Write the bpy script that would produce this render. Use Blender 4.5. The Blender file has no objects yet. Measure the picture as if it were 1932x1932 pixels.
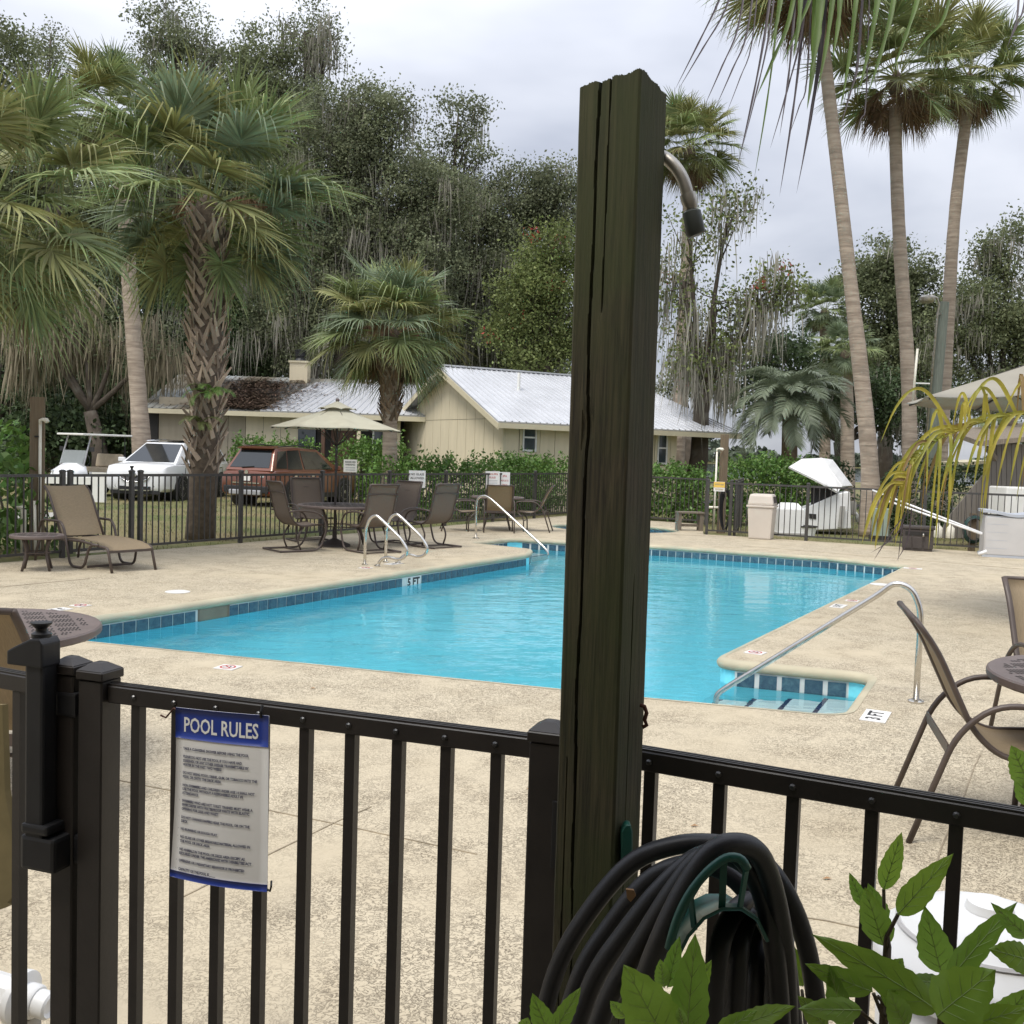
import bpy, math, random
import numpy as np
from mathutils import Vector, Matrix, Euler
random.seed(7); rng = np.random.default_rng(7)
S = bpy.context.scene
R = math.radians
# ------------------------------------------------------------------ camera
EYE = 1.66; FPX = 1935.0; WPX = 1932.0
PITCH = math.atan(111/1935); ROLL = 0.032
_f = np.array([0, math.cos(PITCH), -math.sin(PITCH)]); _u0 = np.array([0, math.sin(PITCH), math.cos(PITCH)]); _r0 = np.array([1., 0, 0])
_r = _r0*math.cos(ROLL)+_u0*math.sin(ROLL); _u = -_r0*math.sin(ROLL)+_u0*math.cos(ROLL)
cam_d = bpy.data.cameras.new('camera'); cam = bpy.data.objects.new('camera', cam_d); S.collection.objects.link(cam)
cam_d.sensor_width = 36; cam_d.lens = 36*FPX/WPX; cam_d.clip_start = .05; cam_d.clip_end = 8000
m = Matrix.Identity(4)
for i in range(3): m[i][0] = _r[i]; m[i][1] = _u[i]; m[i][2] = -_f[i]
m[2][3] = EYE
cam.matrix_world = m; S.camera = cam
S.render.resolution_x = S.render.resolution_y = 1024
# ------------------------------------------------------------------ overcast sky
SUN_EL, SUN_AZ = 60, -140            # soft sun behind the cloud, azimuth from +Y towards +X
w = bpy.data.worlds.new('World'); S.world = w; w.use_nodes = True
nt = w.node_tree; N = nt.nodes; L = nt.links; N.clear()
out = N.new('ShaderNodeOutputWorld'); bg = N.new('ShaderNodeBackground'); bg2 = N.new('ShaderNodeBackground'); add = N.new('ShaderNodeMixShader')
sky = N.new('ShaderNodeTexSky'); sky.sky_type = 'NISHITA'; sky.sun_disc = False; sky.sun_elevation = R(SUN_EL); sky.sun_rotation = R(SUN_AZ)
L.new(sky.outputs[0], bg.inputs[0]); bg.inputs[1].default_value = .10
tc = N.new('ShaderNodeTexCoord'); sep = N.new('ShaderNodeSeparateXYZ'); L.new(tc.outputs['Generated'], sep.inputs[0])
# project the cloud sheet on a plane overhead so that it flattens towards the horizon
zc = N.new('ShaderNodeMath'); zc.operation = 'MAXIMUM'; zc.inputs[1].default_value = 0.0; L.new(sep.outputs[2], zc.inputs[0])
za = N.new('ShaderNodeMath'); za.operation = 'ADD'; za.inputs[1].default_value = .22; L.new(zc.outputs[0], za.inputs[0])
vd = N.new('ShaderNodeVectorMath'); vd.operation = 'DIVIDE'; cmb = N.new('ShaderNodeCombineXYZ')
for i in range(3): L.new(za.outputs[0], cmb.inputs[i])
L.new(tc.outputs['Generated'], vd.inputs[0]); L.new(cmb.outputs[0], vd.inputs[1])
n1 = N.new('ShaderNodeTexNoise'); n1.inputs['Scale'].default_value = 1.25; n1.inputs['Detail'].default_value = 5; n1.inputs['Roughness'].default_value = .5; n1.inputs['Distortion'].default_value = .25
L.new(vd.outputs[0], n1.inputs['Vector'])
rp = N.new('ShaderNodeValToRGB'); rp.color_ramp.elements[0].position = .36; rp.color_ramp.elements[1].position = .64
rp.color_ramp.elements[0].color = (.305, .325, .38, 1); rp.color_ramp.elements[1].color = (.495, .51, .555, 1)
L.new(n1.outputs[0], rp.inputs[0]); L.new(rp.outputs[0], bg2.inputs[0])
# an overcast sky is brighter towards the zenith (CIE overcast distribution, softened)
mz = N.new('ShaderNodeMath'); mz.operation = 'MULTIPLY_ADD'; mz.inputs[1].default_value = 1.35; mz.inputs[2].default_value = .66
L.new(zc.outputs[0], mz.inputs[0]); L.new(mz.outputs[0], bg2.inputs[1])
add.inputs[0].default_value = .93; L.new(bg.outputs[0], add.inputs[1]); L.new(bg2.outputs[0], add.inputs[2]); L.new(add.outputs[0], out.inputs[0])
sd = bpy.data.lights.new('sun', 'SUN'); sd.energy = 1.5; sd.angle = R(25); sd.color = (1, .95, .87)
so = bpy.data.objects.new('sun', sd); S.collection.objects.link(so)
_sv = Vector((math.sin(R(SUN_AZ))*math.cos(R(SUN_EL)), math.cos(R(SUN_AZ))*math.cos(R(SUN_EL)), math.sin(R(SUN_EL))))
so.rotation_euler = _sv.to_track_quat('Z', 'Y').to_euler(); so.location = (0, 0, 30)
S.view_settings.view_transform = 'Standard'; S.view_settings.look = 'None'; S.view_settings.exposure = 0.90; S.view_settings.gamma = 1; S.view_settings.use_curve_mapping = False
S.cycles.max_bounces = 8; S.cycles.transparent_max_bounces = 16; S.cycles.sample_clamp_indirect = 6
# ------------------------------------------------------------------ helpers
def ray(px, py): return _f+_r*((px-WPX/2)/FPX)-_u*((py-WPX/2)/FPX)
def G(px, py, z=0.):               # point of the plane at height z seen at (px,py)
    d = ray(px, py); t = (z-EYE)/d[2]; return Vector((d[0]*t, d[1]*t, z))
def D(px, py, Y):                  # point at distance Y seen at (px,py)
    d = ray(px, py); t = Y/d[1]; return Vector((d[0]*t, Y, EYE+d[2]*t))
def hor(px): return 855.0+ (px-966)*ROLL
COL = S.collection
def rot(v, rz): c, s = math.cos(rz), math.sin(rz); return (v[0]*c-v[1]*s, v[0]*s+v[1]*c, v[2])
class MB:
    def __init__(s): s.v = []; s.f = []
    def add(s, vs, fs):
        o = len(s.v); s.v += [tuple(p) for p in vs]; s.f += [tuple(i+o for i in f) for f in fs]; return s
    def box(s, c, d, rz=0, rx=0, ry=0, tap=(1, 1)):
        M_ = Euler((rx, ry, rz)).to_matrix(); vs = []
        for z in (-.5, .5):
            for x, y in ((-.5, -.5), (.5, -.5), (.5, .5), (-.5, .5)):
                k = tap if z > 0 else (1, 1)
                vs.append(Vector(c)+M_ @ Vector((x*d[0]*k[0], y*d[1]*k[1], z*d[2])))
        return s.add(vs, [(3, 2, 1, 0), (4, 5, 6, 7), (0, 1, 5, 4), (1, 2, 6, 5), (2, 3, 7, 6), (3, 0, 4, 7)])
    def bar(s, a, b, wd, h, up=(0, 0, 1)):       # rectangular bar from a to b
        a = Vector(a); b = Vector(b); t = (b-a).normalized(); x = t.cross(Vector(up))
        if x.length < 1e-4: x = t.cross(Vector((1, 0, 0)))
        x.normalize(); y = x.cross(t); vs = []
        for p in (a, b):
            for i, j in ((-1, -1), (1, -1), (1, 1), (-1, 1)): vs.append(p+x*i*wd/2+y*j*h/2)
        return s.add(vs, [(0, 3, 2, 1), (4, 5, 6, 7), (0, 1, 5, 4), (1, 2, 6, 5), (2, 3, 7, 6), (3, 0, 4, 7)])
    def tube(s, pts, r, n=8, cap=True, flat=1.0):
        pts = [Vector(p) for p in pts]; k = len(pts)
        rs = r if isinstance(r, (list, tuple)) else [r]*k
        ref = None; vs = []
        for i, p in enumerate(pts):
            t = (pts[min(i+1, k-1)]-pts[max(i-1, 0)]).normalized()
            if ref is None:
                ref = t.cross(Vector((0, 0, 1)));
                if ref.length < .05: ref = t.cross(Vector((1, 0, 0)))
                ref.normalize()
            else:
                ref = ref-t*ref.dot(t)
                if ref.length < 1e-5: ref = t.orthogonal()
                ref.normalize()
            b = t.cross(ref)
            for j in range(n):
                a = 2*math.pi*j/n; vs.append(p+(ref*math.cos(a)+b*math.sin(a)*flat)*rs[i])
        fs = [(i*n+j, i*n+(j+1) % n, (i+1)*n+(j+1) % n, (i+1)*n+j) for i in range(k-1) for j in range(n)]
        if cap: fs += [tuple(range(n-1, -1, -1)), tuple((k-1)*n+j for j in range(n))]
        return s.add(vs, fs)
    def lathe(s, prof, c=(0, 0, 0), n=20, a0=0):   # prof: (r,z) from bottom up
        vs = []; k = len(prof)
        for r, z in prof:
            for j in range(n): a = a0+2*math.pi*j/n; vs.append((c[0]+r*math.cos(a), c[1]+r*math.sin(a), c[2]+z))
        fs = [(i*n+j, i*n+(j+1) % n, (i+1)*n+(j+1) % n, (i+1)*n+j) for i in range(k-1) for j in range(n)]
        fs += [tuple(range(n-1, -1, -1)), tuple((k-1)*n+j for j in range(n))]
        return s.add(vs, fs)
    def prism(s, poly, z0, z1):
        n = len(poly); vs = [(p[0], p[1], z0) for p in poly]+[(p[0], p[1], z1) for p in poly]
        return s.add(vs, [tuple(range(n-1, -1, -1)), tuple(range(n, 2*n))]+[(i, (i+1) % n, n+(i+1) % n, n+i) for i in range(n)])
    def slab(s, pts, off):                         # planar polygon extruded by vector off
        n = len(pts); off = Vector(off); vs = [Vector(p) for p in pts]+[Vector(p)+off for p in pts]
        return s.add(vs, [tuple(range(n-1, -1, -1)), tuple(range(n, 2*n))]+[(i, (i+1) % n, n+(i+1) % n, n+i) for i in range(n)])
    def grid(s, P, thick=0):                       # P[i][j] points, thick offsets along local normal -> closed sheet
        ni, nj = len(P), len(P[0]); vs = [Vector(P[i][j]) for i in range(ni) for j in range(nj)]
        fs = [(i*nj+j, (i+1)*nj+j, (i+1)*nj+j+1, i*nj+j+1) for i in range(ni-1) for j in range(nj-1)]
        if thick:
            nv = []
            for i in range(ni):
                for j in range(nj):
                    a = Vector(P[min(i+1, ni-1)][j])-Vector(P[max(i-1, 0)][j]); b = Vector(P[i][min(j+1, nj-1)])-Vector(P[i][max(j-1, 0)])
                    nn = a.cross(b)
                    if nn.length > 1e-9: nn.normalize()
                    nv.append(vs[i*nj+j]-nn*thick)
            o = len(vs); vs = vs+nv; fs = fs+[tuple(o+q for q in f[::-1]) for f in fs]
            ring = [j for j in range(nj)]+[i*nj+nj-1 for i in range(1, ni)]+[(ni-1)*nj+j for j in range(nj-2, -1, -1)]+[i*nj for i in range(ni-2, 0, -1)]
            for a, b in zip(ring, ring[1:]+ring[:1]): fs.append((b, a, o+a, o+b))
        return s.add(vs, fs)
    def mesh(s, name):
        me = bpy.data.meshes.new(name); me.from_pydata([tuple(v) for v in s.v], [], s.f); me.update(); return me
def np_mesh(name, V, F):
    me = bpy.data.meshes.new(name); V = np.asarray(V, np.float32); F = np.asarray(F, np.int32); k = F.shape[1]
    me.vertices.add(len(V)); me.vertices.foreach_set('co', V.ravel()); me.loops.add(F.size); me.loops.foreach_set('vertex_index', F.ravel())
    me.polygons.add(len(F)); me.polygons.foreach_set('loop_start', np.arange(len(F), dtype=np.int32)*k)
    me.update(calc_edges=True); me.validate(); return me
def link(name, me, mat, parent=None, smooth=False, loc=None, rz=None):
    if mat is not None and len(me.materials) == 0: me.materials.append(mat)
    if smooth: me.polygons.foreach_set('use_smooth', [True]*len(me.polygons))
    o = bpy.data.objects.new(name, me); COL.objects.link(o)
    if parent is not None: o.parent = parent
    if loc is not None: o.location = loc
    if rz is not None: o.rotation_euler = (0, 0, rz)
    return o
def obj(name, mb, mat, parent=None, smooth=False, bevel=0, seg=2, auto=None):
    me = mb.mesh(name)
    if bevel:
        import bmesh
        bm = bmesh.new(); bm.from_mesh(me); es = [e for e in bm.edges if len(e.link_faces) == 2 and e.calc_face_angle(0) > .5]
        bmesh.ops.bevel(bm, geom=es, offset=bevel, segments=seg, profile=.6, affect='EDGES', clamp_overlap=True); bm.to_mesh(me); bm.free()
    o = link(name, me, mat, parent, smooth)
    if auto is not None:
        me.polygons.foreach_set('use_smooth', [True]*len(me.polygons)); me.set_sharp_from_angle(angle=R(auto))
    return o
def tag(o, label=None, cat=None, group=None, kind=None):
    if label: o['label'] = label
    if cat: o['category'] = cat
    if group: o['group'] = group
    if kind: o['kind'] = kind
    return o
def thing(name, label, cat, loc=(0, 0, 0), rz=0, group=None):
    o = bpy.data.objects.new(name, None); COL.objects.link(o); o.location = loc; o.rotation_euler = (0, 0, rz); o.empty_display_size = .1
    return tag(o, label, cat, group)
def copy_tree(o, parent=None, loc=None, rz=None, label=None, cat=None, group=None):
    c = o.copy(); COL.objects.link(c); c.parent = parent
    if loc is not None: c.location = loc
    if rz is not None: c.rotation_euler = (0, 0, rz)
    tag(c, label, cat, group)
    for ch in list(o.children): copy_tree(ch, c)
    return c
def arc(c, r, a0, a1, n, ax='xz'):                 # arc points in a plane
    pts = []
    for i in range(n+1):
        a = R(a0+(a1-a0)*i/n); p = [c[0], c[1], c[2]]; ii = {'x': 0, 'y': 1, 'z': 2}
        p[ii[ax[0]]] += r*math.cos(a); p[ii[ax[1]]] += r*math.sin(a); pts.append(tuple(p))
    return pts
def fillet(pts, rad, n=5):                          # round the corners of a polyline
    pts = [Vector(p) for p in pts]; out_ = [pts[0]]
    for i in range(1, len(pts)-1):
        p = pts[i]; a = pts[i-1]-p; b = pts[i+1]-p; q = min(rad, a.length*.49, b.length*.49)
        s_ = p+a.normalized()*q; e_ = p+b.normalized()*q
        for k in range(n+1):
            t = k/n; out_.append(s_*(1-t)**2+p*2*t*(1-t)+e_*t*t)
    out_.append(pts[-1]); return out_
def bez(a, b, c, n=8): return [Vector(a)*(1-t)**2+Vector(b)*2*t*(1-t)+Vector(c)*t*t for t in [i/n for i in range(n+1)]]
def text_mesh(txt, size, bold=0.0, align='CENTER', sx=1.0, space=1.0):
    cu = bpy.data.curves.new('t', 'FONT'); cu.body = txt; cu.size = size; cu.align_x = align; cu.align_y = 'CENTER'; cu.offset = bold; cu.resolution_u = 2; cu.space_line = space
    o = bpy.data.objects.new('t', cu); COL.objects.link(o); dg = bpy.context.evaluated_depsgraph_get(); me = bpy.data.meshes.new_from_object(o.evaluated_get(dg))
    bpy.data.objects.remove(o); bpy.data.curves.remove(cu)
    if sx != 1: me.transform(Matrix.Diagonal((sx, 1, 1, 1)))
    return me
# ------------------------------------------------------------------ materials
MT = {}
def mat(name, col, rough=.6, metal=0., var=.12, scale=6, bump=0., bscale=60, island=0., col2=None, c2pos=(.45, .65), c2scale=None, stretch=None, spec=.5, coat=0., trans=None):
    m_ = bpy.data.materials.new(name); m_.use_nodes = True; MT[name] = m_; t = m_.node_tree; N = t.nodes; L = t.links; b = N['Principled BSDF']
    b.inputs['Roughness'].default_value = rough; b.inputs['Metallic'].default_value = metal; b.inputs['Specular IOR Level'].default_value = spec
    if coat: b.inputs['Coat Weight'].default_value = coat; b.inputs['Coat Roughness'].default_value = .06
    tc = N.new('ShaderNodeTexCoord'); src = tc.outputs['Object']
    if stretch:
        mp = N.new('ShaderNodeMapping'); mp.inputs['Scale'].default_value = stretch; L.new(src, mp.inputs[0]); src = mp.outputs[0]
    n = N.new('ShaderNodeTexNoise'); n.inputs['Scale'].default_value = scale; n.inputs['Detail'].default_value = 4; L.new(src, n.inputs['Vector'])
    r_ = N.new('ShaderNodeValToRGB'); e = r_.color_ramp.elements; e[0].position = .3; e[1].position = .7
    e[0].color = [c*(1-var) for c in col]+[1]; e[1].color = [min(1, c*(1+var)) for c in col]+[1]; L.new(n.outputs[0], r_.inputs[0]); cur = r_.outputs[0]
    if col2:
        n2 = N.new('ShaderNodeTexNoise'); n2.inputs['Scale'].default_value = c2scale or scale*.6; n2.inputs['Detail'].default_value = 6; L.new(src, n2.inputs['Vector'])
        r2 = N.new('ShaderNodeMapRange'); r2.inputs['From Min'].default_value = c2pos[0]; r2.inputs['From Max'].default_value = c2pos[1]; L.new(n2.outputs[0], r2.inputs[0])
        mx = N.new('ShaderNodeMixRGB'); L.new(r2.outputs[0], mx.inputs[0]); L.new(cur, mx.inputs[1]); mx.inputs[2].default_value = (*col2, 1); cur = mx.outputs[0]
    if island:
        ge = N.new('ShaderNodeNewGeometry'); mr = N.new('ShaderNodeMapRange'); mr.inputs['To Min'].default_value = 1-island; mr.inputs['To Max'].default_value = 1+island
        L.new(ge.outputs['Random Per Island'], mr.inputs[0]); hs = N.new('ShaderNodeHueSaturation'); L.new(mr.outputs[0], hs.inputs['Value'])
        mh = N.new('ShaderNodeMapRange'); mh.inputs['To Min'].default_value = .485; mh.inputs['To Max'].default_value = .515
        wn = N.new('ShaderNodeTexWhiteNoise'); wn.noise_dimensions = '1D'; L.new(ge.outputs['Random Per Island'], wn.inputs['W']); L.new(wn.outputs[0], mh.inputs[0]); L.new(mh.outputs[0], hs.inputs['Hue'])
        L.new(cur, hs.inputs['Color']); cur = hs.outputs[0]
    L.new(cur, b.inputs['Base Color'])
    if bump:
        nb = N.new('ShaderNodeTexNoise'); nb.inputs['Scale'].default_value = bscale; nb.inputs['Detail'].default_value = 4; L.new(src, nb.inputs['Vector'])
        bp = N.new('ShaderNodeBump'); bp.inputs['Strength'].default_value = bump; bp.inputs['Distance'].default_value = .02; L.new(nb.outputs[0], bp.inputs['Height']); L.new(bp.outputs[0], b.inputs['Normal'])
    if trans:
        tl = N.new('ShaderNodeBsdfTranslucent'); L.new(cur, tl.inputs[0]); ms = N.new('ShaderNodeMixShader'); ms.inputs[0].default_value = trans
        L.new(b.outputs[0], ms.inputs[1]); L.new(tl.outputs[0], ms.inputs[2]); L.new(ms.outputs[0], N['Material Output'].inputs[0])
    return m_
mat('fence_dark', (.022, .018, .0155), .42, var=.2, scale=14, bump=.03, bscale=90)
mat('fence_far', (.055, .051, .047), .5, var=.15, scale=10)
mat('black_plastic', (.012, .012, .013), .45, var=.2, scale=20)
mat('steel', (.62, .60, .56), .22, .95, var=.06, scale=30)
mat('galv', (.42, .40, .36), .42, .85, var=.25, scale=18, col2=(.30, .24, .17), c2pos=(.55, .75))
mat('white_plastic', (.80, .80, .78), .42, var=.05, scale=4)
mat('white_paint', (.80, .79, .74), .4, var=.05, scale=5)
mat('pvc', (.78, .74, .62), .4, var=.06, scale=9)
mat('screw', (.10, .10, .10), .35, .8)
mat('chair_frame', (.075, .055, .045), .45, var=.15, scale=14)
mat('sling', (.25, .19, .115), .75, var=.14, scale=10, stretch=(40, 3, 3), bump=.12, bscale=40)
mat('sling_dark', (.150, .118, .092), .75, var=.14, scale=10, stretch=(40, 3, 3), bump=.12, bscale=40)
mat('table_brown', (.135, .105, .095), .5, var=.12, scale=8)
mat('hole_dark', (.02, .018, .016), .8)
mat('tan_plastic', (.60, .54, .47), .5, var=.05, scale=3)
mat('grey_plastic', (.52, .51, .50), .5, var=.05, scale=3)
mat('grey_blue', (.42, .45, .50), .5, var=.05, scale=3)
mat('dark_brown', (.055, .045, .04), .6, var=.15, scale=6)
mat('rubber', (.018, .018, .020), .42, var=.2, scale=30, bump=.05, bscale=300)
mat('hose_far', (.03, .03, .032), .5)
mat('green_plastic', (.012, .085, .065), .38, var=.12, scale=12)
mat('sign_white', (.86, .85, .82), .4, var=.05, scale=7)
mat('sign_bright', (.78, .77, .74), .5, var=.04, scale=7)
mat('sign_yellow', (.75, .50, .10), .5, var=.06)
mat('sign_blue', (.016, .042, .27), .35, var=.08)
mat('ink', (.035, .04, .09), .6); mat('ink_black', (.03, .03, .03), .6); mat('ink_red', (.45, .05, .04), .6); mat('ink_white', (.85, .85, .82), .5)
mat('marker_white', (.74, .73, .70), .4, var=.05, scale=8)
mat('glass_dark', (.016, .02, .022), .06, var=.1, spec=.8)
mat('tyre', (.022, .022, .023), .75, var=.15, scale=40)
mat('rim', (.55, .55, .56), .28, .9)
mat('wood_grey', (.20, .165, .125), .8, var=.25, scale=6, stretch=(8, 8, .7), bump=.25, bscale=30)
mat('wood_post', (.18, .135, .085), .8, var=.2, scale=5, stretch=(9, 9, .6), bump=.2, bscale=30)
mat('concrete_box', (.36, .35, .32), .85, var=.12)
mat('elec_green', (.28, .34, .28), .55, var=.06)
# ================================================================== SETTING
def node_mat(name):
    m_ = bpy.data.materials.new(name); m_.use_nodes = True; MT[name] = m_; return m_, m_.node_tree.nodes, m_.node_tree.links, m_.node_tree.nodes['Principled BSDF']
def nz(N, L, src, scale, detail=4, rough=.5, dist=0.):
    n = N.new('ShaderNodeTexNoise'); n.inputs['Scale'].default_value = scale; n.inputs['Detail'].default_value = detail; n.inputs['Roughness'].default_value = rough; n.inputs['Distortion'].default_value = dist
    L.new(src, n.inputs['Vector']); return n.outputs[0]
def mrange(N, L, src, a, b, c=0., d=1.):
    n = N.new('ShaderNodeMapRange'); n.inputs['From Min'].default_value = a; n.inputs['From Max'].default_value = b; n.inputs['To Min'].default_value = c; n.inputs['To Max'].default_value = d; L.new(src, n.inputs[0]); return n.outputs[0]
def mmath(N, L, op, a, b):
    n = N.new('ShaderNodeMath'); n.operation = op
    for i, q in enumerate((a, b)):
        if isinstance(q, (int, float)): n.inputs[i].default_value = q
        else: L.new(q, n.inputs[i])
    return n.outputs[0]
def mixc(N, L, f, a, b):
    n = N.new('ShaderNodeMixRGB')
    for i, q in enumerate((f, a, b)):
        if isinstance(q, tuple): n.inputs[i].default_value = (*q, 1)
        elif isinstance(q, (int, float)): n.inputs[i].default_value = q
        else: L.new(q, n.inputs[i])
    return n.outputs[0]
# --- deck: sprayed "knock-down" acrylic texture, cream, darker in the pits
m_, N, L, B = node_mat('deck'); tcn = N.new('ShaderNodeTexCoord'); P = tcn.outputs['Object']
big = nz(N, L, P, .55, 5, .6); mid = nz(N, L, P, 3.2, 5, .6, .4); fine = nz(N, L, P, 38, 3, .55, 1.2); fine2 = nz(N, L, P, 110, 3, .6)
d0 = mmath(N, L, 'ABSOLUTE', mmath(N, L, 'SUBTRACT', fine, .5), 0); pit = mrange(N, L, d0, .0, .075, 1, 0)
msk = mrange(N, L, mmath(N, L, 'ADD', mmath(N, L, 'MULTIPLY', big, .6), mmath(N, L, 'MULTIPLY', mid, .4)), .37, .55, .04, 1)
fl = mrange(N, L, fine2, .36, .52, .35, 1)
pitm = mmath(N, L, 'MULTIPLY', mmath(N, L, 'MULTIPLY', pit, msk), fl)
base = mixc(N, L, mrange(N, L, big, .3, .7), (.475, .405, .285), (.585, .512, .378))
base = mixc(N, L, mrange(N, L, mid, .50, .72, 0, .45), base, (.44, .365, .25))
dirt = nz(N, L, P, 1.1, 6, .68, .8); base = mixc(N, L, mrange(N, L, dirt, .56, .70, 0, .38), base, (.33, .285, .21))
col = mixc(N, L, mmath(N, L, 'MULTIPLY', pitm, .95), base, (.125, .100, .070)); L.new(col, B.inputs['Base Color']); B.inputs['Roughness'].default_value = .8; B.inputs['Specular IOR Level'].default_value = .3
bp = N.new('ShaderNodeBump'); bp.inputs['Strength'].default_value = .55; bp.inputs['Distance'].default_value = .004; hgt = mmath(N, L, 'SUBTRACT', mmath(N, L, 'MULTIPLY', fine2, .35), pitm); L.new(hgt, bp.inputs['Height']); L.new(bp.outputs[0], B.inputs['Normal'])
mat('coping', (.45, .40, .28), .7, var=.12, scale=2.5, col2=(.33, .335, .245), c2pos=(.5, .72), c2scale=1.4, bump=.12, bscale=60)
mat('joint', (.30, .25, .175), .9, var=.3, scale=9)
# --- lawn
m_, N, L, B = node_mat('lawn'); tcn = N.new('ShaderNodeTexCoord'); P = tcn.outputs['Object']
a = nz(N, L, P, .35, 5, .6); b = nz(N, L, P, 9, 4, .6)
c = mixc(N, L, mrange(N, L, a, .38, .62), (.095, .12, .030), (.20, .165, .075)); c = mixc(N, L, mrange(N, L, b, .45, .75, 0, .6), c, (.24, .19, .10)); L.new(c, B.inputs['Base Color']); B.inputs['Roughness'].default_value = .95
bp = N.new('ShaderNodeBump'); bp.inputs['Strength'].default_value = .6; bp.inputs['Distance'].default_value = .05; L.new(nz(N, L, P, 30, 3), bp.inputs['Height']); L.new(bp.outputs[0], B.inputs['Normal'])
# --- water
def water_mat(name, tint, rip, strength, deepcol=None, wmix=.0):
    m_, N, L, B = node_mat(name); N.remove(B); o = N['Material Output']; tcn = N.new('ShaderNodeTexCoord'); P = tcn.outputs['Object']
    bp = N.new('ShaderNodeBump'); bp.inputs['Strength'].default_value = strength; bp.inputs['Distance'].default_value = .03
    mp = N.new('ShaderNodeMapping'); mp.inputs['Rotation'].default_value = (0, 0, R(-25)); mp.inputs['Scale'].default_value = (1, 1.8, 1); L.new(P, mp.inputs[0])
    h = mmath(N, L, 'ADD', nz(N, L, mp.outputs[0], rip, 2, .5, .3), mmath(N, L, 'MULTIPLY', nz(N, L, mp.outputs[0], rip*3.7, 2), .25)); L.new(h, bp.inputs['Height'])
    fr = N.new('ShaderNodeFresnel'); fr.inputs[0].default_value = 1.33; L.new(bp.outputs[0], fr.inputs['Normal'])
    gl = N.new('ShaderNodeBsdfGlossy'); gl.inputs['Roughness'].default_value = .02; L.new(bp.outputs[0], gl.inputs['Normal'])
    if deepcol: tr = N.new('ShaderNodeBsdfDiffuse'); tr.inputs[0].default_value = (*deepcol, 1)
    else:
        tr = N.new('ShaderNodeBsdfRefraction'); tr.inputs['IOR'].default_value = 1.33; tr.inputs['Roughness'].default_value = 0; tr.inputs[0].default_value = (*tint, 1); L.new(bp.outputs[0], tr.inputs['Normal'])
    ms = N.new('ShaderNodeMixShader'); L.new(fr.outputs[0], ms.inputs[0]); L.new(tr.outputs[0], ms.inputs[1]); L.new(gl.outputs[0], ms.inputs[2]); L.new(ms.outputs[0], o.inputs[0])
water_mat('pool_water', (.90, .985, .99), 1.7, .42)
water_mat('spa_water', (.8, .95, .97), 5, .1)
water_mat('lake_water', None, .8, .35, deepcol=(.16, .19, .22))
mat('plaster', (.20, .725, .85), .6, var=.05, scale=1.2)
mat('step_plaster', (.70, .78, .78), .6, var=.05, scale=2)
mat('grout', (.60, .62, .60), .8, var=.06)
m_, N, L, B = node_mat('pool_tile'); oi = N.new('ShaderNodeObjectInfo'); tcn = N.new('ShaderNodeTexCoord'); va = N.new('ShaderNodeVectorMath'); va.operation = 'ADD'; L.new(tcn.outputs['Object'], va.inputs[0]); L.new(oi.outputs['Location'], va.inputs[1])
t = nz(N, L, va.outputs[0], 16, 5, .65, .6); c = mixc(N, L, mrange(N, L, t, .35, .68), (.020, .062, .105), (.085, .175, .215)); c = mixc(N, L, mrange(N, L, oi.outputs['Random'], 0, 1, 0, .35), c, (.03, .055, .09)); L.new(c, B.inputs['Base Color']); B.inputs['Roughness'].default_value = .18
mat('tile_navy', (.012, .02, .085), .3)
# --- ground strips towards the lake
LAWN_HOLE = [(-14.6, -3.6), (13.6, -3.6), (14.1, 17.8), (6.28, 21.35), (4.78, 22.2), (3.95, 22.5), (4.45, 26.0), (1.6, 27.8), (-9.0, 8.9), (-14.6, 2.8)]
def lawn_mesh():
    import bmesh
    bm = bmesh.new(); es = []
    for lp in ([(-300, -80), (300, -80), (300, 98), (-300, 98)], LAWN_HOLE):
        vs = [bm.verts.new((p[0], p[1], -.055)) for p in lp]; es += [bm.edges.new((vs[i-1], vs[i])) for i in range(len(vs))]
    bmesh.ops.triangle_fill(bm, edges=es, use_beauty=True, use_dissolve=False)
    for f in bm.faces:
        if f.normal.z < 0: f.normal_flip()
    ys = [98, 106, 125, 560, 618, 630, 3500]; zs = [-.055, -.35, -1.8, -2.5, -.8, .3, 6]; xs = (-2500, -300, -120, -40, 0, 40, 120, 300, 2500)
    g = [[bm.verts.new((x, y, z)) for x in xs] for y, z in zip(ys, zs)]
    for i in range(len(ys)-1):
        for j in range(len(xs)-1): bm.faces.new((g[i][j], g[i][j+1], g[i+1][j+1], g[i+1][j]))
    for x0, x1 in ((-2500, -300), (300, 2500)): bm.faces.new([bm.verts.new(p) for p in ((x0, -80, -.055), (x1, -80, -.055), (x1, 98, -.055), (x0, 98, -.055))])
    me = bpy.data.meshes.new('lawn'); bm.to_mesh(me); bm.free(); return me
ground = link('lawn', lawn_mesh(), MT['lawn']); tag(ground, kind='structure')
lake = obj('lake', MB().grid([[(x, y, -.6) for y in (100, 300, 640)] for x in (-1500, 0, 1500)]), MT['lake_water']); tag(lake, kind='structure')
mat('asphalt', (.075, .072, .07), .9, var=.2, scale=4, bump=.2, bscale=80)
rd = MB().grid([[(x, y, -.046) for y in (39.5, 43.5)] for x in np.linspace(6, 60, 12)]); tag(obj('driveway', rd, MT['asphalt']), kind='structure')
rd = MB().grid([[(-30+i*2.0, 12.5+i*.9+k*2.4, -.046) for k in (0, 1)] for i in range(11)]); tag(obj('side_path', rd, MT['concrete_box']), kind='structure')
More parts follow.
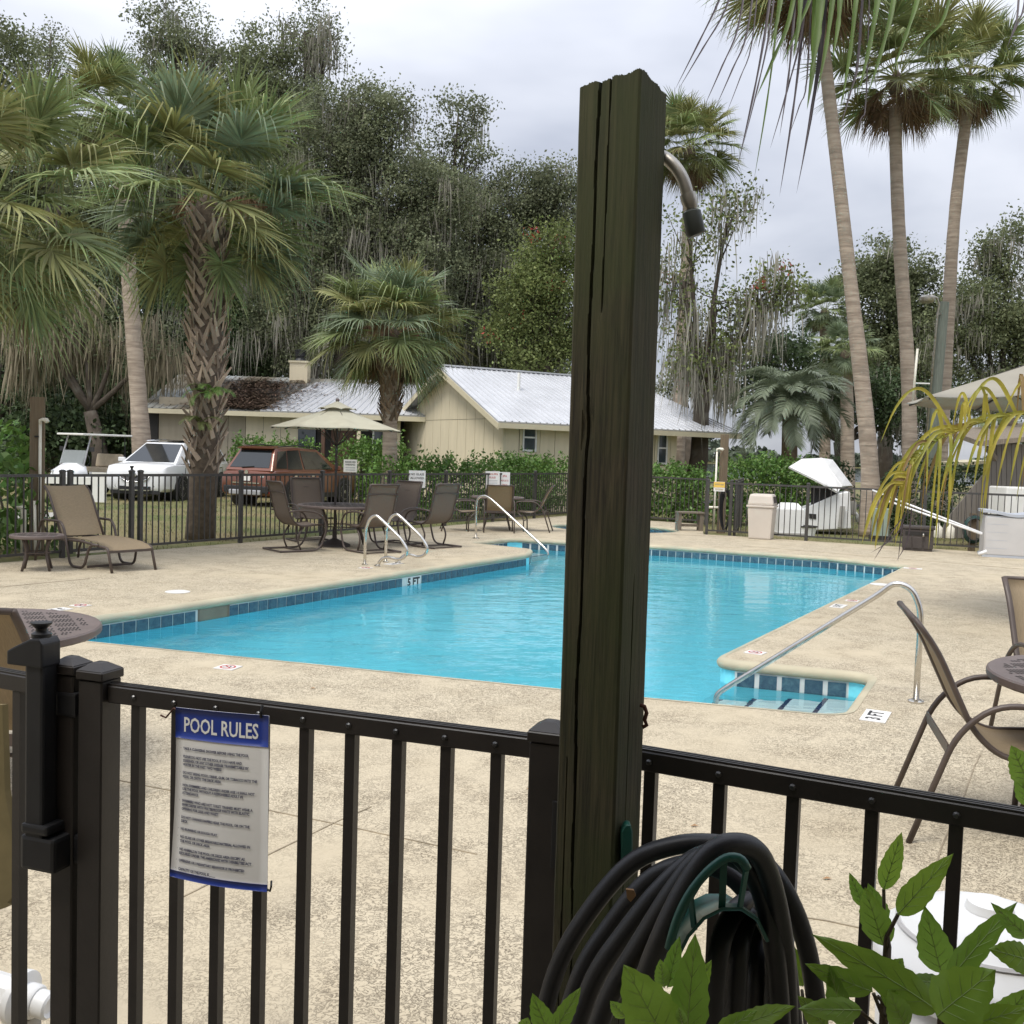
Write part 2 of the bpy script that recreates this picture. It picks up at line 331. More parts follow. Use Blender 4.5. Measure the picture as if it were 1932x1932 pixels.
# --- far wooded shore: one mass
def far_wood():
    V = []; n = 26000
    x = rng.uniform(-420, 520, n); prof = 9+4*np.sin(x*.021)+3*np.sin(x*.057+1)+2.2*np.sin(x*.17)+1.6*np.sin(x*.41)
    y = rng.uniform(622, 665, n); z = rng.uniform(0, 1, n)**.8*prof*(.75+.35*(y-622)/43)
    c = np.stack([x, y, z], 1); s = rng.uniform(.8, 2.0, n)[:, None]
    a = rng.normal(size=(n, 3)); a /= np.linalg.norm(a, axis=1)[:, None]; b = np.cross(a, rng.normal(size=(n, 3))); b /= np.linalg.norm(b, axis=1)[:, None]
    V = np.stack([c-a*s, c-b*s, c+a*s, c+b*s], 1).reshape(-1, 3); return np_mesh('far_wood', V, np.arange(4*n).reshape(-1, 4))
mat('far_leaf', (.085, .105, .070), .9, island=.3, var=.3, scale=.05)
tag(link('far_shore_wood', far_wood(), MT['far_leaf']), 'low dark wooded shore across the lake on the horizon', 'wood', kind='stuff')
# ------------------------------------------------------------------ pool outline (coping edge, anticlockwise)
def roundpoly(pts, rad, n=5):
    pts = [Vector((p[0], p[1], 0)) for p in pts]; o = []; k = len(pts)
    for i in range(k):
        p = pts[i]; a = pts[i-1]-p; b = pts[(i+1) % k]-p; q = min(rad[i], a.length*.45, b.length*.45)
        if q < .01: o.append(p); continue
        s_ = p+a.normalized()*q; e_ = p+b.normalized()*q
        for t in range(n+1):
            t /= n; o.append(s_*(1-t)**2+p*2*t*(1-t)+e_*t*t)
    return o
pool_pts = [(2.25, 6.68), (2.93, 8.06), (1.73, 8.47), (6.62, 17.05), (5.66, 18.13), (2.84, 19.44), (1.07, 19.75), (.02, 20.1), (-.75, 18.74), (.36, 17.86), (.30, 17.12), (-4.38, 8.66), (.97, 7.02)]
pool_rad = [.22, .25, .22, .12, .0, .0, .0, .3, .2, .18, .15, .25, 0]
POOL = roundpoly(pool_pts, pool_rad)
area = sum(POOL[i-1].x*POOL[i].y-POOL[i].x*POOL[i-1].y for i in range(len(POOL)))
if area < 0: POOL = POOL[::-1]
def offs(poly, d):                                  # offset closed ccw polygon inwards by d
    k = len(poly); o = []
    for i in range(k):
        a = (poly[i]-poly[i-1]).normalized(); b = (poly[(i+1) % k]-poly[i]).normalized(); na = Vector((-a.y, a.x, 0)); nb = Vector((-b.y, b.x, 0)); n_ = (na+nb)
        n_ = n_/max(.4, (1+na.dot(nb))); o.append(poly[i]+n_*d)
    return o
WZ = -.20
def sweep(poly, prof):
    mb = MB(); rings = []
    for d, z in prof: rings.append([(p.x, p.y, z) for p in offs(poly, d)])
    k = len(poly); vs = [p for r_ in rings for p in r_]; fs = [(i*k+j, i*k+(j+1) % k, (i+1)*k+(j+1) % k, (i+1)*k+j) for i in range(len(prof)-1) for j in range(k)]
    return mb.add(vs, fs)
SPA = [Vector((2.4+1.5*math.cos(2*math.pi*i/40), 23.85+1.4*math.sin(2*math.pi*i/40), 0)) for i in range(40)]
import bmesh
def filled(loops, z):
    bm = bmesh.new(); es = []
    for lp in loops:
        vs = [bm.verts.new((p[0], p[1], z)) for p in lp]; es += [bm.edges.new((vs[i-1], vs[i])) for i in range(len(vs))]
    bmesh.ops.triangle_fill(bm, edges=es, use_beauty=True, use_dissolve=False); 
    for f in bm.faces:
        if f.normal.z < 0: f.normal_flip()
    return bm
deck_poly = [(-15, -4), (14, -4), (14.5, 18.0), (6.30, 21.70), (4.80, 22.52), (4.26, 22.66), (4.85, 26.25), (1.62, 28.25), (-9.2, 9.1), (-15, 3)]
bm = filled([deck_poly, POOL, SPA], 0)
ex = bmesh.ops.extrude_edge_only(bm, edges=[e for e in bm.edges if e.is_boundary and (e.verts[0].co-Vector((1.2, 14, 0))).length > 0 and not any((v.co.xy-p.xy).length < 1e-4 for v in e.verts for p in POOL+SPA)])
for v in [g for g in ex['geom'] if isinstance(g, bmesh.types.BMVert)]: v.co.z = -.14
me = bpy.data.meshes.new('deck'); bm.to_mesh(me); bm.free(); deck = link('pool_deck', me, MT['deck']); tag(deck, kind='structure')
prof = [(-.035, .003), (0, .002), (.02, -.008), (.034, -.026), (.038, -.045), (.032, -.066), (.016, -.080), (0, -.082)]
basin = obj('pool_basin', sweep(POOL, [(0, -.082), (.004, -.26), (.006, -1.15), (.25, -1.35)]), MT['plaster'], smooth=False); tag(basin, kind='structure')
bm = filled([offs(POOL, .25)], -1.35); me = bpy.data.meshes.new('f'); bm.to_mesh(me); bm.free(); link('pool_floor', me, MT['plaster'], basin)
obj('coping', sweep(POOL, prof), MT['coping'], basin, smooth=True)
bm = filled([offs(POOL, .003)], WZ); me = bpy.data.meshes.new('w'); bm.to_mesh(me); bm.free(); tag(link('pool_water', me, MT['pool_water']), kind='structure')
# grout band and waterline tiles on the walls that can be seen
TILE = .155
tile_me = MB().box((0, 0, 0), (.141, .010, .141)).mesh('tile'); tile_me.materials.append(MT['pool_tile'])
def tile_run(a, b, skip=None):
    a = Vector((*a, 0)); b = Vector((*b, 0)); t = (b-a).normalized(); n_ = Vector((-t.y, t.x, 0)); Ln = (b-a).length; k = int(Ln/TILE); ang = math.atan2(t.y, t.x)
    g = MB(); g.slab([a+n_*.004+Vector((0, 0, -.0835)), b+n_*.004+Vector((0, 0, -.0835)), b+n_*.004+Vector((0, 0, -.242)), a+n_*.004+Vector((0, 0, -.242))], n_*.006); obj('grout_band', g, MT['grout'], basin)
    for i in range(k):
        if skip and skip(a+t*((i+.5)*Ln/k)): continue
        o = link('tile', tile_me, None, basin); p = a+t*((i+.5)*Ln/k)+n_*.012; o.location = (p.x, p.y, -.163); o.rotation_euler = (0, 0, ang)
pl = pool_pts
def inset(a, b, m0=.2, m1=.2):
    a = Vector(a); b = Vector(b); t = (b-a).normalized(); return tuple(a+t*m0), tuple(b-t*m1)
SK = G(385, 1146, -.1)                               # skimmer mouth
A_, B_ = inset((.30, 17.12), (-4.38, 8.66), .1, .25)
def on_wall(p):
    a = Vector((.30, 17.12)); d = (Vector((-4.38, 8.66))-a).normalized(); q = a+d*(Vector(p[:2])-a).dot(d); return Vector((q.x, q.y, p[2]))
SK = on_wall(SK); C5 = on_wall(G(768, 1088, -.1))
tile_run(A_, B_, skip=lambda p: (p.xy-SK.xy).length < .25 or (p.xy-C5.xy).length < .23)
tile_run(*inset((1.73+.0, 8.47), (2.93, 8.06), .17, .2)[::-1]) if False else tile_run(*inset((2.93, 8.06), (1.73, 8.47), .2, .17))
for a, b, i, j in (((6.62, 17.05), (5.66, 18.13), .08, 0), ((5.66, 18.13), (2.84, 19.44), 0, 0), ((2.84, 19.44), (1.07, 19.75), 0, 0), ((1.07, 19.75), (.02, 20.1), 0, .2), ((.02, 20.1), (-.75, 18.74), .2, .15), ((.36, 17.86), (.30, 17.12), .15, .12)):
    tile_run(*inset(a, b, i, j))
tl = (Vector(B_)-Vector(A_)).normalized(); angL = math.atan2(tl.y, tl.x); nl = Vector((-tl.y, tl.x))
mat('skimmer', (.20, .17, .12), .6)
sk = MB(); c = Vector((SK.x, SK.y)); hw = .2
for dx in (-.21, .21): sk.box((c.x+tl.x*dx-nl.x*.03, c.y+tl.y*dx-nl.y*.03, -.165), (.02, .1, .16), angL)
sk.box((c.x-nl.x*.03, c.y-nl.y*.03, -.245), (.44, .1, .02), angL); sk.box((c.x, c.y, -.163), (.46, .03, .16), angL)
obj('skimmer_mouth', sk, MT['skimmer'], basin)
# 5 FT depth marker set in the tile line
c5 = C5; mk = MB().box((c5.x+nl.x*.014, c5.y+nl.y*.014, -.163), (.33, .012, .15), angL); mko = obj('wall_depth_marker', mk, MT['marker_white'], basin)
def put_text(txt, size, mat_, parent, M4, bold=0., name='lettering', sx=1., align='CENTER'):
    me = text_mesh(txt, size, bold, align, sx); me.transform(M4); me.materials.clear(); me.materials.append(MT[mat_]); return link(name, me, None, parent)
Mx = Matrix.Translation((c5.x+nl.x*.0215, c5.y+nl.y*.0215, -.163)) @ Matrix.Rotation(angL+math.pi, 4, 'Z') @ Matrix.Rotation(R(90), 4, 'X')
put_text('5 FT', .145, 'ink_black', mko, Mx, .007, sx=1.1)
# entry steps in the near right alcove, tread edges picked out with navy tile
e1 = (Vector((1.73, 8.47))-Vector((2.93, 8.06))).normalized(); e2 = (Vector((2.25, 6.68))-Vector((2.93, 8.06))).normalized()
for i in range(4):
    s0, s1 = .0 if i == 0 else .10+.28*i, .10+.28*(i+1); o0 = Vector((2.92, 8.04)); zt = -.32-.13*i
    q = [o0+e1*s0, o0+e1*s1, o0+e1*s1+e2*(1.46), o0+e1*s0+e2*1.46]; obj('pool_step', MB().prism([(p.x, p.y) for p in q], -1.34+.001*i, zt), MT['step_plaster'], basin)
    q = [o0+e1*(s1-.035), o0+e1*(s1+.002), o0+e1*(s1+.002)+e2*1.44, o0+e1*(s1-.035)+e2*1.44]; obj('step_edge_tile', MB().prism([(p.x, p.y) for p in q], zt-.04, zt+.003), MT['tile_navy'], basin)
for i in range(3):                                   # steps of the far alcove
    o0 = Vector((-.70, 18.80)); f1 = Vector((.82, -.57)); f2 = Vector((.5, .866)); s0, s1 = .3*i, .3*(i+1)
    q = [o0+f1*s0, o0+f1*s1, o0+f1*s1+f2*1.35, o0+f1*s0+f2*1.35]; obj('pool_step', MB().prism([(p.x, p.y) for p in q][::-1], -1.34, -.32-.14*i), MT['step_plaster'], basin)
    q = [o0+f1*(s1-.04), o0+f1*(s1+.002), o0+f1*(s1+.002)+f2*1.33, o0+f1*(s1-.04)+f2*1.33]; obj('step_edge_tile', MB().prism([(p.x, p.y) for p in q][::-1], -.36-.14*i, -.317-.14*i), MT['tile_navy'], basin)
# spa
spa = obj('spa_basin', sweep(SPA, [(0, -.082), (.005, -.9), (.3, -.95), (1.2, -.951)]), MT['plaster']); tag(spa, kind='structure'); obj('coping', sweep(SPA, prof), MT['coping'], spa, smooth=True)
for i in range(60):
    a = 2*math.pi*i/60
    if math.sin(a) < -.35: continue
    o = link('tile', tile_me, None, spa); o.location = (2.4+1.485*math.cos(a), 23.85+1.385*math.sin(a), -.163); o.rotation_euler = (0, 0, math.atan2(1.4*math.cos(a), -1.5*math.sin(a)))
obj('grout_band', sweep([p for p in SPA], [(.006, -.083), (.008, -.24)]), MT['grout'], spa)
bm = filled([offs(SPA, .002)], -.19); me = bpy.data.meshes.new('w'); bm.to_mesh(me); bm.free(); tag(link('spa_water', me, MT['spa_water']), kind='structure')
# caulked joints of the deck
for pts in ([(180, 1464), (317, 1491), (506, 1529), (639, 1556), (900, 1612)], [(700, 1523), (639, 1549), (529, 1602), (330, 1700)], [(0, 1108), (104, 1098), (170, 1092)], [(1850, 1424), (1839, 1445), (1818, 1504), (1777, 1597), (1730, 1746)], [(1440, 1720), (1560, 1738), (1700, 1768)], [(700, 1010), (905, 1000)], [(1180, 1005), (1350, 1012)], [(1400, 1030), (1620, 1048), (1932, 1074)]):
    q = [G(u, v) for u, v in pts]; j = MB()
    for a, b in zip(q, q[1:]): j.bar(a+Vector((0, 0, .001)), b+Vector((0, 0, .001)), .007, .005)
    obj('expansion_joint', j, MT['joint'], deck)
# unseen wall and eave, added behind and above the camera to shade the foreground
mat('shade_wall', (.42, .38, .31), .8, var=.1); mat('shade_ceiling', (.18, .155, .12), .8, var=.1)
pw = MB().box((0, -1.75, 1.5), (14, .15, 3.0)); pwo = obj('shade_wall', pw, MT['shade_wall']); tag(pwo, 'brown unseen wall added behind the camera to shade the near fence', 'wall')
pr = MB().box((0, -.60, 2.98), (14, 2.9, .12)); pr.box((0, .87, 2.93), (14, .05, .26)); tag(obj('shade_roof', pr, MT['shade_ceiling']), 'flat unseen roof added above the camera to shade the near fence', 'roof')
# ================================================================== HOUSE
mat('siding', (.68, .60, .43), .75, var=.05, scale=2.5, stretch=(3, 3, .5))
mat('siding_shade_core', (.37, .325, .245), .8, var=.08, scale=2, stretch=(3, 3, .5))  # wall cores, and the wing's left end with its shade put into the colour
mat('trim', (.60, .54, .38), .6, var=.04)
mat('metal_roof', (.60, .61, .63), .42, .35, var=.08, scale=1.2)
mat('metal_roof_old', (.40, .42, .41), .5, .3, var=.2, scale=1.5, col2=(.19, .165, .12), c2pos=(.38, .58), c2scale=.9)
mat('brown_wood', (.115, .062, .040), .6, var=.2, stretch=(8, 8, .8))
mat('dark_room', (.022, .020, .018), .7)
mat('window_glass', (.05, .065, .075), .05, var=.2, spec=.9)
mat('window_frame', (.74, .74, .72), .45)
C0 = Vector((-.30, 30.0, 0)); h1 = Vector((math.cos(R(30)), math.sin(R(30)), 0)); h2 = Vector((-math.sin(R(30)), math.cos(R(30)), 0)); Z = Vector((0, 0, 1))
house = thing('house', 'cream board sided house with ribbed white metal roof behind the hedge', 'house', (0, 0, 0))
EV, RG, GW, LW = 2.72, 4.32, 7.2, 6.4
mb = MB(); q = [C0+h1*.03+h2*.03, C0+h1*(LW-.03)+h2*.03, C0+h1*(LW-.03)+h2*(GW-.03), C0+h1*.03+h2*(GW-.03)]; mb.prism([(p.x, p.y) for p in q], -.2, EV-.05); obj('wall_core', mb, MT['siding_shade_core'], house)
def boards(org, d, n_, Ln, z0, ztop, wd, m_, parent, skip=None, name='board'):
    k = int(Ln/wd+.5); wd = Ln/k
    for i in range(k):
        a, b = i*wd+.008, (i+1)*wd-.008
        for lo, hi in (skip(a, b) if skip else [(z0, None)]):
            za, zb = (hi, hi) if hi is not None else (ztop(a), ztop(b)); p0 = org+d*a; p1 = org+d*b
            if max(za, zb)-lo < .03: continue
            obj(name, MB().slab([p0+Z*lo, p1+Z*lo, p1+Z*zb, p0+Z*za], n_*-.02), m_, parent)
# gable end (faces left and towards us)
gt = lambda s_: EV+(RG-EV)*(1-abs(s_-GW/2)/(GW/2))-.06
boards(C0, h2, h1*1, GW, -.2, lambda s_: EV-.06, .6, MT['siding'], house)
boards(C0, h2, h1*1, GW, EV-.045, gt, .6, MT['siding'], house, name='gable_board')
g = MB(); tri = [C0+h1*.03+h2*.03+Z*(EV-.05), C0+h1*.03+h2*(GW-.03)+Z*(EV-.05), C0+h1*.03+h2*GW/2+Z*(RG-.09)]; g.slab(tri, h1*.05); obj('gable_core', g, MT['siding_shade_core'], house)
# long wall
def wskip(a, b):
    if a < 1.2 and b > .55: return [(-.2, 1.70), (2.60, EV-.06)]
    if a < 6.1 and b > 5.5: return [(-.2, 1.40), (2.55, EV-.06)]
    return [(-.2, EV-.06)]
boards(C0, h1, h2*-1*-1, LW, -.2, lambda s_: EV-.06, .6, MT['siding'], house, skip=wskip)
def window(s0, s1, z0, z1, rows=2):
    wf = MB(); o = C0-h2*.035
    for a, b in ((s0, s0+.05), (s1-.05, s1)): wf.slab([o+h1*a+Z*z0, o+h1*b+Z*z0, o+h1*b+Z*z1, o+h1*a+Z*z1], h2*.06)
    for a, b in ((z0, z0+.06), (z1-.06, z1), ((z0+z1)/2-.025, (z0+z1)/2+.025)): wf.slab([o+h1*(s0+.051)+Z*a, o+h1*(s1-.051)+Z*a, o+h1*(s1-.051)+Z*b, o+h1*(s0+.051)+Z*b], h2*.06)
    w_ = obj('window', wf, MT['window_frame'], house); zm = (z0+z1)/2
    for a, b in ((z0+.06, zm-.025), (zm+.025, z1-.06)):
        obj('pane', MB().slab([C0-h2*.005+h1*(s0+.05)+Z*a, C0-h2*.005+h1*(s1-.05)+Z*a, C0-h2*.005+h1*(s1-.05)+Z*b, C0-h2*.005+h1*(s0+.05)+Z*b], h2*.01), MT['window_glass'], w_)
    for s_ in (s0-.11, s1+.01): obj('window_trim', MB().slab([C0-h2*.03+h1*s_+Z*(z0-.1), C0-h2*.03+h1*(s_+.1)+Z*(z0-.1), C0-h2*.03+h1*(s_+.1)+Z*(z1+.1), C0-h2*.03+h1*s_+Z*(z1+.1)], h2*.02), MT['trim'], w_)
window(.62, 1.10, 1.72, 2.56); window(5.62, 6.02, 1.45, 2.50)
for s_, z0, z1, a, b in ((.55, 1.71, 2.59, .008, .49), (.55, 1.71, 2.59, 1.23, 1.735), (5.5, 1.41, 2.54, 5.245, 5.49), (5.5, 1.41, 2.54, 6.15, 6.39)):
    obj('board', MB().slab([C0-h2*.02+h1*a+Z*(z0-.01), C0-h2*.02+h1*b+Z*(z0-.01), C0-h2*.02+h1*b+Z*(z1+.01), C0-h2*.02+h1*a+Z*(z1+.01)], h2*.02), MT['siding'], house)
obj('corner_trim', MB().box(tuple(C0-h2*.03-h1*.03+Z*1.25), (.09, .09, 2.9), R(30)), MT['trim'], house)
# roof with standing ribs
def roof_panel(a0, a1, b0, b1, rib, name, m_, parent, th=.05):   # a=eave line, b=ridge line
    a0, a1, b0, b1 = map(Vector, (a0, a1, b0, b1)); Ln = (a1-a0).length; k = max(2, int(Ln/rib)); n_ = ((a1-a0).cross(b0-a0)).normalized()
    if n_.z < 0: n_ = -n_
    cols = []
    for i in range(k):
        for t, h in ((0, 0), (.78, 0), (.83, .028), (.95, .028)):
            s_ = (i+t)/k; cols.append([a0.lerp(a1, s_)+n_*h, b0.lerp(b1, s_)+n_*h])
    cols.append([a1, b1]); mb = MB(); mb.grid(cols, 0); mb2 = MB(); mb2.slab([a0-n_*.006, a1-n_*.006, b1-n_*.006, b0-n_*.006], n_*-th); mb.add(mb2.v, mb2.f); return obj(name, mb, m_, parent)
OV = .45; LR = 8.75
slope = (RG-EV)/(GW/2)
e0 = C0-h1*OV-h2*OV+Z*(EV-slope*OV+.04); e1_ = C0+h1*LR-h2*OV+Z*(EV-slope*OV+.04); r0 = C0-h1*OV+h2*GW/2+Z*(RG+.05); r1 = C0+h1*(LR-1.9)+h2*GW/2+Z*(RG+.05)
b0_ = C0-h1*OV+h2*(GW+OV)+Z*(EV-slope*OV+.04); b1_ = C0+h1*LR+h2*(GW+OV)+Z*(EV-slope*OV+.04)
rf = roof_panel(e0, e1_, r0, r1, .23, 'roof', MT['metal_roof'], house); roof_panel(b0_, b1_, r0, r1, .23, 'roof', MT['metal_roof'], house)
obj('hip_roof', MB().slab([e1_, b1_, r1], (0, 0, -.05)), MT['metal_roof'], house)
obj('ridge_cap', MB().bar(r0+Z*.02, r1+Z*.02, .22, .05), MT['metal_roof'], house)
obj('fascia', MB().bar(e0-h2*.014-Z*.12, e1_-h2*.014-Z*.12, .025, .15), MT['trim'], house)
for q in (e0, b0_): obj('rake_board', MB().slab([q-h1*.014-Z*.24, r0-h1*.014-Z*.24, r0-h1*.014-Z*.065, q-h1*.014-Z*.065], h1*.028), MT['trim'], house)
obj('soffit', MB().slab([C0-h1*OV*.95-h2*OV*.95+Z*(EV-.2), C0+h1*LR*.99-h2*OV*.95+Z*(EV-.2), C0+h1*LR*.99+h2*.02+Z*(EV-.2), C0-h1*OV*.95+h2*.02+Z*(EV-.2)], Z*.02), MT['trim'], house)
obj('vent_pipe', MB().tube([C0+h1*1.6+h2*2.0+Z*3.6, C0+h1*1.6+h2*2.0+Z*4.2], .05, 10), MT['white_paint'], house, auto=40)
# porch
for s_ in (7.6,): obj('porch_post', MB().box(tuple(C0+h1*s_+h2*.15+Z*1.2), (.16, .16, 2.9), R(30)), MT['brown_wood'], house)
obj('porch_post', MB().box(tuple(C0+h1*7.9+h2*4.2+Z*1.2), (.16, .16, 2.9), R(30)), MT['brown_wood'], house)
for z_ in (1.02, .30): obj('porch_rail', MB().bar(C0+h1*6.45+h2*.15+Z*z_, C0+h1*7.55+h2*.15+Z*z_, .06, .07), MT['brown_wood'], house)
bal = MB().box((0, 0, 0), (.035, .035, .68)).mesh('baluster'); bal.materials.append(MT['brown_wood'])
for i in range(9): o = link('baluster', bal, None, house); p = C0+h1*(6.52+.12*i)+h2*.15; o.location = (p.x, p.y, .66); o.rotation_euler.z = R(30)
obj('porch_floor', MB().slab([C0+h1*6.4+Z*.15, C0+h1*8.1+Z*.15, C0+h1*8.1+h2*GW+Z*.15, C0+h1*6.4+h2*GW+Z*.15], Z*-.3), MT['brown_wood'], house)
# --- left wing
wing = thing('house_wing', 'older beige house wing with patchy grey metal roof and chimney', 'house', (0, 0, 0))
wy, wx0, wx1 = 35.2, -12.2, -3.9
obj('wall_core', MB().box(((wx0+wx1)/2, wy+2.4, 1.3), (wx1-wx0-.02, 4.7, 3.1)), MT['dark_room'], wing)
wh = MB
openings = [(-7.35, -6.85), (-6.3, -5.35), (-5.2, -4.85)]
k = 0
x = wx0
while x < wx1-.1:
    xb = min(x+.6, wx1)
    if not any(x < b and xb > a for a, b in openings): obj('board', MB().box(((x+xb)/2, wy-.012, 1.25), (xb-x-.016, .024, 3.0)), MT['siding_shade_core'] if x < -9.5 else MT['siding'], wing)  # left end boards carry their shade in the siding colour
    x = xb
obj('door', MB().box((-5.85, wy-.006, 1.1), (.85, .03, 2.3)), MT['brown_wood'], wing); obj('porch_post', MB().box((-5.25, wy-.5, 1.25), (.12, .12, 2.9)), MT['siding'], wing); obj('porch_post', MB().box((-6.45, wy-.5, 1.25), (.12, .12, 2.9)), MT['brown_wood'], wing)
obj('window', MB().box((-7.1, wy-.01, 1.75), (.6, .03, 1.2)), MT['window_glass'], wing)
wn = obj('window', MB().box((-4.55, wy-.04, 1.75), (.5, .03, 1.2)), MT['window_glass'], wing)
for s_ in (-.27, .27): obj('frame', MB().box((-4.55+s_, wy-.05, 1.75), (.06, .05, 1.3)), MT['window_frame'], wn)
roof_panel((-12.7, wy-.5, 2.80), (wx1+.9, wy-.5, 2.80), (-12.7, wy+3.6, 4.22), (wx1+.9, wy+3.6, 4.22), .24, 'roof', MT['metal_roof_old'], wing)
roof_panel((-12.7, wy+7.8, 2.80), (wx1+.9, wy+7.8, 2.80), (-12.7, wy+3.6, 4.22), (wx1+.9, wy+3.6, 4.22), .24, 'roof', MT['metal_roof_old'], wing)
roof_panel((-8.6, wy-.53, 2.83), (wx1+.9, wy-.53, 2.83), (-7.4, wy+3.0, 4.05), (wx1+.9, wy+3.0, 4.05), .24, 'roof', MT['metal_roof'], wing)
obj('fascia', MB().box(((-12.7+wx1+.9)/2, wy-.575, 2.70), (wx1+.9+12.7, .03, .16)), MT['trim'], wing)
obj('side_wall', MB().box((-11.35, wy-.06, 1.5), (1.6, .05, 3.4)), MT['siding_shade_core'], wing); obj('carport_shadow', MB().box((-12.62, wy-.06, 1.35), (.9, .1, 2.8)), MT['dark_room'], wing)  # side wall siding is darkened to stand in for shade
ch = obj('chimney', MB().box((-8.05, wy+3.2, 4.37), (.66, .6, .75)), MT['siding'], wing); obj('chimney_crown', MB().box((-8.05, wy+3.2, 4.78), (.74, .68, .07)), MT['trim'], ch)
obj('chimney_cap', MB().lathe([(.24, 0), (.16, .1), (.16, .16), (.19, .17), (.19, .36), (.21, .37), (.21, .41), (.1, .43)], (-8.05, wy+3.2, 4.82), 14), MT['black_plastic'], ch)
# needles and leaves washed down the old roof
n = 9000; t = rng.uniform(0, 1, n)**1.2; cx = -9.5+rng.normal(0, .75, n)+rng.choice([0, .9, 1.8, -.9], n, p=[.5, .2, .12, .18])*t; yy = wy-.45+t*3.5; zz = 2.84+(yy-wy+.5)*(4.22-2.80)/4.1+rng.uniform(0.02, .09, n)
c = np.stack([cx, yy, zz], 1); ang = rng.uniform(0, math.pi, n); d_ = np.stack([np.cos(ang), np.sin(ang), rng.uniform(-.1, .4, n)], 1)*rng.uniform(.06, .14, n)[:, None]; e_ = np.stack([-np.sin(ang), np.cos(ang), np.zeros(n)], 1)*rng.uniform(.01, .03, n)[:, None]
mat('needles', (.13, .082, .05), .9, island=.4)
tag(link('roof_litter', np_mesh('roof_litter', np.stack([c-d_, c-e_, c+d_, c+e_], 1).reshape(-1, 3), np.arange(4*n).reshape(-1, 4)), MT['needles']), 'brown leaf litter piled on the old metal roof', 'leaf litter', kind='stuff')
# ================================================================== FENCES
FH = 1.17
pk_me = MB().box((0, 0, 0), (.016, .016, 1.03)).mesh('picket'); pk_me.materials.append(MT['fence_far'])
def cap_post(mb, p, wd, h, z0=-.02):
    mb.box((p[0], p[1], (h+z0)/2), (wd, wd, h-z0), fence_rz); mb.box((p[0], p[1], h+.008), (wd*1.15, wd*1.15, .02), fence_rz); mb.box((p[0], p[1], h+.026), (wd*1.15, wd*1.15, .016), fence_rz, tap=(.35, .35)); return mb
fence_rz = 0
def fence(root, pts, posts=None, sp=.117, h=FH, end_posts=True):
    global fence_rz
    for a, b in zip(pts, pts[1:]):
        a = Vector((*a, 0)); b = Vector((*b, 0)); t = (b-a).normalized(); Ln = (b-a).length; fence_rz = math.atan2(t.y, t.x); ns = max(1, round(Ln/2.0))
        for i in range(ns+1): obj('post', cap_post(MB(), a+t*(Ln*i/ns), .06, h+.03), MT['fence_far'], root)
        for i in range(ns):
            p = a+t*(Ln*i/ns+.032); q = a+t*(Ln*(i+1)/ns-.032)
            obj('top_rail', MB().bar(p+Z*(h-.02), q+Z*(h-.02), .035, .04), MT['fence_far'], root); obj('bottom_rail', MB().bar(p+Z*.09, q+Z*.09, .032, .035), MT['fence_far'], root)
        k = int(Ln/sp)
        for i in range(1, k):
            s_ = i*Ln/k
            if min(abs(s_-Ln*j/ns) for j in range(ns+1)) < .05: continue
            o = link('picket', pk_me, None, root); o.location = tuple(a+t*s_+Z*(.108+.515)); o.rotation_euler = (0, 0, fence_rz)
ft = Vector((7.1, 12.65)).normalized(); FB = Vector((-5.60, 15.42)); FC = Vector((1.60, 28.22))
f0 = thing('pool_fence', 'dark metal picket fence behind the lounger, left of the gate', 'fence', group='dark picket fences around the pool'); fence(f0, [(-9.15, 9.25), (-6.26, 14.25)])
f1 = thing('pool_fence', 'long dark metal picket fence between the pool and the parked cars', 'fence', group='dark picket fences around the pool'); fence(f1, [tuple(FB), tuple(FC)])
f2 = thing('pool_fence', 'dark metal picket fence behind the spa in front of the right hedge', 'fence', group='dark picket fences around the pool'); fence(f2, [tuple(FC), (4.95, 26.15)])
f3 = thing('pool_fence', 'dark metal picket fence behind the tan trash can and storage boxes', 'fence', group='dark picket fences around the pool'); fence(f3, [(4.33, 22.72), (4.82, 22.60), (6.28, 21.80), (12.6, 18.9)])
f4 = thing('pool_fence', 'short dark picket fence return beside the coiled black hose', 'fence', group='dark picket fences around the pool'); fence(f4, [(4.95, 22.72), (5.75, 25.7)])
gt_ = thing('pool_gate', 'dark metal picket gate behind the lounger with a latch knob on top', 'gate'); a = Vector((-6.20, 14.36)); b = Vector((-5.68, 15.28)); t = (b-a).normalized(); fence_rz = math.atan2(t.y, t.x)
for p in (a, b): obj('gate_post', cap_post(MB(), p, .06, FH+.03, .05), MT['fence_far'], gt_)
for z_ in (FH-.02, .09): obj('gate_rail', MB().bar(Vector((*(a+t*.032), z_)), Vector((*(b-t*.032), z_)), .035, .04), MT['fence_far'], gt_)
for i in range(1, 9): o = link('picket', pk_me, None, gt_); p = a+t*((b-a).length*i/9); o.location = (p.x, p.y, .623); o.rotation_euler = (0, 0, fence_rz)
obj('latch_knob', MB().lathe([(.02, 0), (.015, .03), (.03, .05), (.03, .07)], (b.x, b.y, FH+.05), 10), MT['black_plastic'], gt_)
obj('kick_plate', MB().bar(Vector((*(a+t*.1), .05)), Vector((*(b-t*.05), .05)), .01, .03), MT['steel'], gt_)
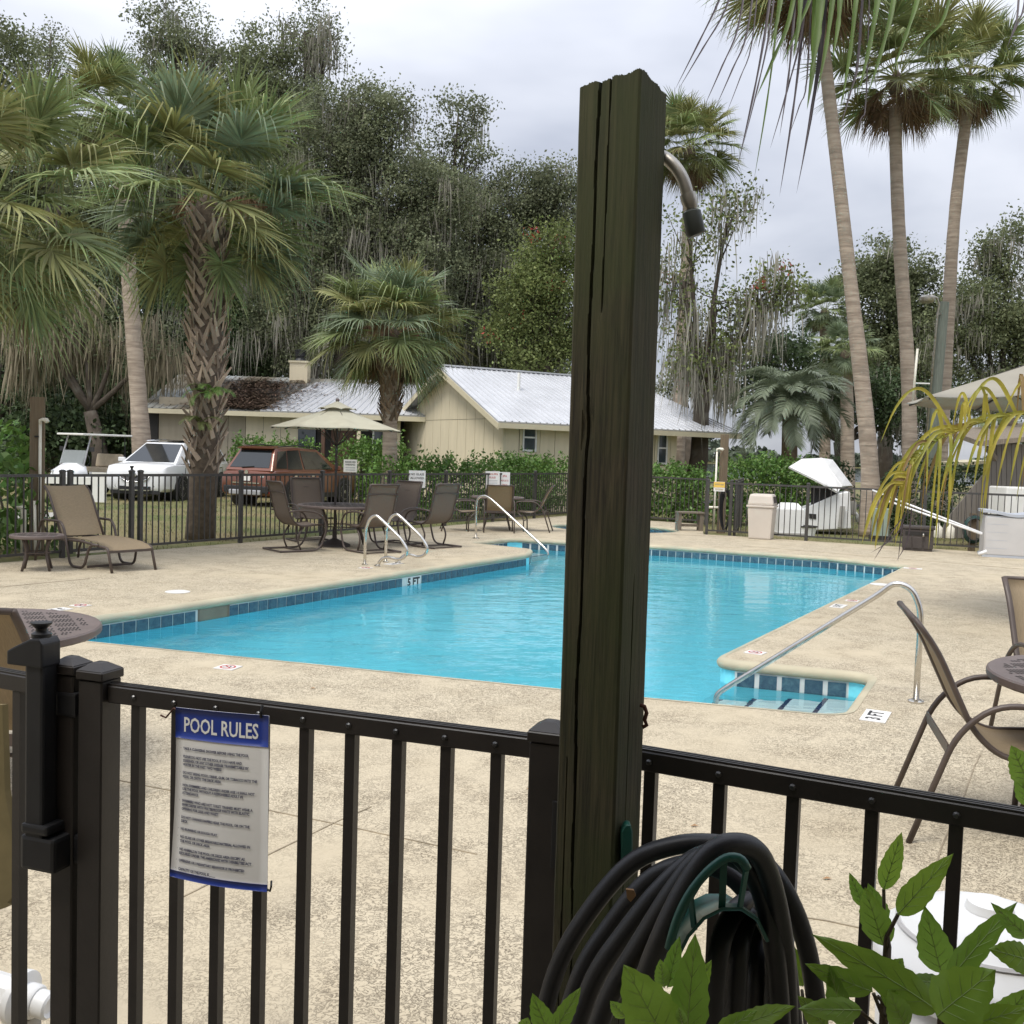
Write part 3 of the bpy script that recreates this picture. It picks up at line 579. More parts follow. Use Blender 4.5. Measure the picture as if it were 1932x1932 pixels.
# ------------------------------------------------------------------ near fence and gate
nf = thing('near_fence', 'dark bronze picket fence close to the camera holding the rules sign', 'fence')
n0 = G(189, 1246, 1.22).xy; n1 = G(1040, 1356, 1.21).xy; n2 = G(1210, 1412, 1.162).xy; n3 = G(1932, 1529, 1.164).xy
ndir = (n1-n0).normalized(); fence_rz = math.atan2(ndir.y, ndir.x)
def near_post(p, wd, h, root, name='post'):
    o = obj(name, MB().box((p[0], p[1], h/2), (wd, wd, h), fence_rz), MT['fence_dark'], root, bevel=.003, seg=1)
    c = MB(); c.box((p[0], p[1], h+.009), (wd*1.12, wd*1.12, .018), fence_rz); c.box((p[0], p[1], h+.0255), (wd*1.12, wd*1.12, .015), fence_rz, tap=(.3, .3)); obj('post_cap', c, MT['fence_dark'], o, bevel=.002, seg=1); return o
near_post(n0, .058, 1.185, nf); near_post(n1, .058, 1.175, nf)
def rail(a, b, z, root, name='top_rail'):                # channel rail with a ribbed top
    a = Vector((*a, z)); b = Vector((*b, z)); o = obj(name, MB().bar(a, b, .030, .034), MT['fence_dark'], root, bevel=.002, seg=1)
    r_ = MB()
    for s_ in (-.009, 0, .009): t = (b-a).normalized(); n_ = Vector((-t.y, t.x, 0)); r_.bar(a+n_*s_+Z*.0185, b+n_*s_+Z*.0185, .005, .004)
    obj('rail_ridge', r_, MT['fence_dark'], o); return o
def near_run(a, b, k, root, h=1.158, pk=.020):
    a = Vector(a); b = Vector(b); t = (b-a).normalized(); rz = math.atan2(t.y, t.x); n_ = Vector((t.y, -t.x))
    rail(a+t*.03, b-t*.0, h, root); rail(a+t*.03, b, .12, root, 'bottom_rail')
    pm = MB().box((0, 0, 0), (pk, pk, h-.155)).mesh('picket'); pm.materials.append(MT['fence_dark'])
    sc = MB().lathe([(.0055, 0), (.0055, .002), (.003, .0045)], (0, 0, 0), 8).mesh('screw'); sc.materials.append(MT['screw'])
    for i in range(k):
        p = a+(b-a)*((i+1)/(k+1)); o = link('picket', pm, None, root); o.location = (p.x, p.y, .137+(h-.155)/2); o.rotation_euler = (0, 0, rz)
        s_ = link('screw', sc, None, o); s_.location = (0, -.0152, (h-.155)/2+.018); s_.rotation_euler = (R(90), 0, 0)
near_run(n0, n1, 9, nf)
nf2 = thing('near_fence', 'dark bronze picket fence at the lower right behind the hose and shrub', 'fence')
nd2 = (n3-n2).normalized(); near_run(n2-nd2*.10, n3+nd2*.75, 11, nf2, h=1.145)
obj('wall_bracket', MB().box((n2.x-nd2.x*.10, n2.y-nd2.y*.10, 1.145), (.05, .04, .05), fence_rz), MT['fence_dark'], nf2)
# gate at the lower left
ng = thing('near_gate', 'dark metal gate at the lower left with black magnetic latch', 'gate')
g1 = n0-ndir*.070; g0 = G(-160, 1225, 1.18).xy
near_post(g1, .054, 1.19, ng, 'gate_stile'); gd = (g1-g0).normalized()
rail(g0, g1-gd*.02, 1.15, ng); rail(g0, g1-gd*.02, .12, ng, 'bottom_rail')
pm = MB().box((0, 0, 0), (.022, .022, .995)).mesh('picket'); pm.materials.append(MT['fence_dark'])
for s_ in (.150, .262, .374): p = g1-gd*s_; o = link('picket', pm, None, ng); o.location = (p.x, p.y, .137+.4975); o.rotation_euler = (0, 0, math.atan2(gd.y, gd.x))
lt = Vector((g1.x, g1.y))+Vector((ndir.y, -ndir.x))*.050-ndir*.03; rz = fence_rz
lo = obj('latch_tube', MB().box((lt.x, lt.y, 1.03), (.045, .040, .42), rz), MT['black_plastic'], ng, bevel=.006)
hd = MB(); M_ = Matrix.Translation((lt.x, lt.y, 0)) @ Matrix.Rotation(rz, 4, 'Z'); pts = [(-.062, 1.21), (.026, 1.21), (.026, 1.258), (.018, 1.268), (-.005, 1.266), (-.045, 1.247), (-.062, 1.238)]
hd.slab([M_ @ Vector((x_, -.026, z_)) for x_, z_ in pts], M_.to_3x3() @ Vector((0, .05, 0))); obj('latch_head', hd, MT['black_plastic'], lo, bevel=.004)
obj('latch_knob', MB().lathe([(.019, 0), (.019, .008), (.011, .013), (.011, .018), (.020, .027), (.020, .030), (.015, .029)], (lt.x+.0, lt.y, 1.266), 20), MT['black_plastic'], lo, auto=40)
st = MB(); st.box((lt.x+.012, lt.y, .835), (.085, .052, .07), rz); st.box((lt.x+.045, lt.y+.03, .835), (.10, .03, .06), rz); obj('latch_striker', st, MT['black_plastic'], lo, bevel=.008)
obj('latch_collar', MB().box((lt.x+.006, lt.y-.002, .885), (.066, .05, .02), rz), MT['black_plastic'], lo, bevel=.006); obj('latch_bracket', MB().box((lt.x+.05, lt.y+.02, 1.13), (.05, .03, .05), rz), MT['black_plastic'], lo, bevel=.006)
obj('latch_screw', MB().lathe([(.004, 0), (.003, .003)], (0, 0, 0), 8), MT['steel'], lo).location = (lt.x+.03, lt.y-.027, .84)
# ------------------------------------------------------------------ weathered shower post in front
m_, N, L, B = node_mat('mossy_wood'); tcn = N.new('ShaderNodeTexCoord'); mp = N.new('ShaderNodeMapping'); mp.inputs['Scale'].default_value = (34, 34, 1.3); L.new(tcn.outputs['Object'], mp.inputs[0]); P = mp.outputs[0]
gr = nz(N, L, P, 4, 7, .7, .6); al = nz(N, L, tcn.outputs['Object'], 3.4, 5, .6)
c = mixc(N, L, mrange(N, L, gr, .36, .64), (.018, .014, .008), (.088, .072, .038)); c = mixc(N, L, mrange(N, L, al, .36, .62, .05, .75), c, (.042, .054, .012)); c = mixc(N, L, mrange(N, L, nz(N, L, P, 9, 4, .7), .60, .72, 0, .6), c, (.022, .018, .012))
L.new(c, B.inputs['Base Color']); B.inputs['Roughness'].default_value = .85; bp = N.new('ShaderNodeBump'); bp.inputs['Strength'].default_value = .5; bp.inputs['Distance'].default_value = .003; L.new(nz(N, L, P, 9, 6, .7), bp.inputs['Height']); L.new(bp.outputs[0], B.inputs['Normal'])
mat('crack', (.006, .005, .004), .9)
PD = 1.60
pt_top = D(1177, 160, PD); pt_bot = D(1122, 1760, PD); axis = (pt_top-pt_bot).normalized()
shower = thing('outdoor_shower', 'tall mossy cracked timber post with grey shower pipe, nearest the camera', 'shower post')
PW = .101; prz = R(-31)                               # square post seen over its corner
def post_section(z):                                 # outline with eased corner, returns list of xy round the axis point
    return [(-.5, -.5), (.5, -.5), (.5, .5), (-.5, .5)]
bmv = bmesh.new(); NS = 110; segs = 12; ring_prev = None; zb = -.05; zt = pt_top.z
ax0 = pt_bot+axis*((zb-pt_bot.z)/axis.z)
FN = [(0, -1), (1, 0), (0, 1), (-1, 0)]
def wood_ring(z, zz):
    c_ = ax0+axis*((z-zb)/axis.z); vs = []
    for side in range(4):
        for j in range(segs):
            t = j/segs; cs = [(-.5, -.5), (.5, -.5), (.5, .5), (-.5, .5)]; a, b = cs[side], cs[(side+1) % 4]; x_ = a[0]+(b[0]-a[0])*t; y_ = a[1]+(b[1]-a[1])*t
            rr = math.hypot(x_, y_); k_ = min(1, .682/rr); ww = PW*(1.0+.006*math.sin(z*3.1)); dep = random.gauss(0, .00012)
            if side == 0:
                wc = .33+.02*math.sin(z*3.2)+.012*math.sin(z*9)+.010*math.sin(z*23); taper = 1.0 if z > 1.0 else .55
                if abs(t-wc) < .020*taper: dep = -.014
                wc2 = .52+.015*math.sin(z*6)
                if z > zt-.34 and abs(t-wc2) < .009: dep = -.010
                if abs(z-(zt-.52)) < .02 and abs(t-wc) < .10: dep = min(dep, -.004)
                if z < zt-1.05 and abs(t-(.16+.01*math.sin(z*7))) < .008: dep = -.006
            if side == 1 and z < zt-.75 and abs(t-(.42+.015*math.sin(z*4))) < .008: dep = -.006
            vs.append(bmv.verts.new(Vector((c_.x, c_.y, z+zz(x_, y_))) + Vector(rot((x_*k_*ww+FN[side][0]*dep, y_*k_*ww+FN[side][1]*dep, 0), prz))))
    return vs
segs = 84
for i in range(NS+1):
    z = zb+(zt-zb)*i/NS
    top = (i == NS); zz = (lambda x_, y_: (-.010*(abs(x_-.5)+abs(y_+.5))+.0015*math.sin(x_*17)+.0015*math.sin(y_*15)+random.uniform(-.0012, .0012))) if top else (lambda x_, y_: 0)
    ring = wood_ring(z, zz)
    if ring_prev:
        for j in range(len(ring)): bmv.faces.new((ring_prev[j], ring_prev[(j+1) % len(ring)], ring[(j+1) % len(ring)], ring[j]))
    ring_prev = ring
cv = bmv.verts.new(Vector((pt_top.x, pt_top.y, zt-.008)))
for j in range(len(ring_prev)): bmv.faces.new((ring_prev[j], ring_prev[(j+1) % len(ring_prev)], cv))
me = bpy.data.meshes.new('post'); bmv.to_mesh(me); bmv.free(); po = link('post', me, MT['mossy_wood'], shower); me.polygons.foreach_set('use_smooth', [True]*len(me.polygons)); me.set_sharp_from_angle(angle=R(28))
SD = PD+.03
sp = [D(1235, 300, SD+.03), D(1262, 300, SD), D(1282, 322, SD-.01), D(1300, 372, SD-.01), D(1303, 384, SD-.01)]
pipe = obj('shower_pipe', MB().tube(fillet([D(1200, 290, SD+.06), D(1254, 293, SD), D(1288, 330, SD-.01), D(1303, 390, SD-.01)], .04, 8), .0098, 14), MT['galv'], shower, smooth=True)
obj('pipe_collar', MB().tube([D(1297, 366, SD-.01), D(1301, 380, SD-.01), D(1304, 392, SD-.01), D(1305, 400, SD-.01)], [.0125, .0128, .0105, .006], 14), MT['galv'], pipe, auto=50)
mat('shower_head', (.075, .085, .080), .5, .3)
obj('shower_head', MB().tube([D(1304.5, 396, SD-.01), D(1305, 400, SD-.01), D(1313, 441, SD-.01), D(1314, 444, SD-.01)], [.009, .0142, .0152, .013], 18), MT['shower_head'], shower, auto=50)
# rusty eyelet on the post and green hook plate
mat('rust', (.085, .03, .018), .8, var=.3)
obj('rusty_hook', MB().tube([D(1208, 1330, PD-.02), D(1216, 1333, PD-.02), D(1220, 1345, PD-.02), D(1216, 1358, PD-.02), D(1220, 1368, PD-.02), D(1212, 1372, PD-.02)], .0035, 6), MT['rust'], shower, smooth=True)
hp = D(1185, 1590, PD-.075); obj('gate_latch_plate', MB().box(tuple(D(1047, 1575, 1.69)), (.012, .006, .115), fence_rz), MT['black_plastic'], nf, bevel=.002)
# ================================================================== POOL FITTINGS AND FURNITURE
def PL(u, v, A, B):                                  # point seen at (u,v) in the vertical plane through ground points A,B
    A = Vector(A[:2]); B = Vector(B[:2]); t = (B-A).normalized(); n_ = Vector((-t.y, t.x)); d = ray(u, v); k = A.dot(n_)/(d[0]*n_.x+d[1]*n_.y); return Vector((d[0]*k, d[1]*k, EYE+d[2]*k))
def flange(mb, p, r=.05): return mb.lathe([(r, 0.002), (r, .012), (r*.6, .022)], (p[0], p[1], 0), 18)
# near handrail
A = G(1728, 1325); E_ = G(1352, 1325, -.2)
hr = thing('pool_handrail', 'shiny steel handrail over the white entry steps at right', 'handrail')
pts = [A]+[PL(u, v, A, E_) for u, v in ((1738, 1152), (1721, 1110), (1688, 1098), (1660, 1120), (1369, 1298), (1352, 1310), (1350, 1330))]; pts[1].z = min(pts[1].z, .74)
obj('rail', MB().tube(fillet(pts, .16, 6), .0215, 14), MT['steel'], hr, smooth=True); obj('flange', flange(MB(), A, .055), MT['steel'], hr, auto=40)
# far handrail
A = G(898, 1016); E_ = G(1034, 1050, -.2)
hr2 = thing('pool_handrail', 'steel handrail into the far pool corner in front of the patio table', 'handrail')
pts = [A]+[PL(u, v, A, E_) for u, v in ((898, 960), (900, 941), (912, 934), (926, 941), (1028, 1034), (1034, 1042), (1034, 1052))]
obj('rail', MB().tube(fillet(pts, .12, 5), .0215, 12), MT['steel'], hr2, smooth=True); obj('flange', flange(MB(), A, .07), MT['steel'], hr2, auto=40)
# ladder: a pair of S shaped grab rails
ld = thing('pool_ladder', 'pair of curved steel ladder grab rails beside the 5 FT marker', 'ladder')
nw = Vector((.873, -.487, 0)); tw = Vector((.487, .873, 0)); F1 = G(688, 1066)
prof_ = [(0, 0), (.0, .5), (.06, .66), (.17, .73), (.27, .67), (.62, .42), (.74, .27), (.70, .16), (.58, .12), (.42, .15), (.30, .12), (.22, .0)]
for k in (0, .5):
    o = F1+tw*k; obj('grab_rail', MB().tube(fillet([o+nw*s_+Z*z_ for s_, z_ in prof_], .08, 4), .0215, 12), MT['steel'], ld, smooth=True)
    obj('flange', flange(MB(), o, .045), MT['steel'], ld, auto=40); obj('flange', flange(MB(), o+nw*.22, .045), MT['steel'], ld, auto=40)
# deck markers
def marker(u, v, txt, ang, wd, hg, label, flip=False, nodive=False):
    p = G(u, v); r_ = thing('depth_marker' if txt else 'no_diving_marker', label, 'marker', (p.x, p.y, .0), ang)
    pl_ = obj('plate', MB().box((0, 0, .004), (wd, hg, .006)), MT['marker_white'], r_)
    if txt: put_text(txt, hg*.82, 'ink_black', r_, Matrix.Translation((0, 0, .0085)), .003)
    if nodive:
        rg = MB(); pr_ = []; R0, R1 = hg*.40, hg*.31
        vs = [(q*math.cos(2*math.pi*i/20), q*math.sin(2*math.pi*i/20), .0085) for q in (R0, R1) for i in range(20)]; rg.add(vs, [(i, (i+1) % 20, 20+(i+1) % 20, 20+i) for i in range(20)]); rg.box((0, 0, .0085), (R1*1.98, hg*.06, .001), R(-42)); obj('ring', rg, MT['ink_red'], r_)
        dv = MB(); dv.box((.0, -.01, .0087), (hg*.4, hg*.05, .001), R(25)); dv.box((hg*.1, hg*.10, .0087), (hg*.08, hg*.08, .001)); obj('diver', dv, MT['ink_black'], r_)
    return r_
aL = math.atan2(tw.y, tw.x)
marker(100, 1152, '3 FT', aL+math.pi, .34, .15, 'white 3 FT depth tile on the deck beside the near left table')
marker(152, 1143, '', aL, .15, .15, 'no diving tile right of the 3 FT tile by the left table', nodive=True)
marker(430, 1260, '', R(-16), .16, .15, 'no diving tile on the near pool edge above the rules sign', nodive=True)
marker(1425, 1232, '', R(-33), .16, .15, 'no diving tile at the corner beside the entry steps', nodive=True)
marker(1582, 1144, '5 FT', aL, .32, .15, 'white 5 FT depth tile on the right pool edge behind the handrail')
marker(1608, 1134, '', aL, .15, .15, 'no diving tile beside the 5 FT tile on the right pool edge', nodive=True)
marker(1652, 1352, '3 FT', R(63), .33, .16, 'white 3 FT depth tile near the brown chair at right')
marker(1722, 1073, '', R(-25), .28, .15, 'no diving tile at the far right pool corner', nodive=True)
marker(690, 1072, '', aL, .15, .15, 'no diving tile at the left foot of the ladder rail', nodive=True)
marker(743, 1064, '5 FT', aL+math.pi, .30, .15, 'white 5 FT depth tile at the right foot of the ladder rail')
for u, v, lb in ((335, 1117, 'round white skimmer lid on the left deck'), (1660, 1103, 'white lid in the deck near the far right pool corner')):
    p = G(u, v); tag(obj('skimmer_lid', MB().lathe([(.135, .0), (.135, .005), (.12, .008), (.02, .008), (.015, .006)], (p.x, p.y, .001), 28), MT['marker_white'], auto=40), lb, 'lid')
# ------------------------------------------------------------------ chairs
def sling_sheet(path, half, th=.006, nx=6, sag=.012):
    P_ = []
    for i in range(nx+1):
        s_ = -1+2*i/nx; P_.append([(s_*half, p[0], p[1]-sag*(1-s_*s_)) for p in path])
    return MB().grid(P_, th)
def chair_a(name, label, sling='sling', group=None):
    r_ = thing(name, label, 'chair', group=group); hw = .27
    path = fillet([Vector((0, -.46, .99)), Vector((0, -.36, .86)), Vector((0, -.19, .50)), Vector((0, -.06, .395)), Vector((0, .31, .425))], .12, 5)
    for s_ in (-1, 1):
        obj('side_rail', MB().tube([(s_*hw, p.y, p.z) for p in path], .019, 8, flat=.7), MT['chair_frame'], r_, smooth=True)
        arm = fillet([(s_*(hw+.045), -.44, 0), (s_*(hw+.045), -.27, .50), (s_*(hw+.045), -.12, .645), (s_*(hw+.045), .22, .645), (s_*(hw+.04), .33, .60), (s_*(hw+.02), .30, .43)], .10, 5)
        obj('arm_and_rear_leg', MB().tube(arm, .014, 8), MT['chair_frame'], r_, smooth=True)
        obj('front_leg', MB().tube(fillet([(s_*(hw+.01), .27, .415), (s_*(hw+.03), .13, .27), (s_*(hw+.035), .12, 0)], .06, 4), .014, 8), MT['chair_frame'], r_, smooth=True)
    obj('back_bar', MB().tube([(-hw, -.46, .985), (hw, -.46, .985)], .014, 8), MT['chair_frame'], r_, smooth=True); obj('seat_bar', MB().tube([(-hw, .295, .415), (hw, .295, .415)], .013, 8), MT['chair_frame'], r_, smooth=True)
    obj('rear_brace', MB().bar((-hw-.04, -.30, .43), (hw+.04, -.30, .43), .006, .05), MT['chair_frame'], r_); obj('front_stretcher', MB().tube([(-hw-.03, .125, .23), (hw+.03, .125, .23)], .010, 6), MT['chair_frame'], r_)
    obj('sling', sling_sheet([(p.y+.004, p.z+.004) for p in path], hw-.005), MT[sling], r_, smooth=True)
    return r_
def chair_b(name, label, sling='sling_dark', group=None):          # high back spring base
    r_ = thing(name, label, 'chair', group=group); hw = .27
    path = fillet([Vector((0, -.42, 1.10)), Vector((0, -.37, .98)), Vector((0, -.24, .52)), Vector((0, -.10, .40)), Vector((0, .29, .43))], .12, 5)
    for s_ in (-1, 1):
        obj('side_rail', MB().tube([(s_*hw, p.y, p.z) for p in path], .022, 8, flat=.7), MT['chair_frame'], r_, smooth=True)
        loop = fillet([(s_*(hw+.05), -.30, .64), (s_*(hw+.05), -.02, .66), (s_*(hw+.05), .26, .60), (s_*(hw+.05), .36, .38), (s_*(hw+.05), .24, .02), (s_*(hw+.05), -.44, .02)], .14, 6)
        obj('arm_loop', MB().tube(loop, .016, 8), MT['chair_frame'], r_, smooth=True)
        obj('spring', MB().tube(fillet([(s_*(hw-.02), -.02, .385), (s_*(hw-.02), -.14, .22), (s_*(hw-.02), -.06, .03)], .1, 4), .015, 8), MT['chair_frame'], r_, smooth=True)
    obj('base_bar', MB().bar((-hw-.05, -.43, .02), (hw+.05, -.43, .02), .03, .02), MT['chair_frame'], r_); obj('base_bar', MB().bar((-hw-.05, -.06, .022), (hw+.05, -.06, .022), .03, .02), MT['chair_frame'], r_)
    obj('back_bar', MB().tube([(-hw, -.42, 1.095), (hw, -.42, 1.095)], .016, 8), MT['chair_frame'], r_, smooth=True); obj('back_bar', MB().tube([(-hw, -.375, .93), (0, -.365, .945), (hw, -.375, .93)], .010, 6), MT['chair_frame'], r_, smooth=True)
    obj('sling', sling_sheet([(p.y+.004, p.z+.004) for p in path], hw-.005), MT[sling], r_, smooth=True)
    return r_
def place(o, x, y, rz): o.location = (x, y, 0); o.rotation_euler = (0, 0, R(rz))
ca = chair_a('sling_chair', 'brown sling armchair turned sideways at the near right table'); place(ca, 2.30, 4.64, -104)
CA = 'brown sling chairs around the pool tables'
ca['group'] = CA
def ca_copy(x, y, rz, label): return copy_tree(ca, loc=(x, y, 0), rz=R(rz), label=label, group=CA)
ca_copy(3.30, 5.85, 176, 'brown sling chair at the right frame edge behind the perforated table')
ca_copy(-2.16, 4.42, -4, 'brown sling chair at the left frame edge behind the gate')
ca_copy(-1.05, 21.55, -84, 'tan sling chair facing right at the far patio table by the fence')
ca_copy(-.28, 21.62, 3, 'tan sling chair with its back to the pool at the far patio table')
ca_copy(.42, 22.05, 82, 'tan sling chair facing left at the far patio table by the fence')
cb = chair_b('rocker_chair', 'high back brown sling chair front left of the umbrella table'); CB = 'high back chairs around the umbrella table'; cb['group'] = CB; place(cb, -3.42, 16.35, -52)
for x, y, rz, lb in ((-3.50, 17.95, -150, 'high back brown sling chair behind and left of the umbrella table'), (-2.30, 16.55, 42, 'high back brown sling chair front right of the umbrella table, nearest the ladder'), (-2.05, 17.95, 150, 'high back brown sling chair behind right of the umbrella table'), (-1.40, 17.75, 48, 'high back brown sling chair farthest right of the umbrella table')):
    copy_tree(cb, loc=(x, y, 0), rz=R(rz), label=lb, group=CB)
# ------------------------------------------------------------------ tables
def hole_top(r, z):                                   # perforated metal top: rows of short slots in groups
    mb = MB(); ny = int(r/.034)
    for iy in range(-ny, ny+1):
        y = iy*.034; nx = int(r/.017)
        for ix in range(-nx, nx+1):
            if ix % 7 in (0,): continue
            x = ix*.017+(.008 if iy % 2 else 0)
            if math.hypot(x, y) > r*.96 or math.hypot(x, y) < .06 or iy % 4 == 0: continue
            mb.add([(x-.0045, y-.011, z), (x+.0045, y-.011, z), (x+.0045, y+.011, z), (x-.0045, y+.011, z)], [(0, 1, 2, 3)])
    return mb
def table(name, label, r, h, mat_='table_brown', holes=True, legs=True, n=40):
    t_ = thing(name, label, 'table')
    tp = obj('tabletop', MB().lathe([(r-.05, h-.045), (r-.012, h-.045), (r, h-.035), (r, h-.008), (r-.008, h), (r-.03, h), (r-.038, h-.004), (.03, h-.004)], (0, 0, 0), n), MT[mat_], t_, auto=40)
    if holes: obj('perforations', hole_top(r-.05, h-.0025), MT['hole_dark'], tp)['kind'] = 'stuff'
    for i in range(4):
        a = R(45+90*i); c_, s_ = math.cos(a), math.sin(a)
        if legs: obj('leg', MB().tube(fillet([(c_*r*.66, s_*r*.66, h-.045), (c_*r*.50, s_*r*.50, h*.62), (c_*r*.52, s_*r*.52, h*.4), (c_*r*.70, s_*r*.70, 0)], .12, 4), .017, 8), MT['chair_frame'], t_, smooth=True)
    if legs: obj('leg_ring', MB().tube(arc((0, 0, h*.5), r*.49, 0, 360, 24, 'xy'), .010, 6, cap=False), MT['chair_frame'], t_, smooth=True)
    return t_
place(table('patio_table', 'round perforated brown table at the right frame edge', .60, .72), 2.84, 4.62, 10)
place(table('patio_table', 'round perforated brown table at the left frame edge behind the latch', .60, .72), -2.65, 5.02, 30)
tb = table('patio_table', 'round brown table under the cream umbrella', .76, .70, n=48); place(tb, -2.84, 17.25, 12)
place(table('patio_table', 'small round brown table by the far fence with three tan chairs', .58, .71), -.32, 22.25, 0)
sd_ = table('side_table', 'low round brown side table left of the lounger', .32, .45); place(sd_, -5.96, 12.85, 20)
# ------------------------------------------------------------------ umbrellas
mat('canvas', (.43, .41, .31), .85, var=.06, scale=3, col2=(.36, .33, .24), c2pos=(.5, .75)); mat('canvas_grey', (.28, .26, .21), .85, var=.08, scale=2.5)
def umbrella(name, label, x, y, r, ze, za, m_, n=8, tilt=(0, 0), pole=True, val=.0, rz=0):
    u_ = thing(name, label, 'umbrella', (x, y, 0), rz)
    def canopy(r0, r1, z0, z1, sc=.0):
        P_ = []
        for i in range(n*6+1):
            a = 2*math.pi*i/(n*6); ph = (i % 6)/6; row = []; rs = math.cos(math.pi/n)/math.cos((ph-.5)*2*math.pi/n)
            for k in range(7):
                t = k/6; rr = (r0+(r1-r0)*t); q = 1+(rs-1)*t; zz = z0+(z1-z0)*(t**.92)-.045*math.sin(math.pi*ph)*t*(1-.2*t)*r1+sc*math.sin(math.pi*ph)*(t > .95)
                xx, yy = rr*q*math.cos(a), rr*q*math.sin(a); row.append((xx, yy, zz+tilt[0]*xx+tilt[1]*yy))
            P_.append(row)
        return MB().grid(P_, .006)
    cp = obj('canopy', canopy(.16, r, za-.10, ze, .03), MT[m_], u_, smooth=True)
    obj('vent', canopy(.012, .30*r, za+.03, za-.11, .04), MT[m_], u_, smooth=True); obj('finial', MB().lathe([(.012, 0), (.03, .015), (.034, .04), (.018, .065)], (0, 0, za+.02), 12), MT['table_brown'], u_, auto=60)
    for i in range(n):
        a = 2*math.pi*i/n; p0 = Vector((.03*math.cos(a), .03*math.sin(a), za-.06)); p1 = Vector((r*.98*math.cos(a), r*.98*math.sin(a), ze-.02)); p1.z += tilt[0]*p1.x+tilt[1]*p1.y
        rb = obj('rib', MB().bar(p0, p1, .014, .02), MT['dark_brown'], u_); obj('strut', MB().bar(p0.lerp(p1, .5), (0, 0, ze-.30), .012, .014), MT['dark_brown'], rb)
    if pole:
        obj('pole', MB().tube([(0, 0, .05), (0, 0, za)], .021, 12), MT['dark_brown'], u_, auto=50)
        obj('base', MB().lathe([(.27, 0), (.27, .03), (.20, .06), (.10, .10), (.04, .13), (.035, .32), (.025, .32)], (0, 0, 0), 24), MT['dark_brown'], u_, auto=40)
        obj('crank_housing', MB().box((0, -.03, 1.35), (.045, .06, .11)), MT['dark_brown'], u_)
    return u_
umbrella('patio_umbrella', 'cream canvas umbrella open over the brown table by the cars', -2.98, 17.25, 1.10, 1.97, 2.40, 'canvas', 8, tilt=(-.0, .0), rz=R(20))
umbrella('patio_umbrella', 'beige canvas umbrella cut off by the right frame edge', 5.95, 11.0, 1.72, 2.38, 3.02, 'canvas_grey', 8, rz=R(10))
# ------------------------------------------------------------------ lounger
lg = thing('sun_lounger', 'tan sling chaise lounger with raised back by the left fence', 'lounger'); hw = .31
def lz(x): return x
seat = [(-.85, .34), (-.4, .36), (.2, .37), (.72, .33), (.86, .27)]
for s_ in (-1, 1):
    obj('side_rail', MB().tube(fillet([(p[0], s_*hw, p[1]-.02) for p in [(-.95, .34)]+seat[1:4]]+[(.80, s_*hw, .30), (.90, s_*hw, .0)], .08, 4), .018, 8), MT['chair_frame'], lg, smooth=True)
    obj('arm', MB().tube(fillet([(-.80, s_*(hw+.05), .34), (-.72, s_*(hw+.05), .54), (-.64, s_*(hw+.05), .58), (-.22, s_*(hw+.05), .58), (-.14, s_*(hw+.05), .50), (.02, s_*(hw+.05), .02), (.34, s_*(hw+.05), .02), (.44, s_*(hw+.03), .32), (.62, s_*(hw+.02), .33)], .09, 5), .017, 8), MT['chair_frame'], lg, smooth=True)
    obj('back_rail', MB().tube(fillet([(-.30, s_*(hw-.01), .37), (-.62, s_*(hw-.01), .92), (-.74, s_*(hw-.01), 1.02)], .1, 4), .017, 8), MT['chair_frame'], lg, smooth=True)
    obj('rear_leg', MB().tube(fillet([(-.80, s_*hw, .33), (-.92, s_*hw, .15), (-.95, s_*hw, 0)], .06, 4), .017, 8), MT['chair_frame'], lg, smooth=True)
for x_, z_ in ((.83, .26), (-.9, .32), (.34, .03), (-.3, .34)): obj('cross_bar', MB().bar((x_, -hw, z_), (x_, hw, z_), .025, .03), MT['chair_frame'], lg)
def sheet_x(path): return MB().grid([[(p[0], s_*(hw-.01), p[1]-.012*(1-(s_)**2)) for p in path] for s_ in (-1, -.6, -.2, .2, .6, 1)], .006)
obj('seat_sling', sheet_x([(-.28, .365), (0, .372), (.3, .37), (.6, .345), (.76, .31), (.82, .275)]), MT['sling'], lg, smooth=True)
obj('back_sling', sheet_x([(-.31, .39), (-.45, .63), (-.60, .89), (-.66, .965), (-.75, 1.03), (-.78, 1.03)]), MT['sling'], lg, smooth=True)
fa = (G(295, 1075)+G(210, 1082))*.5; dl = Vector((.80, -.60, 0)); lg.location = tuple(fa-dl*.90); lg.rotation_euler = (0, 0, math.atan2(dl.y, dl.x)); lg.location.z = 0
# ------------------------------------------------------------------ right side equipment
p = G(1441, 1018); cn = thing('trash_can', 'tan plastic trash can with hooded swing lid by the far right fence', 'trash can', (p.x, p.y+.25, 0), R(-24))
b_ = MB(); b_.box((0, 0, .34), (.46, .44, .68), tap=(1.17, 1.17)); obj('bin', b_, MT['tan_plastic'], cn, bevel=.03)
obj('rim', MB().box((0, 0, .70), (.58, .56, .045)), MT['tan_plastic'], cn, bevel=.012)
hd = MB(); hd.box((0, 0, .84), (.555, .53, .24), tap=(.86, .86)); ho = obj('hood', hd, MT['tan_plastic'], cn, bevel=.05); obj('flap_opening', MB().box((.255, 0, .845), (.02, .34, .14), ry=R(-16)), MT['dark_brown'], ho)
p = G(1738, 1040); db = thing('deck_box', 'dark brown resin deck box with a tap in front of the fence', 'box', (p.x, p.y+.2, 0), R(-22))
obj('body', MB().box((0, 0, .21), (.54, .40, .42), tap=(1.06, 1.06)), MT['dark_brown'], db, bevel=.012); obj('lid', MB().box((0, 0, .455), (.62, .46, .06)), MT['dark_brown'], db, bevel=.018); obj('front_recess', MB().box((-.02, -.212, .345), (.42, .012, .07)), MT['hole_dark'], db)
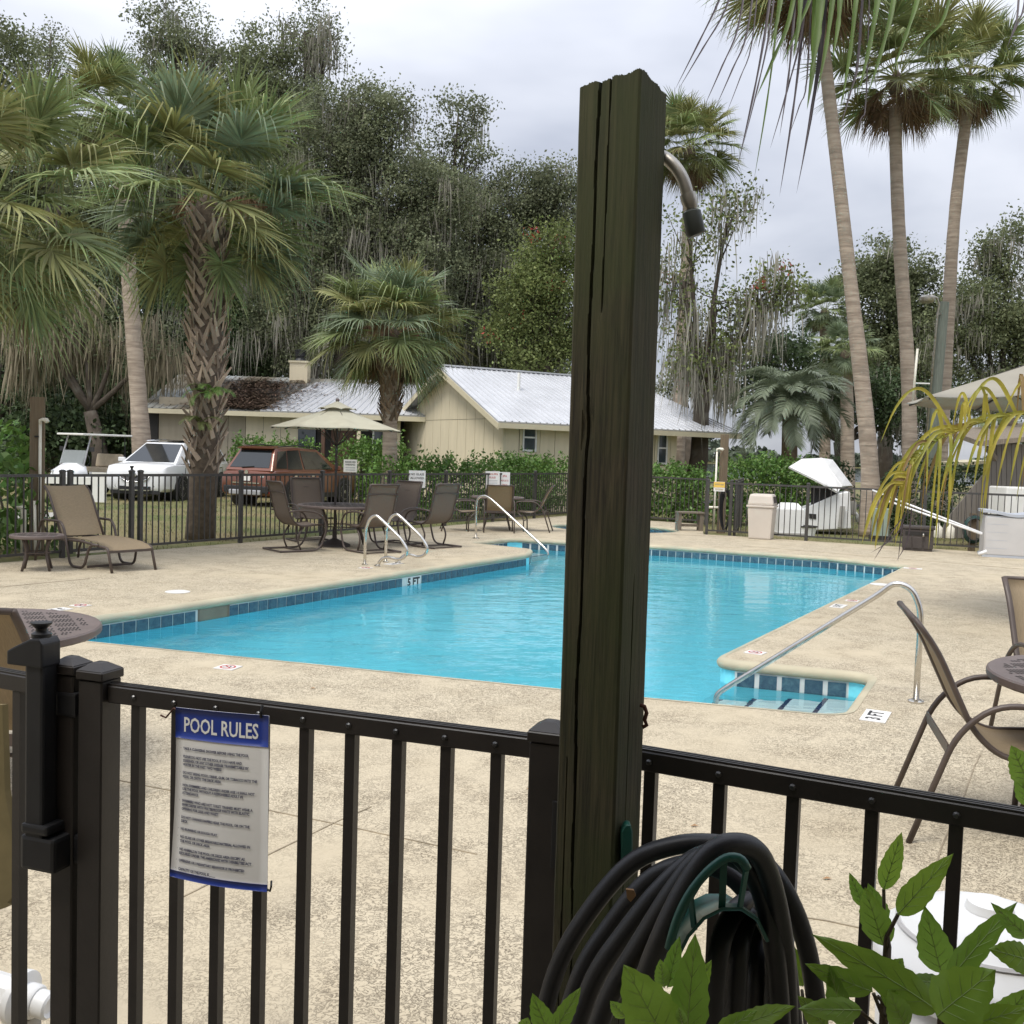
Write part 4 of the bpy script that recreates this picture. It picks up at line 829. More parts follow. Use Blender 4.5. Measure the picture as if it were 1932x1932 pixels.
for x_ in (-.2, 0, .2): obj('panel', MB().box((x_, -.209, .16), (.17, .014, .22)), MT['dark_brown'], db, bevel=.004, seg=1)
obj('tap', MB().tube([(.1, -.21, .34), (.1, -.27, .34), (.1, -.28, .29)], .018, 8), MT['galv'], db, smooth=True)
p = G(1853, 1050); dx = Vector((math.cos(R(-18)), math.sin(R(-18)), 0)); sc = thing('storage_cabinet', 'light grey plastic storage cabinet with wavy blue grey lid at right edge', 'cabinet', tuple(p+dx*.75+Vector((.1, .33, 0))), R(-18))
obj('body', MB().box((0, 0, .40), (1.46, .68, .76)), MT['grey_plastic'], sc, bevel=.02); obj('base', MB().box((0, 0, .025), (1.50, .72, .05)), MT['grey_blue'], sc)
P_ = [[(-.78+1.56*i/24, y_, .80+.035*math.sin(i/24*6.283*1.5+1.2)) for y_ in (-.38, -.2, .2, .38)] for i in range(25)]; obj('lid', MB().grid(P_, -.05), MT['grey_blue'], sc, smooth=False)
for x_ in (-.36, .36): 
    dr = obj('door', MB().box((x_, -.352, .40), (.70, .03, .70)), MT['grey_plastic'], sc, bevel=.008)
    for k in range(4):
        if x_ < 0: obj('door_groove', MB().box((x_-.15, -.3672, .17+.15*k), (.36, .003, .006)), MT['grey_blue'], dr)
# pool poles leaning along the fence
mat('white_pole', (.80, .80, .79), .35)
for (u0, v0, y0), (u1, v1, y1), lb in (((1646, 925, 20.7), (1853, 1006, 19.2), 'long white pool pole leaning over the deck box, upper one'), ((1669, 943, 20.4), (1853, 1008, 19.15), 'long white pool pole leaning over the deck box, lower one')):
    tag(obj('pool_pole', MB().tube([D(u0, v0, y0), D(u1, v1, y1)], .019, 8), MT['white_pole'], smooth=True), lb, 'pole')
tag(obj('pool_pole', MB().tube([G(1846, 1046, .05), G(1862, 1040, .12)], .035, 8), MT['white_pole'], smooth=True), 'short white pipe end on the deck beside the grey cabinet', 'pipe')
# white pump housing with raised lid
hp0 = G(1541, 1003); hy = 24.6; ph = thing('pump_housing', 'white fibreglass pump housing with its lid propped open behind the fence', 'pump housing', (0, 0, 0))
body = [D(u, v, hy) for u, v in ((1498, 968), (1582, 931), (1604, 928), (1606, 997), (1541, 1000), (1498, 1000))]
obj('body', MB().slab(body[::-1], (.25, 1.1, .0)), MT['white_plastic'], ph, bevel=.02); obj('dark_opening', MB().slab([D(1530, 952, hy+.2), D(1580, 932, hy+.2), D(1556, 917, hy+.3), D(1530, 917, hy+.3)][::-1], (.2, .5, 0)), MT['dark_room'], ph)
ldp = [(1487, 883, 24.3), (1511, 868, 25.2), (1548, 866, 25.9), (1569, 869, 26.3)]; lob = [(1556, 917, 24.3), (1579, 931, 24.5), (1587, 919, 25.1), (1606, 918, 25.9)]
P_ = [[D(*a).lerp(D(*b), t) for t in (0, .33, .66, 1)] for a, b in zip(ldp, lob)]; obj('lid', MB().grid(P_, .04), MT['white_plastic'], ph)
for i in (1, 2): obj('lid_rib', MB().bar(D(*ldp[i])-Vector((0, .03, -.02)), D(*lob[i])-Vector((0, .03, -.02)), .04, .03), MT['white_plastic'], ph)
obj('vent_plate', MB().slab([D(1527, 969, hy-.02), D(1540, 970, hy-.02), D(1540, 979, hy-.02), D(1527, 978, hy-.02)], (0, .02, 0)), MT['dark_room'], ph); obj('breaker_box', MB().box(tuple(D(1606, 958, 25.0)), (.2, .15, .3)), MT['concrete_box'], ph); obj('pipe', MB().tube(fillet([D(1603, 968, 25.2), D(1616, 968, 25.2), D(1618, 985, 25.2)], .08), .05, 8), MT['white_plastic'], ph, smooth=True)
obj('lid_strut', MB().bar(D(1585, 995, hy-.05), D(1590, 955, hy-.05), .09, .09), MT['concrete_box'], ph)
fb = thing('filter_box', 'small white pump cover with faceted top behind the trash can', 'pump cover', (0, 0, 0)); c_ = D(1487, 990, 23.9); gz = -.05
obj('cover', MB().box((c_.x, c_.y, .27), (.56, .56, .62)), MT['white_plastic'], fb, bevel=.02); obj('faceted_top', MB().box((c_.x, c_.y, .645), (.54, .54, .13), tap=(.6, .6)), MT['white_plastic'], fb); obj('base', MB().box((c_.x, c_.y, -.02+.0), (.62, .62, .09)), MT['concrete_box'], fb)
c_ = D(1521, 997, 23.8); bk = thing('bucket', 'white round tub with dark rim beside the pump housing', 'tub', (c_.x, c_.y, -.05)); obj('tub', MB().lathe([(.20, 0), (.23, .2), (.235, .22)], (0, 0, 0), 20), MT['white_plastic'], bk, auto=40); obj('rim', MB().lathe([(.25, .215), (.25, .245), (.2, .25)], (0, 0, 0), 20), MT['dark_room'], bk, auto=40)
c_ = G(1660, 1020, -.05); eb = thing('transformer_box', 'grey green utility box on a dark base beside the leaning palm trunk', 'utility box', (c_.x, c_.y, -.05), R(-15)); obj('cabinet', MB().box((0, 0, .42), (.36, .3, .62)), MT['elec_green'], eb, bevel=.01); obj('base', MB().box((0, 0, .06), (.46, .4, .12)), MT['dark_room'], eb)
# shower post and hose at the right, bench
def far_shower(name, label, u, vt, y, zt, pipe_u, pv_top, m_='wood_post', wd=.11, x=None):
    b0 = D(u, 950, y); s_ = thing(name, label, 'shower post', (b0.x, y, 0)); obj('post', MB().box((0, 0, zt/2-.05), (wd, wd, zt+.1), R(20)), MT[m_], s_)
    pt = D(pipe_u, pv_top, y-.1); px = pt.x-b0.x
    obj('pipe', MB().tube([(px, -.1, 0), (px, -.1, pt.z)], .022, 8), MT['pvc'], s_, smooth=True); obj('pipe_cap', MB().tube(fillet([(px, -.1, pt.z-.02), (px, -.1, pt.z+.04), (px+.1, -.12, pt.z+.045), (px+.17, -.14, pt.z-.0)], .05), [.022]*8+[.028]*7+[.035], 8), MT['pvc'], s_, smooth=True) if False else obj('shower_head', MB().tube([(px, -.1, pt.z-.03), (px, -.1, pt.z+.03), (px+.05, -.12, pt.z+.045), (px+.11, -.15, pt.z+.03), (px+.13, -.16, pt.z+.01)], [.022, .025, .025, .038, .03], 10), MT['pvc'], s_, smooth=True)
    return s_
fs = far_shower('shower_post', 'wooden shower post with cream pipe behind the lounger', 70, 758, 14.9, 2.25, 76, 797, wd=.19)
obj('drain_pipe', MB().tube([(.12, -.3, 0), (.02, -.12, .75)], .02, 8), MT['pvc'], fs, smooth=True); obj('pipe_clamp', MB().box((.045, -.1, 1.68), (.06, .06, .02)), MT['black_plastic'], fs)
fs2 = far_shower('shower_post', 'thin wooden post with white pipe and yellow notice by the spa', 1362, 818, 23.9, 2.25, 1353, 850, wd=.14)
mat('sign_dim', (.45, .33, .14), .6)
ygn = thing('notice_sign', 'small yellow topped notice on the white shower pipe by the spa', 'sign', tuple(D(1357, 918, 22.62)), R(-10)); obj('board', MB().box((0, 0, 0), (.24, .01, .21)), MT['sign_bright'], ygn); obj('yellow_band', MB().box((0, -.007, .04), (.24, .006, .12)), MT['sign_yellow'], ygn); obj('print_lines', MB().box((-.04, -.0108, .05), (.10, .001, .03)).box((.06, -.0108, .045), (.08, .001, .03)).box((0, -.0108, -.05), (.19, .001, .008)).box((0, -.0108, -.07), (.17, .001, .008)), MT['sign_dim'], ygn)
for x_ in (.085,): obj('wall_stub', MB().tube([(-.35, -.1, .55), (-.05, -.1, .55)], .03, 8), MT['pvc'], fs2, smooth=True)
hc = thing('hose_coil', 'coiled black hose hanging inside the fence corner by the spa', 'hose', tuple(D(1369, 960, 22.95)))
for k in range(6): obj('loop', MB().tube([(.06*k/6-.03+(.16-.012*k)*math.sin(a)*(.8+.2*math.cos(a)), .02*k-.05, (.46-.02*(k % 3))*math.cos(a)-.02*k) for a in [2*math.pi*i/22 for i in range(22)]]+[], .014, 6, cap=False), MT['hose_far'], hc, smooth=True)
bn = thing('step_bench', 'small weathered wooden step bench left of the fence corner', 'bench', (4.12, 23.75, 0), R(8)); obj('top', MB().box((0, 0, .42), (.62, .30, .035)), MT['wood_grey'], bn)
for x_ in (-.26, .26): obj('leg', MB().box((x_, 0, .2), (.08, .24, .40)), MT['wood_grey'], bn)
obj('stretcher', MB().box((0, 0, .12), (.46, .05, .06)), MT['wood_grey'], bn)
st_ = D(1834, 1010, 20.6); hs = thing('hose_stake', 'short wooden stake holding a green hose coil left of the grey cabinet', 'stake', (st_.x, st_.y, 0)); obj('stake', MB().box((0, 0, .36), (.11, .09, .78)), MT['wood_post'], hs)
hs2 = thing('hose_coil', 'green black garden hose coil on the wooden stake by the cabinet', 'hose', (st_.x, st_.y-.06, .48))
for k in range(5): obj('loop', MB().tube([((.22-.01*k)*math.sin(a), -.012*k, (.28-.015*k)*math.cos(a)-.05) for a in [2*math.pi*i/20 for i in range(21)]], .012, 6, cap=False), MT['green_plastic'] if k % 2 else MT['hose_far'], hs2, smooth=True)
for u, v, lb in ((1770, 1000, 'cream plastic jug behind the fence, left of the pair'), (1793, 1001, 'cream plastic jug behind the fence, right of the pair')):
    c_ = D(u, v, 21.5); tag(obj('chemical_jug', MB().lathe([(.08, -.16), (.085, -.14), (.085, .05), (.03, .11), (.03, .15)], tuple(c_), 12), MT['pvc'], auto=50), lb, 'jug')
tk = D(1900, 950, 21.4); tag(obj('white_tank', MB().box((tk.x+.98, tk.y+.2, .62), (2.2, .8, 1.34)), MT['white_paint'], bevel=.03), 'white utility cabinet behind the fence at the right edge', 'cabinet')
# grey sided pump shed
mat('shed_grey', (.185, .165, .14), .85, var=.08, scale=3, stretch=(4, 4, .4)); sh = thing('pump_shed', 'grey board sided shed with a sloping lower edge at the right', 'shed', (0, 0, 0)); sy = 22.6
u = 1766
while u < 1990:
    ub = u+9.5; um = u+4.7; top = 838 if um > 1868 else (880+(1868-um)*(977-880)/(1868-1788) if um > 1788 else 977+(1788-um)*2.2); top = min(top, 1012)
    top2 = 838 if ub > 1868 else min(1012, (880+(1868-ub)*97/80 if ub > 1788 else 977+(1788-ub)*2.2))
    tl_ = 838 if u > 1868 else min(1013, (880+(1868-u)*97/80 if u > 1788 else 977+(1788-u)*2.2))
    q = [D(u+.4, 1015, sy), D(ub-.4, 1015, sy), D(ub-.4, top2, sy), D(u+.4, tl_, sy)]; obj('board', MB().slab(q, (0, .04, 0)), MT['shed_grey'], sh); u = ub
obj('backing', MB().slab([D(1790, 1012, sy+.05), D(1990, 1012, sy+.05), D(1990, 842, sy+.05), D(1872, 842, sy+.05), D(1872, 884, sy+.05)], (0, .05, 0)), MT['dark_brown'], sh)
obj('roof_edge', MB().slab([D(1848, 842, sy-.5), D(2010, 826, sy-.5), D(2010, 818, sy-.5), D(1848, 832, sy-.5)], (.2, 2.2, .3)), MT['wood_grey'], sh); obj('bracket', MB().bar(D(1862, 845, sy-.3), D(1878, 866, sy-.03), .08, .1), MT['wood_grey'], sh)
obj('eave', MB().slab([D(1822, 872, 25), D(1868, 868, 25), D(1868, 874, 25), D(1822, 878, 25)], (0, 1.5, 0)), MT['trim'], sh)
# lamp pole
lp = thing('yard_lamp', 'grey wooden pole with a curved metal lamp arm among the right palms', 'lamp'); ly = 27.0; bt = D(1742, 1000, ly); tp_ = D(1781, 570, ly)
mat('pole_wood', (.17, .19, .155), .85, var=.2, stretch=(8, 8, .6)); obj('pole', MB().tube([Vector((bt.x, bt.y, -.1)), tp_], [.17, .13], 12), MT['pole_wood'], lp, auto=60)
obj('conduit', MB().tube([D(1735, 960, ly-.2), D(1769, 590, ly-.2), D(1772, 575, ly-.25), D(1768, 562, ly-.3), D(1756, 557, ly-.35)], .028, 8), MT['galv'], lp, smooth=True)
obj('lamp_head', MB().lathe([(.10, -.12), (.17, -.09), (.20, -.03), (.20, .02), (.12, .07), (.05, .09)], tuple(D(1749, 563, ly-.35)), 16), MT['galv'], lp, auto=50); obj('bracket', MB().bar(D(1768, 592, ly-.2), D(1776, 592, ly-.02), .05, .05), MT['galv'], lp)
mast = thing('antenna_mast', 'thin pale pole standing behind the middle tall palm trunk', 'pole'); obj('mast', MB().tube([D(1722, 760, 25.5), D(1731, 658, 25.5)], .03, 8), MT['pvc'], mast, smooth=True); obj('cross_arm', MB().tube([D(1724, 723, 25.5), D(1754, 724, 25.5)], .02, 6), MT['white_paint'], mast)
# small signs
mat('print_grey', (.42, .43, .44), .6)
def sign(u, v, y, wd, hg, lines, label, rz, ink='ink_black', pole=None, size=.05):
    p = D(u, v, y); s_ = thing('sign', label, 'sign', tuple(p), rz); obj('board', MB().box((0, 0, 0), (wd, .006, hg)), MT['sign_bright'], s_)
    for k, (tx, sz, dz, im) in enumerate(lines):
      if tx == '-': obj('print_line', MB().box((0, -.0035, dz), (wd*.72, .001, sz)), MT['print_grey'], s_)
      else: put_text(tx, sz, im, s_, Matrix.Translation((0, -.0045, dz)) @ Matrix.Rotation(R(90), 4, 'X'), sz*.02)
    if pole: obj('stake', MB().bar((0, .02, -hg/2), (0, .02, -p.z-.05), .03, .02), MT['galv'], s_)
    return s_
sign(661, 879, 27.5, .36, .34, [('RESERVED', .062, .10, 'ink_black'), ('PARKING', .062, .03, 'ink_black'), ('-', .025, -.05, ''), ('-', .025, -.11, '')], 'small white RESERVED PARKING sign in front of the copper car', R(15), pole=True)
fz = math.atan2(ft.y, ft.x)
sign(787, 904, 21.55, .36, .36, [('NO GLASS', .062, .10, 'ink_black'), ('ALLOWED', .062, .02, 'ink_black'), ('-', .02, -.08, '')], 'white NO GLASS ALLOWED sign on the far fence', R(20))
sign(929, 905, 24.4, .37, .40, [('POOL/SPA', .06, .13, 'ink_red'), ('RULES', .06, .05, 'ink_red')]+[('-', .012, -.02-.035*k, '') for k in range(4)], 'white pool rules notice with red heading above the far patio table', R(25))
sign(952, 907, 24.9, .28, .42, [('SPA', .07, .11, 'ink_red'), ('ADULTS', .055, .0, 'ink_red'), ('ONLY', .055, -.10, 'ink_red')], 'white SPA ADULTS ONLY sign with red letters', R(25))
wbp = thing('white_board', 'white painted board standing between golf cart and white car', 'board', tuple(D(187, 918, 27.5)), 0); obj('board', MB().box((0, 0, -.02), (.38, .05, .80)), MT['white_paint'], wbp)
sp1 = G(58, 1050); stp = thing('stand_pipe', 'short cream plastic standpipe behind the lounger', 'pipe', (sp1.x-.2, sp1.y+.2, -.05)); obj('pipe', MB().tube(fillet([(0, 0, 0), (0, 0, .72), (-.1, 0, .74)], .05), .04, 8), MT['pvc'], stp, smooth=True)
# ================================================================== VEHICLES
mat('paint_white', (.80, .81, .82), .22, var=.02, coat=.6); mat('paint_copper', (.185, .066, .038), .28, .35, var=.05, coat=.7)
mat('trim_black', (.02, .02, .021), .5); mat('lamp_clear', (.62, .64, .66), .1, .3); mat('lamp_red', (.33, .02, .018), .2, coat=.5); mat('chrome', (.75, .75, .75), .12, 1.0); mat('bumper_grey', (.40, .40, .41), .4, .3); mat('seat_tan', (.48, .40, .29), .7); mat('blue_dot', (.05, .2, .6), .4)
def wheel(parent, x, y, r, wd, side):
    w_ = bpy.data.objects.new('wheel', None); COL.objects.link(w_); w_.parent = parent; w_.location = (x, y, r); w_.rotation_euler = (0, R(90)*side, 0)
    obj('tyre', MB().lathe([(r*.66, -wd/2), (r*.94, -wd/2), (r, -wd*.3), (r, wd*.3), (r*.94, wd/2), (r*.66, wd/2)], (0, 0, 0), 24), MT['tyre'], w_, auto=40)
    rm = MB(); rm.lathe([(r*.66, wd*.1), (r*.67, wd*.5), (r*.62, wd*.5), (r*.60, wd*.3), (r*.1, wd*.3)], (0, 0, 0), 24)
    for i in range(5):
        for q in (-.13, .13):
            a = 2*math.pi*i/5+q; rm.bar((r*.1*math.cos(a), r*.1*math.sin(a), wd*.42), (r*.63*math.cos(a+q*.3), r*.63*math.sin(a+q*.3), wd*.46), r*.09, r*.06)
    rm.lathe([(r*.14, wd*.3), (r*.14, wd*.5), (r*.08, wd*.52)], (0, 0, 0), 12); obj('rim', rm, MT['rim'], w_); return w_
def suv(name, label, L_, W_, H_, paint, belt, hood, gh, rear_slope=.3):
    c = thing(name, label, 'car'); hwid = W_/2
    # lower body loft: (y, halfwidth factor, z bottom, z top)
    st = [(-L_/2, .86, .40, belt-.16), (-L_/2+.05, .93, .32, belt-.07), (-L_/2+.22, .97, .27, belt-.0), (-L_*.25, 1.0, .24, belt), (0, 1.0, .24, belt-.01), (L_*.18, 1.0, .24, belt-.03), (L_*.24, .995, .25, belt-.03), (L_*.34, .98, .26, hood+.0), (L_/2-.20, .95, .27, hood-.06), (L_/2-.06, .88, .28, hood-.12), (L_/2, .78, .34, hood-.22)]
    rings = []
    for y, wf, zb, zt in st:
        w_ = hwid*wf; half = [(0, zb), (w_*.86, zb), (w_*.97, zb+.09), (w_*1.0, zb+(zt-zb)*.45), (w_*.985, zb+(zt-zb)*.74), (w_*.93, zt-.03), (w_*.80, zt+.01), (0, zt+.035)]
        rings.append([(x, y, z) for x, z in half]+[(-x, y, z) for x, z in half[-2:0:-1]])
    k = len(rings[0]); mb = MB(); mb.add([p for r_ in rings for p in r_], [(i*k+j, i*k+(j+1) % k, (i+1)*k+(j+1) % k, (i+1)*k+j) for i in range(len(rings)-1) for j in range(k)]+[tuple(range(k-1, -1, -1)), tuple((len(rings)-1)*k+j for j in range(k))])
    # fix orientation: flip so that normals look outwards
    body = obj('body', mb, MT[paint], c, auto=38)
    import bmesh as _b
    bm = _b.new(); bm.from_mesh(body.data); _b.ops.recalc_face_normals(bm, faces=bm.faces); bm.to_mesh(body.data); bm.free()
    # greenhouse
    yb0, yt0, yt1, yb1 = gh; zb, zt = belt-.02, H_; w0, w1 = hwid*.90, hwid*.66
    secs = [(yb0, zb, w0, 0), (yb0+(yt0-yb0)*.55, zb+(zt-zb)*.62, w0*.86, 0), (yt0, zt-.05, w1, 0), ((yt0+yt1)/2, zt, w1, 0), (yt1, zt-.045, w1, 0), (yt1+(yb1-yt1)*.5, zb+(zt-zb)*.52, w0*.88, 0), (yb1, zb, w0*.98, 0)]
    def lerp(a, b, t): return tuple(p+(q-p)*t for p, q in zip(a, b))
    ym = (yt0+yt1)/2
    bot = [(yb0, w0), (yb0+.5, w0*1.0), (ym, w0), (yb1-.6, w0), (yb1, w0*.95)]
    g = MB(); B4 = [(-w0*.94, yb0, zb), (w0*.94, yb0, zb), (w0, ym, zb), (w0*.94, yb1, zb), (-w0*.94, yb1, zb), (-w0, ym, zb)]; T4 = [(-w1*.94, yt0, zt-.05), (w1*.94, yt0, zt-.05), (w1, ym, zt-.0), (w1*.92, yt1, zt-.05), (-w1*.92, yt1, zt-.05), (-w1, ym, zt-.0)]
    cr = (0, ym, zt+.03); g.add(B4+T4+[cr], [(i, (i+1) % 6, 6+(i+1) % 6, 6+i) for i in range(6)]+[(6+i, 6+(i+1) % 6, 12) for i in range(6)]); go = obj('cabin', g, MT[paint], c, bevel=.035)
    def panel(nm, q, mt='glass_dark', off=.012, par=None):
        q = [Vector(p) for p in q]; n_ = (q[1]-q[0]).cross(q[3]-q[0]).normalized(); ctr = sum(q, Vector())/4
        if n_.dot(ctr-Vector((0, ym, zb+.2))) < 0: n_ = -n_
        return obj(nm, MB().slab([p+n_*(off-.02) for p in q], n_*.02), MT[mt], par or c)
    def quad(a, b, c_, d, i0, i1, j0, j1):            # sub-quad of wall a-b (bottom) c-d (top)
        a, b, c_, d = map(Vector, (a, b, c_, d)); f = lambda s_, t: a.lerp(b, s_).lerp(c_.lerp(d, s_), t); return [f(i0, j0), f(i1, j0), f(i1, j1), f(i0, j1)]
    panel('windshield', quad(B4[4], B4[3], T4[4], T4[3], .05, .95, .06, .93)); panel('rear_window', quad(B4[0], B4[1], T4[0], T4[1], .07, .93, .12, .90))
    for s_ in (0, 1):
        if s_: a, b, e, f_, g_, h_ = B4[1], B4[2], B4[3], T4[1], T4[2], T4[3]
        else: a, b, e, f_, g_, h_ = B4[0], B4[5], B4[4], T4[0], T4[5], T4[4]
        panel('side_window', quad(a, b, f_, g_, .12, .46, .10, .86)); panel('side_window', quad(a, b, f_, g_, .49, .97, .06, .88)); panel('side_window', quad(b, e, g_, h_, .03, .80, .06, .86))
        sx = 1 if s_ else -1
        obj('mirror', MB().box((sx*(hwid+.09), yb1-.55, belt+.06), (.20, .12, .14)), MT[paint], c, bevel=.03); obj('roof_rail', MB().tube([(sx*w1*.96, yt0+.15, zt+.0), (sx*w1*.97, ym, zt+.055), (sx*w1*.95, yt1-.1, zt+.0)], .018, 6), MT['trim_black'] if paint == 'paint_copper' else MT['chrome'], c, smooth=True)
        for yy in (yb0+1.0, ym+.35): obj('door_handle', MB().box((sx*(hwid*.985), yy, belt-.16), (.02, .2, .03)), MT['chrome'], c)
        for yy in (yb0+.85, ym+.05, yb1-.35): obj('door_seam', MB().box((sx*(hwid*1.0-.004), yy, belt-.38), (.012, .012, .50)), MT['trim_black'], c)
        obj('rocker_trim', MB().box((sx*(hwid*.975), 0, .30), (.05, L_*.52, .14)), MT['trim_black'], c)
        for yy in (-L_*.295, L_*.30):
            ar = MB().tube([(sx*(hwid*.60), yy, .37), (sx*(hwid*1.003), yy, .37)], .435, 28); obj('wheel_arch', ar, MT['trim_black'], c); wheel(c, sx*(hwid-.10), yy, .365, .25, sx)
    return c, body
wc, wb = suv('parked_car', 'white parked SUV with dark grille beside the tall shaggy palm', 5.15, 1.98, 1.74, 'paint_white', 1.10, 1.08, (-2.50, -2.2, .55, 1.68))
yf = 5.15/2
obj('grille', MB().slab([(-.50, yf-.09, .86), (.50, yf-.09, .86), (.40, yf+.012, .66), (.20, yf+.03, .57), (-.20, yf+.03, .57), (-.40, yf+.012, .66)], (0, .03, 0)), MT['trim_black'], wc); obj('grille_chrome', MB().tube([(-.52, yf-.06, .87), (-.41, yf+.03, .655), (-.20, yf+.05, .555), (.20, yf+.05, .555), (.41, yf+.03, .655), (.52, yf-.06, .87)], .016, 6), MT['chrome'], wc, smooth=True)
bd = obj('badge', MB().lathe([(.075, 0), (.075, .012), (.05, .016)], (0, 0, 0), 18), MT['chrome'], wc); bd.location = (0, yf+.045, .76); bd.rotation_euler = (R(-90), 0, 0)
obj('licence_plate', MB().box((.12, yf+.045, .50), (.31, .02, .16)), MT['sign_bright'], wc); obj('lower_grille', MB().box((0, yf+.0, .38), (.95, .06, .10)), MT['trim_black'], wc); obj('front_skirt', MB().box((0, yf-.14, .26), (1.45, .25, .10)), MT['trim_black'], wc); obj('chrome_strip', MB().box((0, yf+.03, .315), (.9, .03, .03)), MT['chrome'], wc)
for sx in (-1, 1):
    obj('headlight', MB().slab([(sx*.52, yf-.07, .86), (sx*.86, yf-.36, .90), (sx*.88, yf-.36, .82), (sx*.55, yf-.03, .78)], (0, .035, 0)), MT['lamp_clear'], wc); obj('fog_lamp', MB().slab([(sx*.55, yf-.06, .52), (sx*.80, yf-.20, .54), (sx*.78, yf-.18, .42), (sx*.58, yf-.04, .42)], (0, .05, 0)), MT['trim_black'], wc); obj('fog_chrome', MB().bar((sx*.55, yf-.0, .405), (sx*.80, yf-.15, .415), .02, .025), MT['chrome'], wc)
wc.location = (-10.6, 31.9, -.055); wc.rotation_euler = (0, 0, R(175)); obj('sunroof', MB().box((0, -.3, 1.775), (.9, 1.2, .012)), MT['glass_dark'], wc)
cc, cb_ = suv('parked_car', 'copper brown parked SUV seen from behind by the hedge', 4.58, 1.86, 1.68, 'paint_copper', 1.03, 1.02, (-2.20, -1.78, .35, 1.36)); yr = -4.58/2
for sx in (-1, 1):
    obj('tail_light', MB().slab([(sx*.42, yr+.00, .90), (sx*.84, yr+.14, .93), (sx*.84, yr+.14, .78), (sx*.52, yr+.00, .77)], (0, .05, 0)), MT['lamp_red'], cc); obj('reverse_light', MB().box((sx*.60, yr+.02, .86), (.24, .03, .07), R(17)*sx), MT['lamp_clear'], cc); obj('reflector', MB().box((sx*.68, yr+.02, .42), (.2, .03, .06)), MT['lamp_red'], cc)
obj('licence_plate', MB().box((0, yr-.03, .80), (.31, .02, .16)), MT['sign_bright'], cc); obj('rear_bumper', MB().box((0, yr+.04, .48), (1.5, .16, .20)), MT['trim_black'], cc, bevel=.03); obj('skid_plate', MB().box((0, yr-.01, .40), (1.05, .16, .14)), MT['bumper_grey'], cc, bevel=.03); obj('tailgate_strip', MB().box((0, yr-.0, .66), (.9, .05, .03)), MT['chrome'], cc); bdg = obj('badge', MB().lathe([(.06, 0), (.06, .012)], (0, 0, 0), 14), MT['chrome'], cc); bdg.location = (0, yr+.01, .96); bdg.rotation_euler = (R(90), 0, 0)
obj('wiper', MB().bar((-.25, yr+.12, 1.09), (.15, yr+.14, 1.12), .03, .02), MT['trim_black'], cc); obj('spoiler', MB().box((0, -1.78, 1.655), (1.15, .3, .03), rx=R(8)), MT['paint_copper'], cc)
cc.location = (-6.55, 30.6, -.055); cc.rotation_euler = (0, 0, R(-22))
# golf cart
gc = thing('golf_cart', 'white golf cart with canopy roof and tan seat at left', 'golf cart')
cw = [[(x, y, z) for x, z in ((-.50, .38), (-.56, .60), (-.46, .80), (-.2, .90), (.2, .90), (.46, .80), (.56, .60), (.50, .38))] for y, k_ in ((.55, 1), )]
rings = [(.62, 1.0, .42, 1.02), (.85, 1.0, .44, .98), (1.02, .95, .50, .86), (1.12, .80, .56, .72)]; vs = []
for y, kf, zb, zt in rings: vs += [(x*kf, y, zb+(zt-zb)*h) for x, h in ((-.52, 0), (-.58, .4), (-.50, .8), (-.25, 1), (.25, 1), (.50, .8), (.58, .4), (.52, 0))]
fs = [(i*8+j, i*8+(j+1) % 8, (i+1)*8+(j+1) % 8, (i+1)*8+j) for i in range(3) for j in range(8)]+[tuple(range(7, -1, -1)), tuple(24+j for j in range(8))]; obj('front_cowl', MB().add(vs, fs), MT['paint_white'], gc, auto=50)
obj('floor_pan', MB().box((0, .1, .36), (1.1, 1.5, .08)), MT['trim_black'], gc); obj('rear_body', MB().box((0, -.75, .58), (1.16, .85, .40), tap=(.95, .9)), MT['paint_white'], gc, bevel=.04); obj('side_sill', MB().box((0, .05, .43), (1.2, .5, .1)), MT['paint_white'], gc)
obj('seat_base', MB().box((0, -.35, .80), (1.08, .52, .14)), MT['seat_tan'], gc, bevel=.04); obj('seat_back', MB().box((0, -.66, 1.08), (1.08, .13, .42), rx=R(10)), MT['seat_tan'], gc, bevel=.05); obj('seat_shell', MB().box((0, -.75, 1.05), (1.1, .06, .46), rx=R(10)), MT['trim_black'], gc)
obj('roof', MB().box((0, -.12, 1.86), (1.16, 1.85, .06)), MT['white_paint'], gc, bevel=.025)
for sx in (-1, 1):
    obj('front_strut', MB().tube([(sx*.52, .72, .95), (sx*.50, .45, 1.83)], .024, 6), MT['bumper_grey'], gc); obj('rear_strut', MB().tube([(sx*.50, -.85, .75), (sx*.50, -.80, 1.83)], .018, 6), MT['trim_black'], gc)
    obj('headlight', MB().box((sx*.40, 1.075, .72), (.2, .06, .11), R(-25)*sx), MT['lamp_clear'], gc, bevel=.02); obj('mirror', MB().box((sx*.66, .55, 1.42), (.18, .03, .13)), MT['trim_black'], gc); wheel(gc, sx*.50, .80, .23, .20, sx); wheel(gc, sx*.50, -.80, .23, .20, sx)
mat('clear_screen', (.35, .38, .38), .12, var=.05); gs = bpy.data.materials['clear_screen']; gs.node_tree.nodes['Principled BSDF'].inputs['Alpha'].default_value = .55
obj('windshield', MB().slab([(-.50, .735, .98), (.50, .735, .98), (.49, .60, 1.38), (-.49, .60, 1.38)], (0, .012, .004)), gs, gc); obj('bumper', MB().box((0, 1.12, .48), (.85, .06, .14)), MT['trim_black'], gc); obj('steering_wheel', MB().tube(arc((-.25, .42, 1.08), .17, 0, 360, 16, 'xz'), .014, 6, cap=False), MT['trim_black'], gc)
gc.location = (-12.9, 31.4, -.05); gc.rotation_euler = (0, 0, R(152))
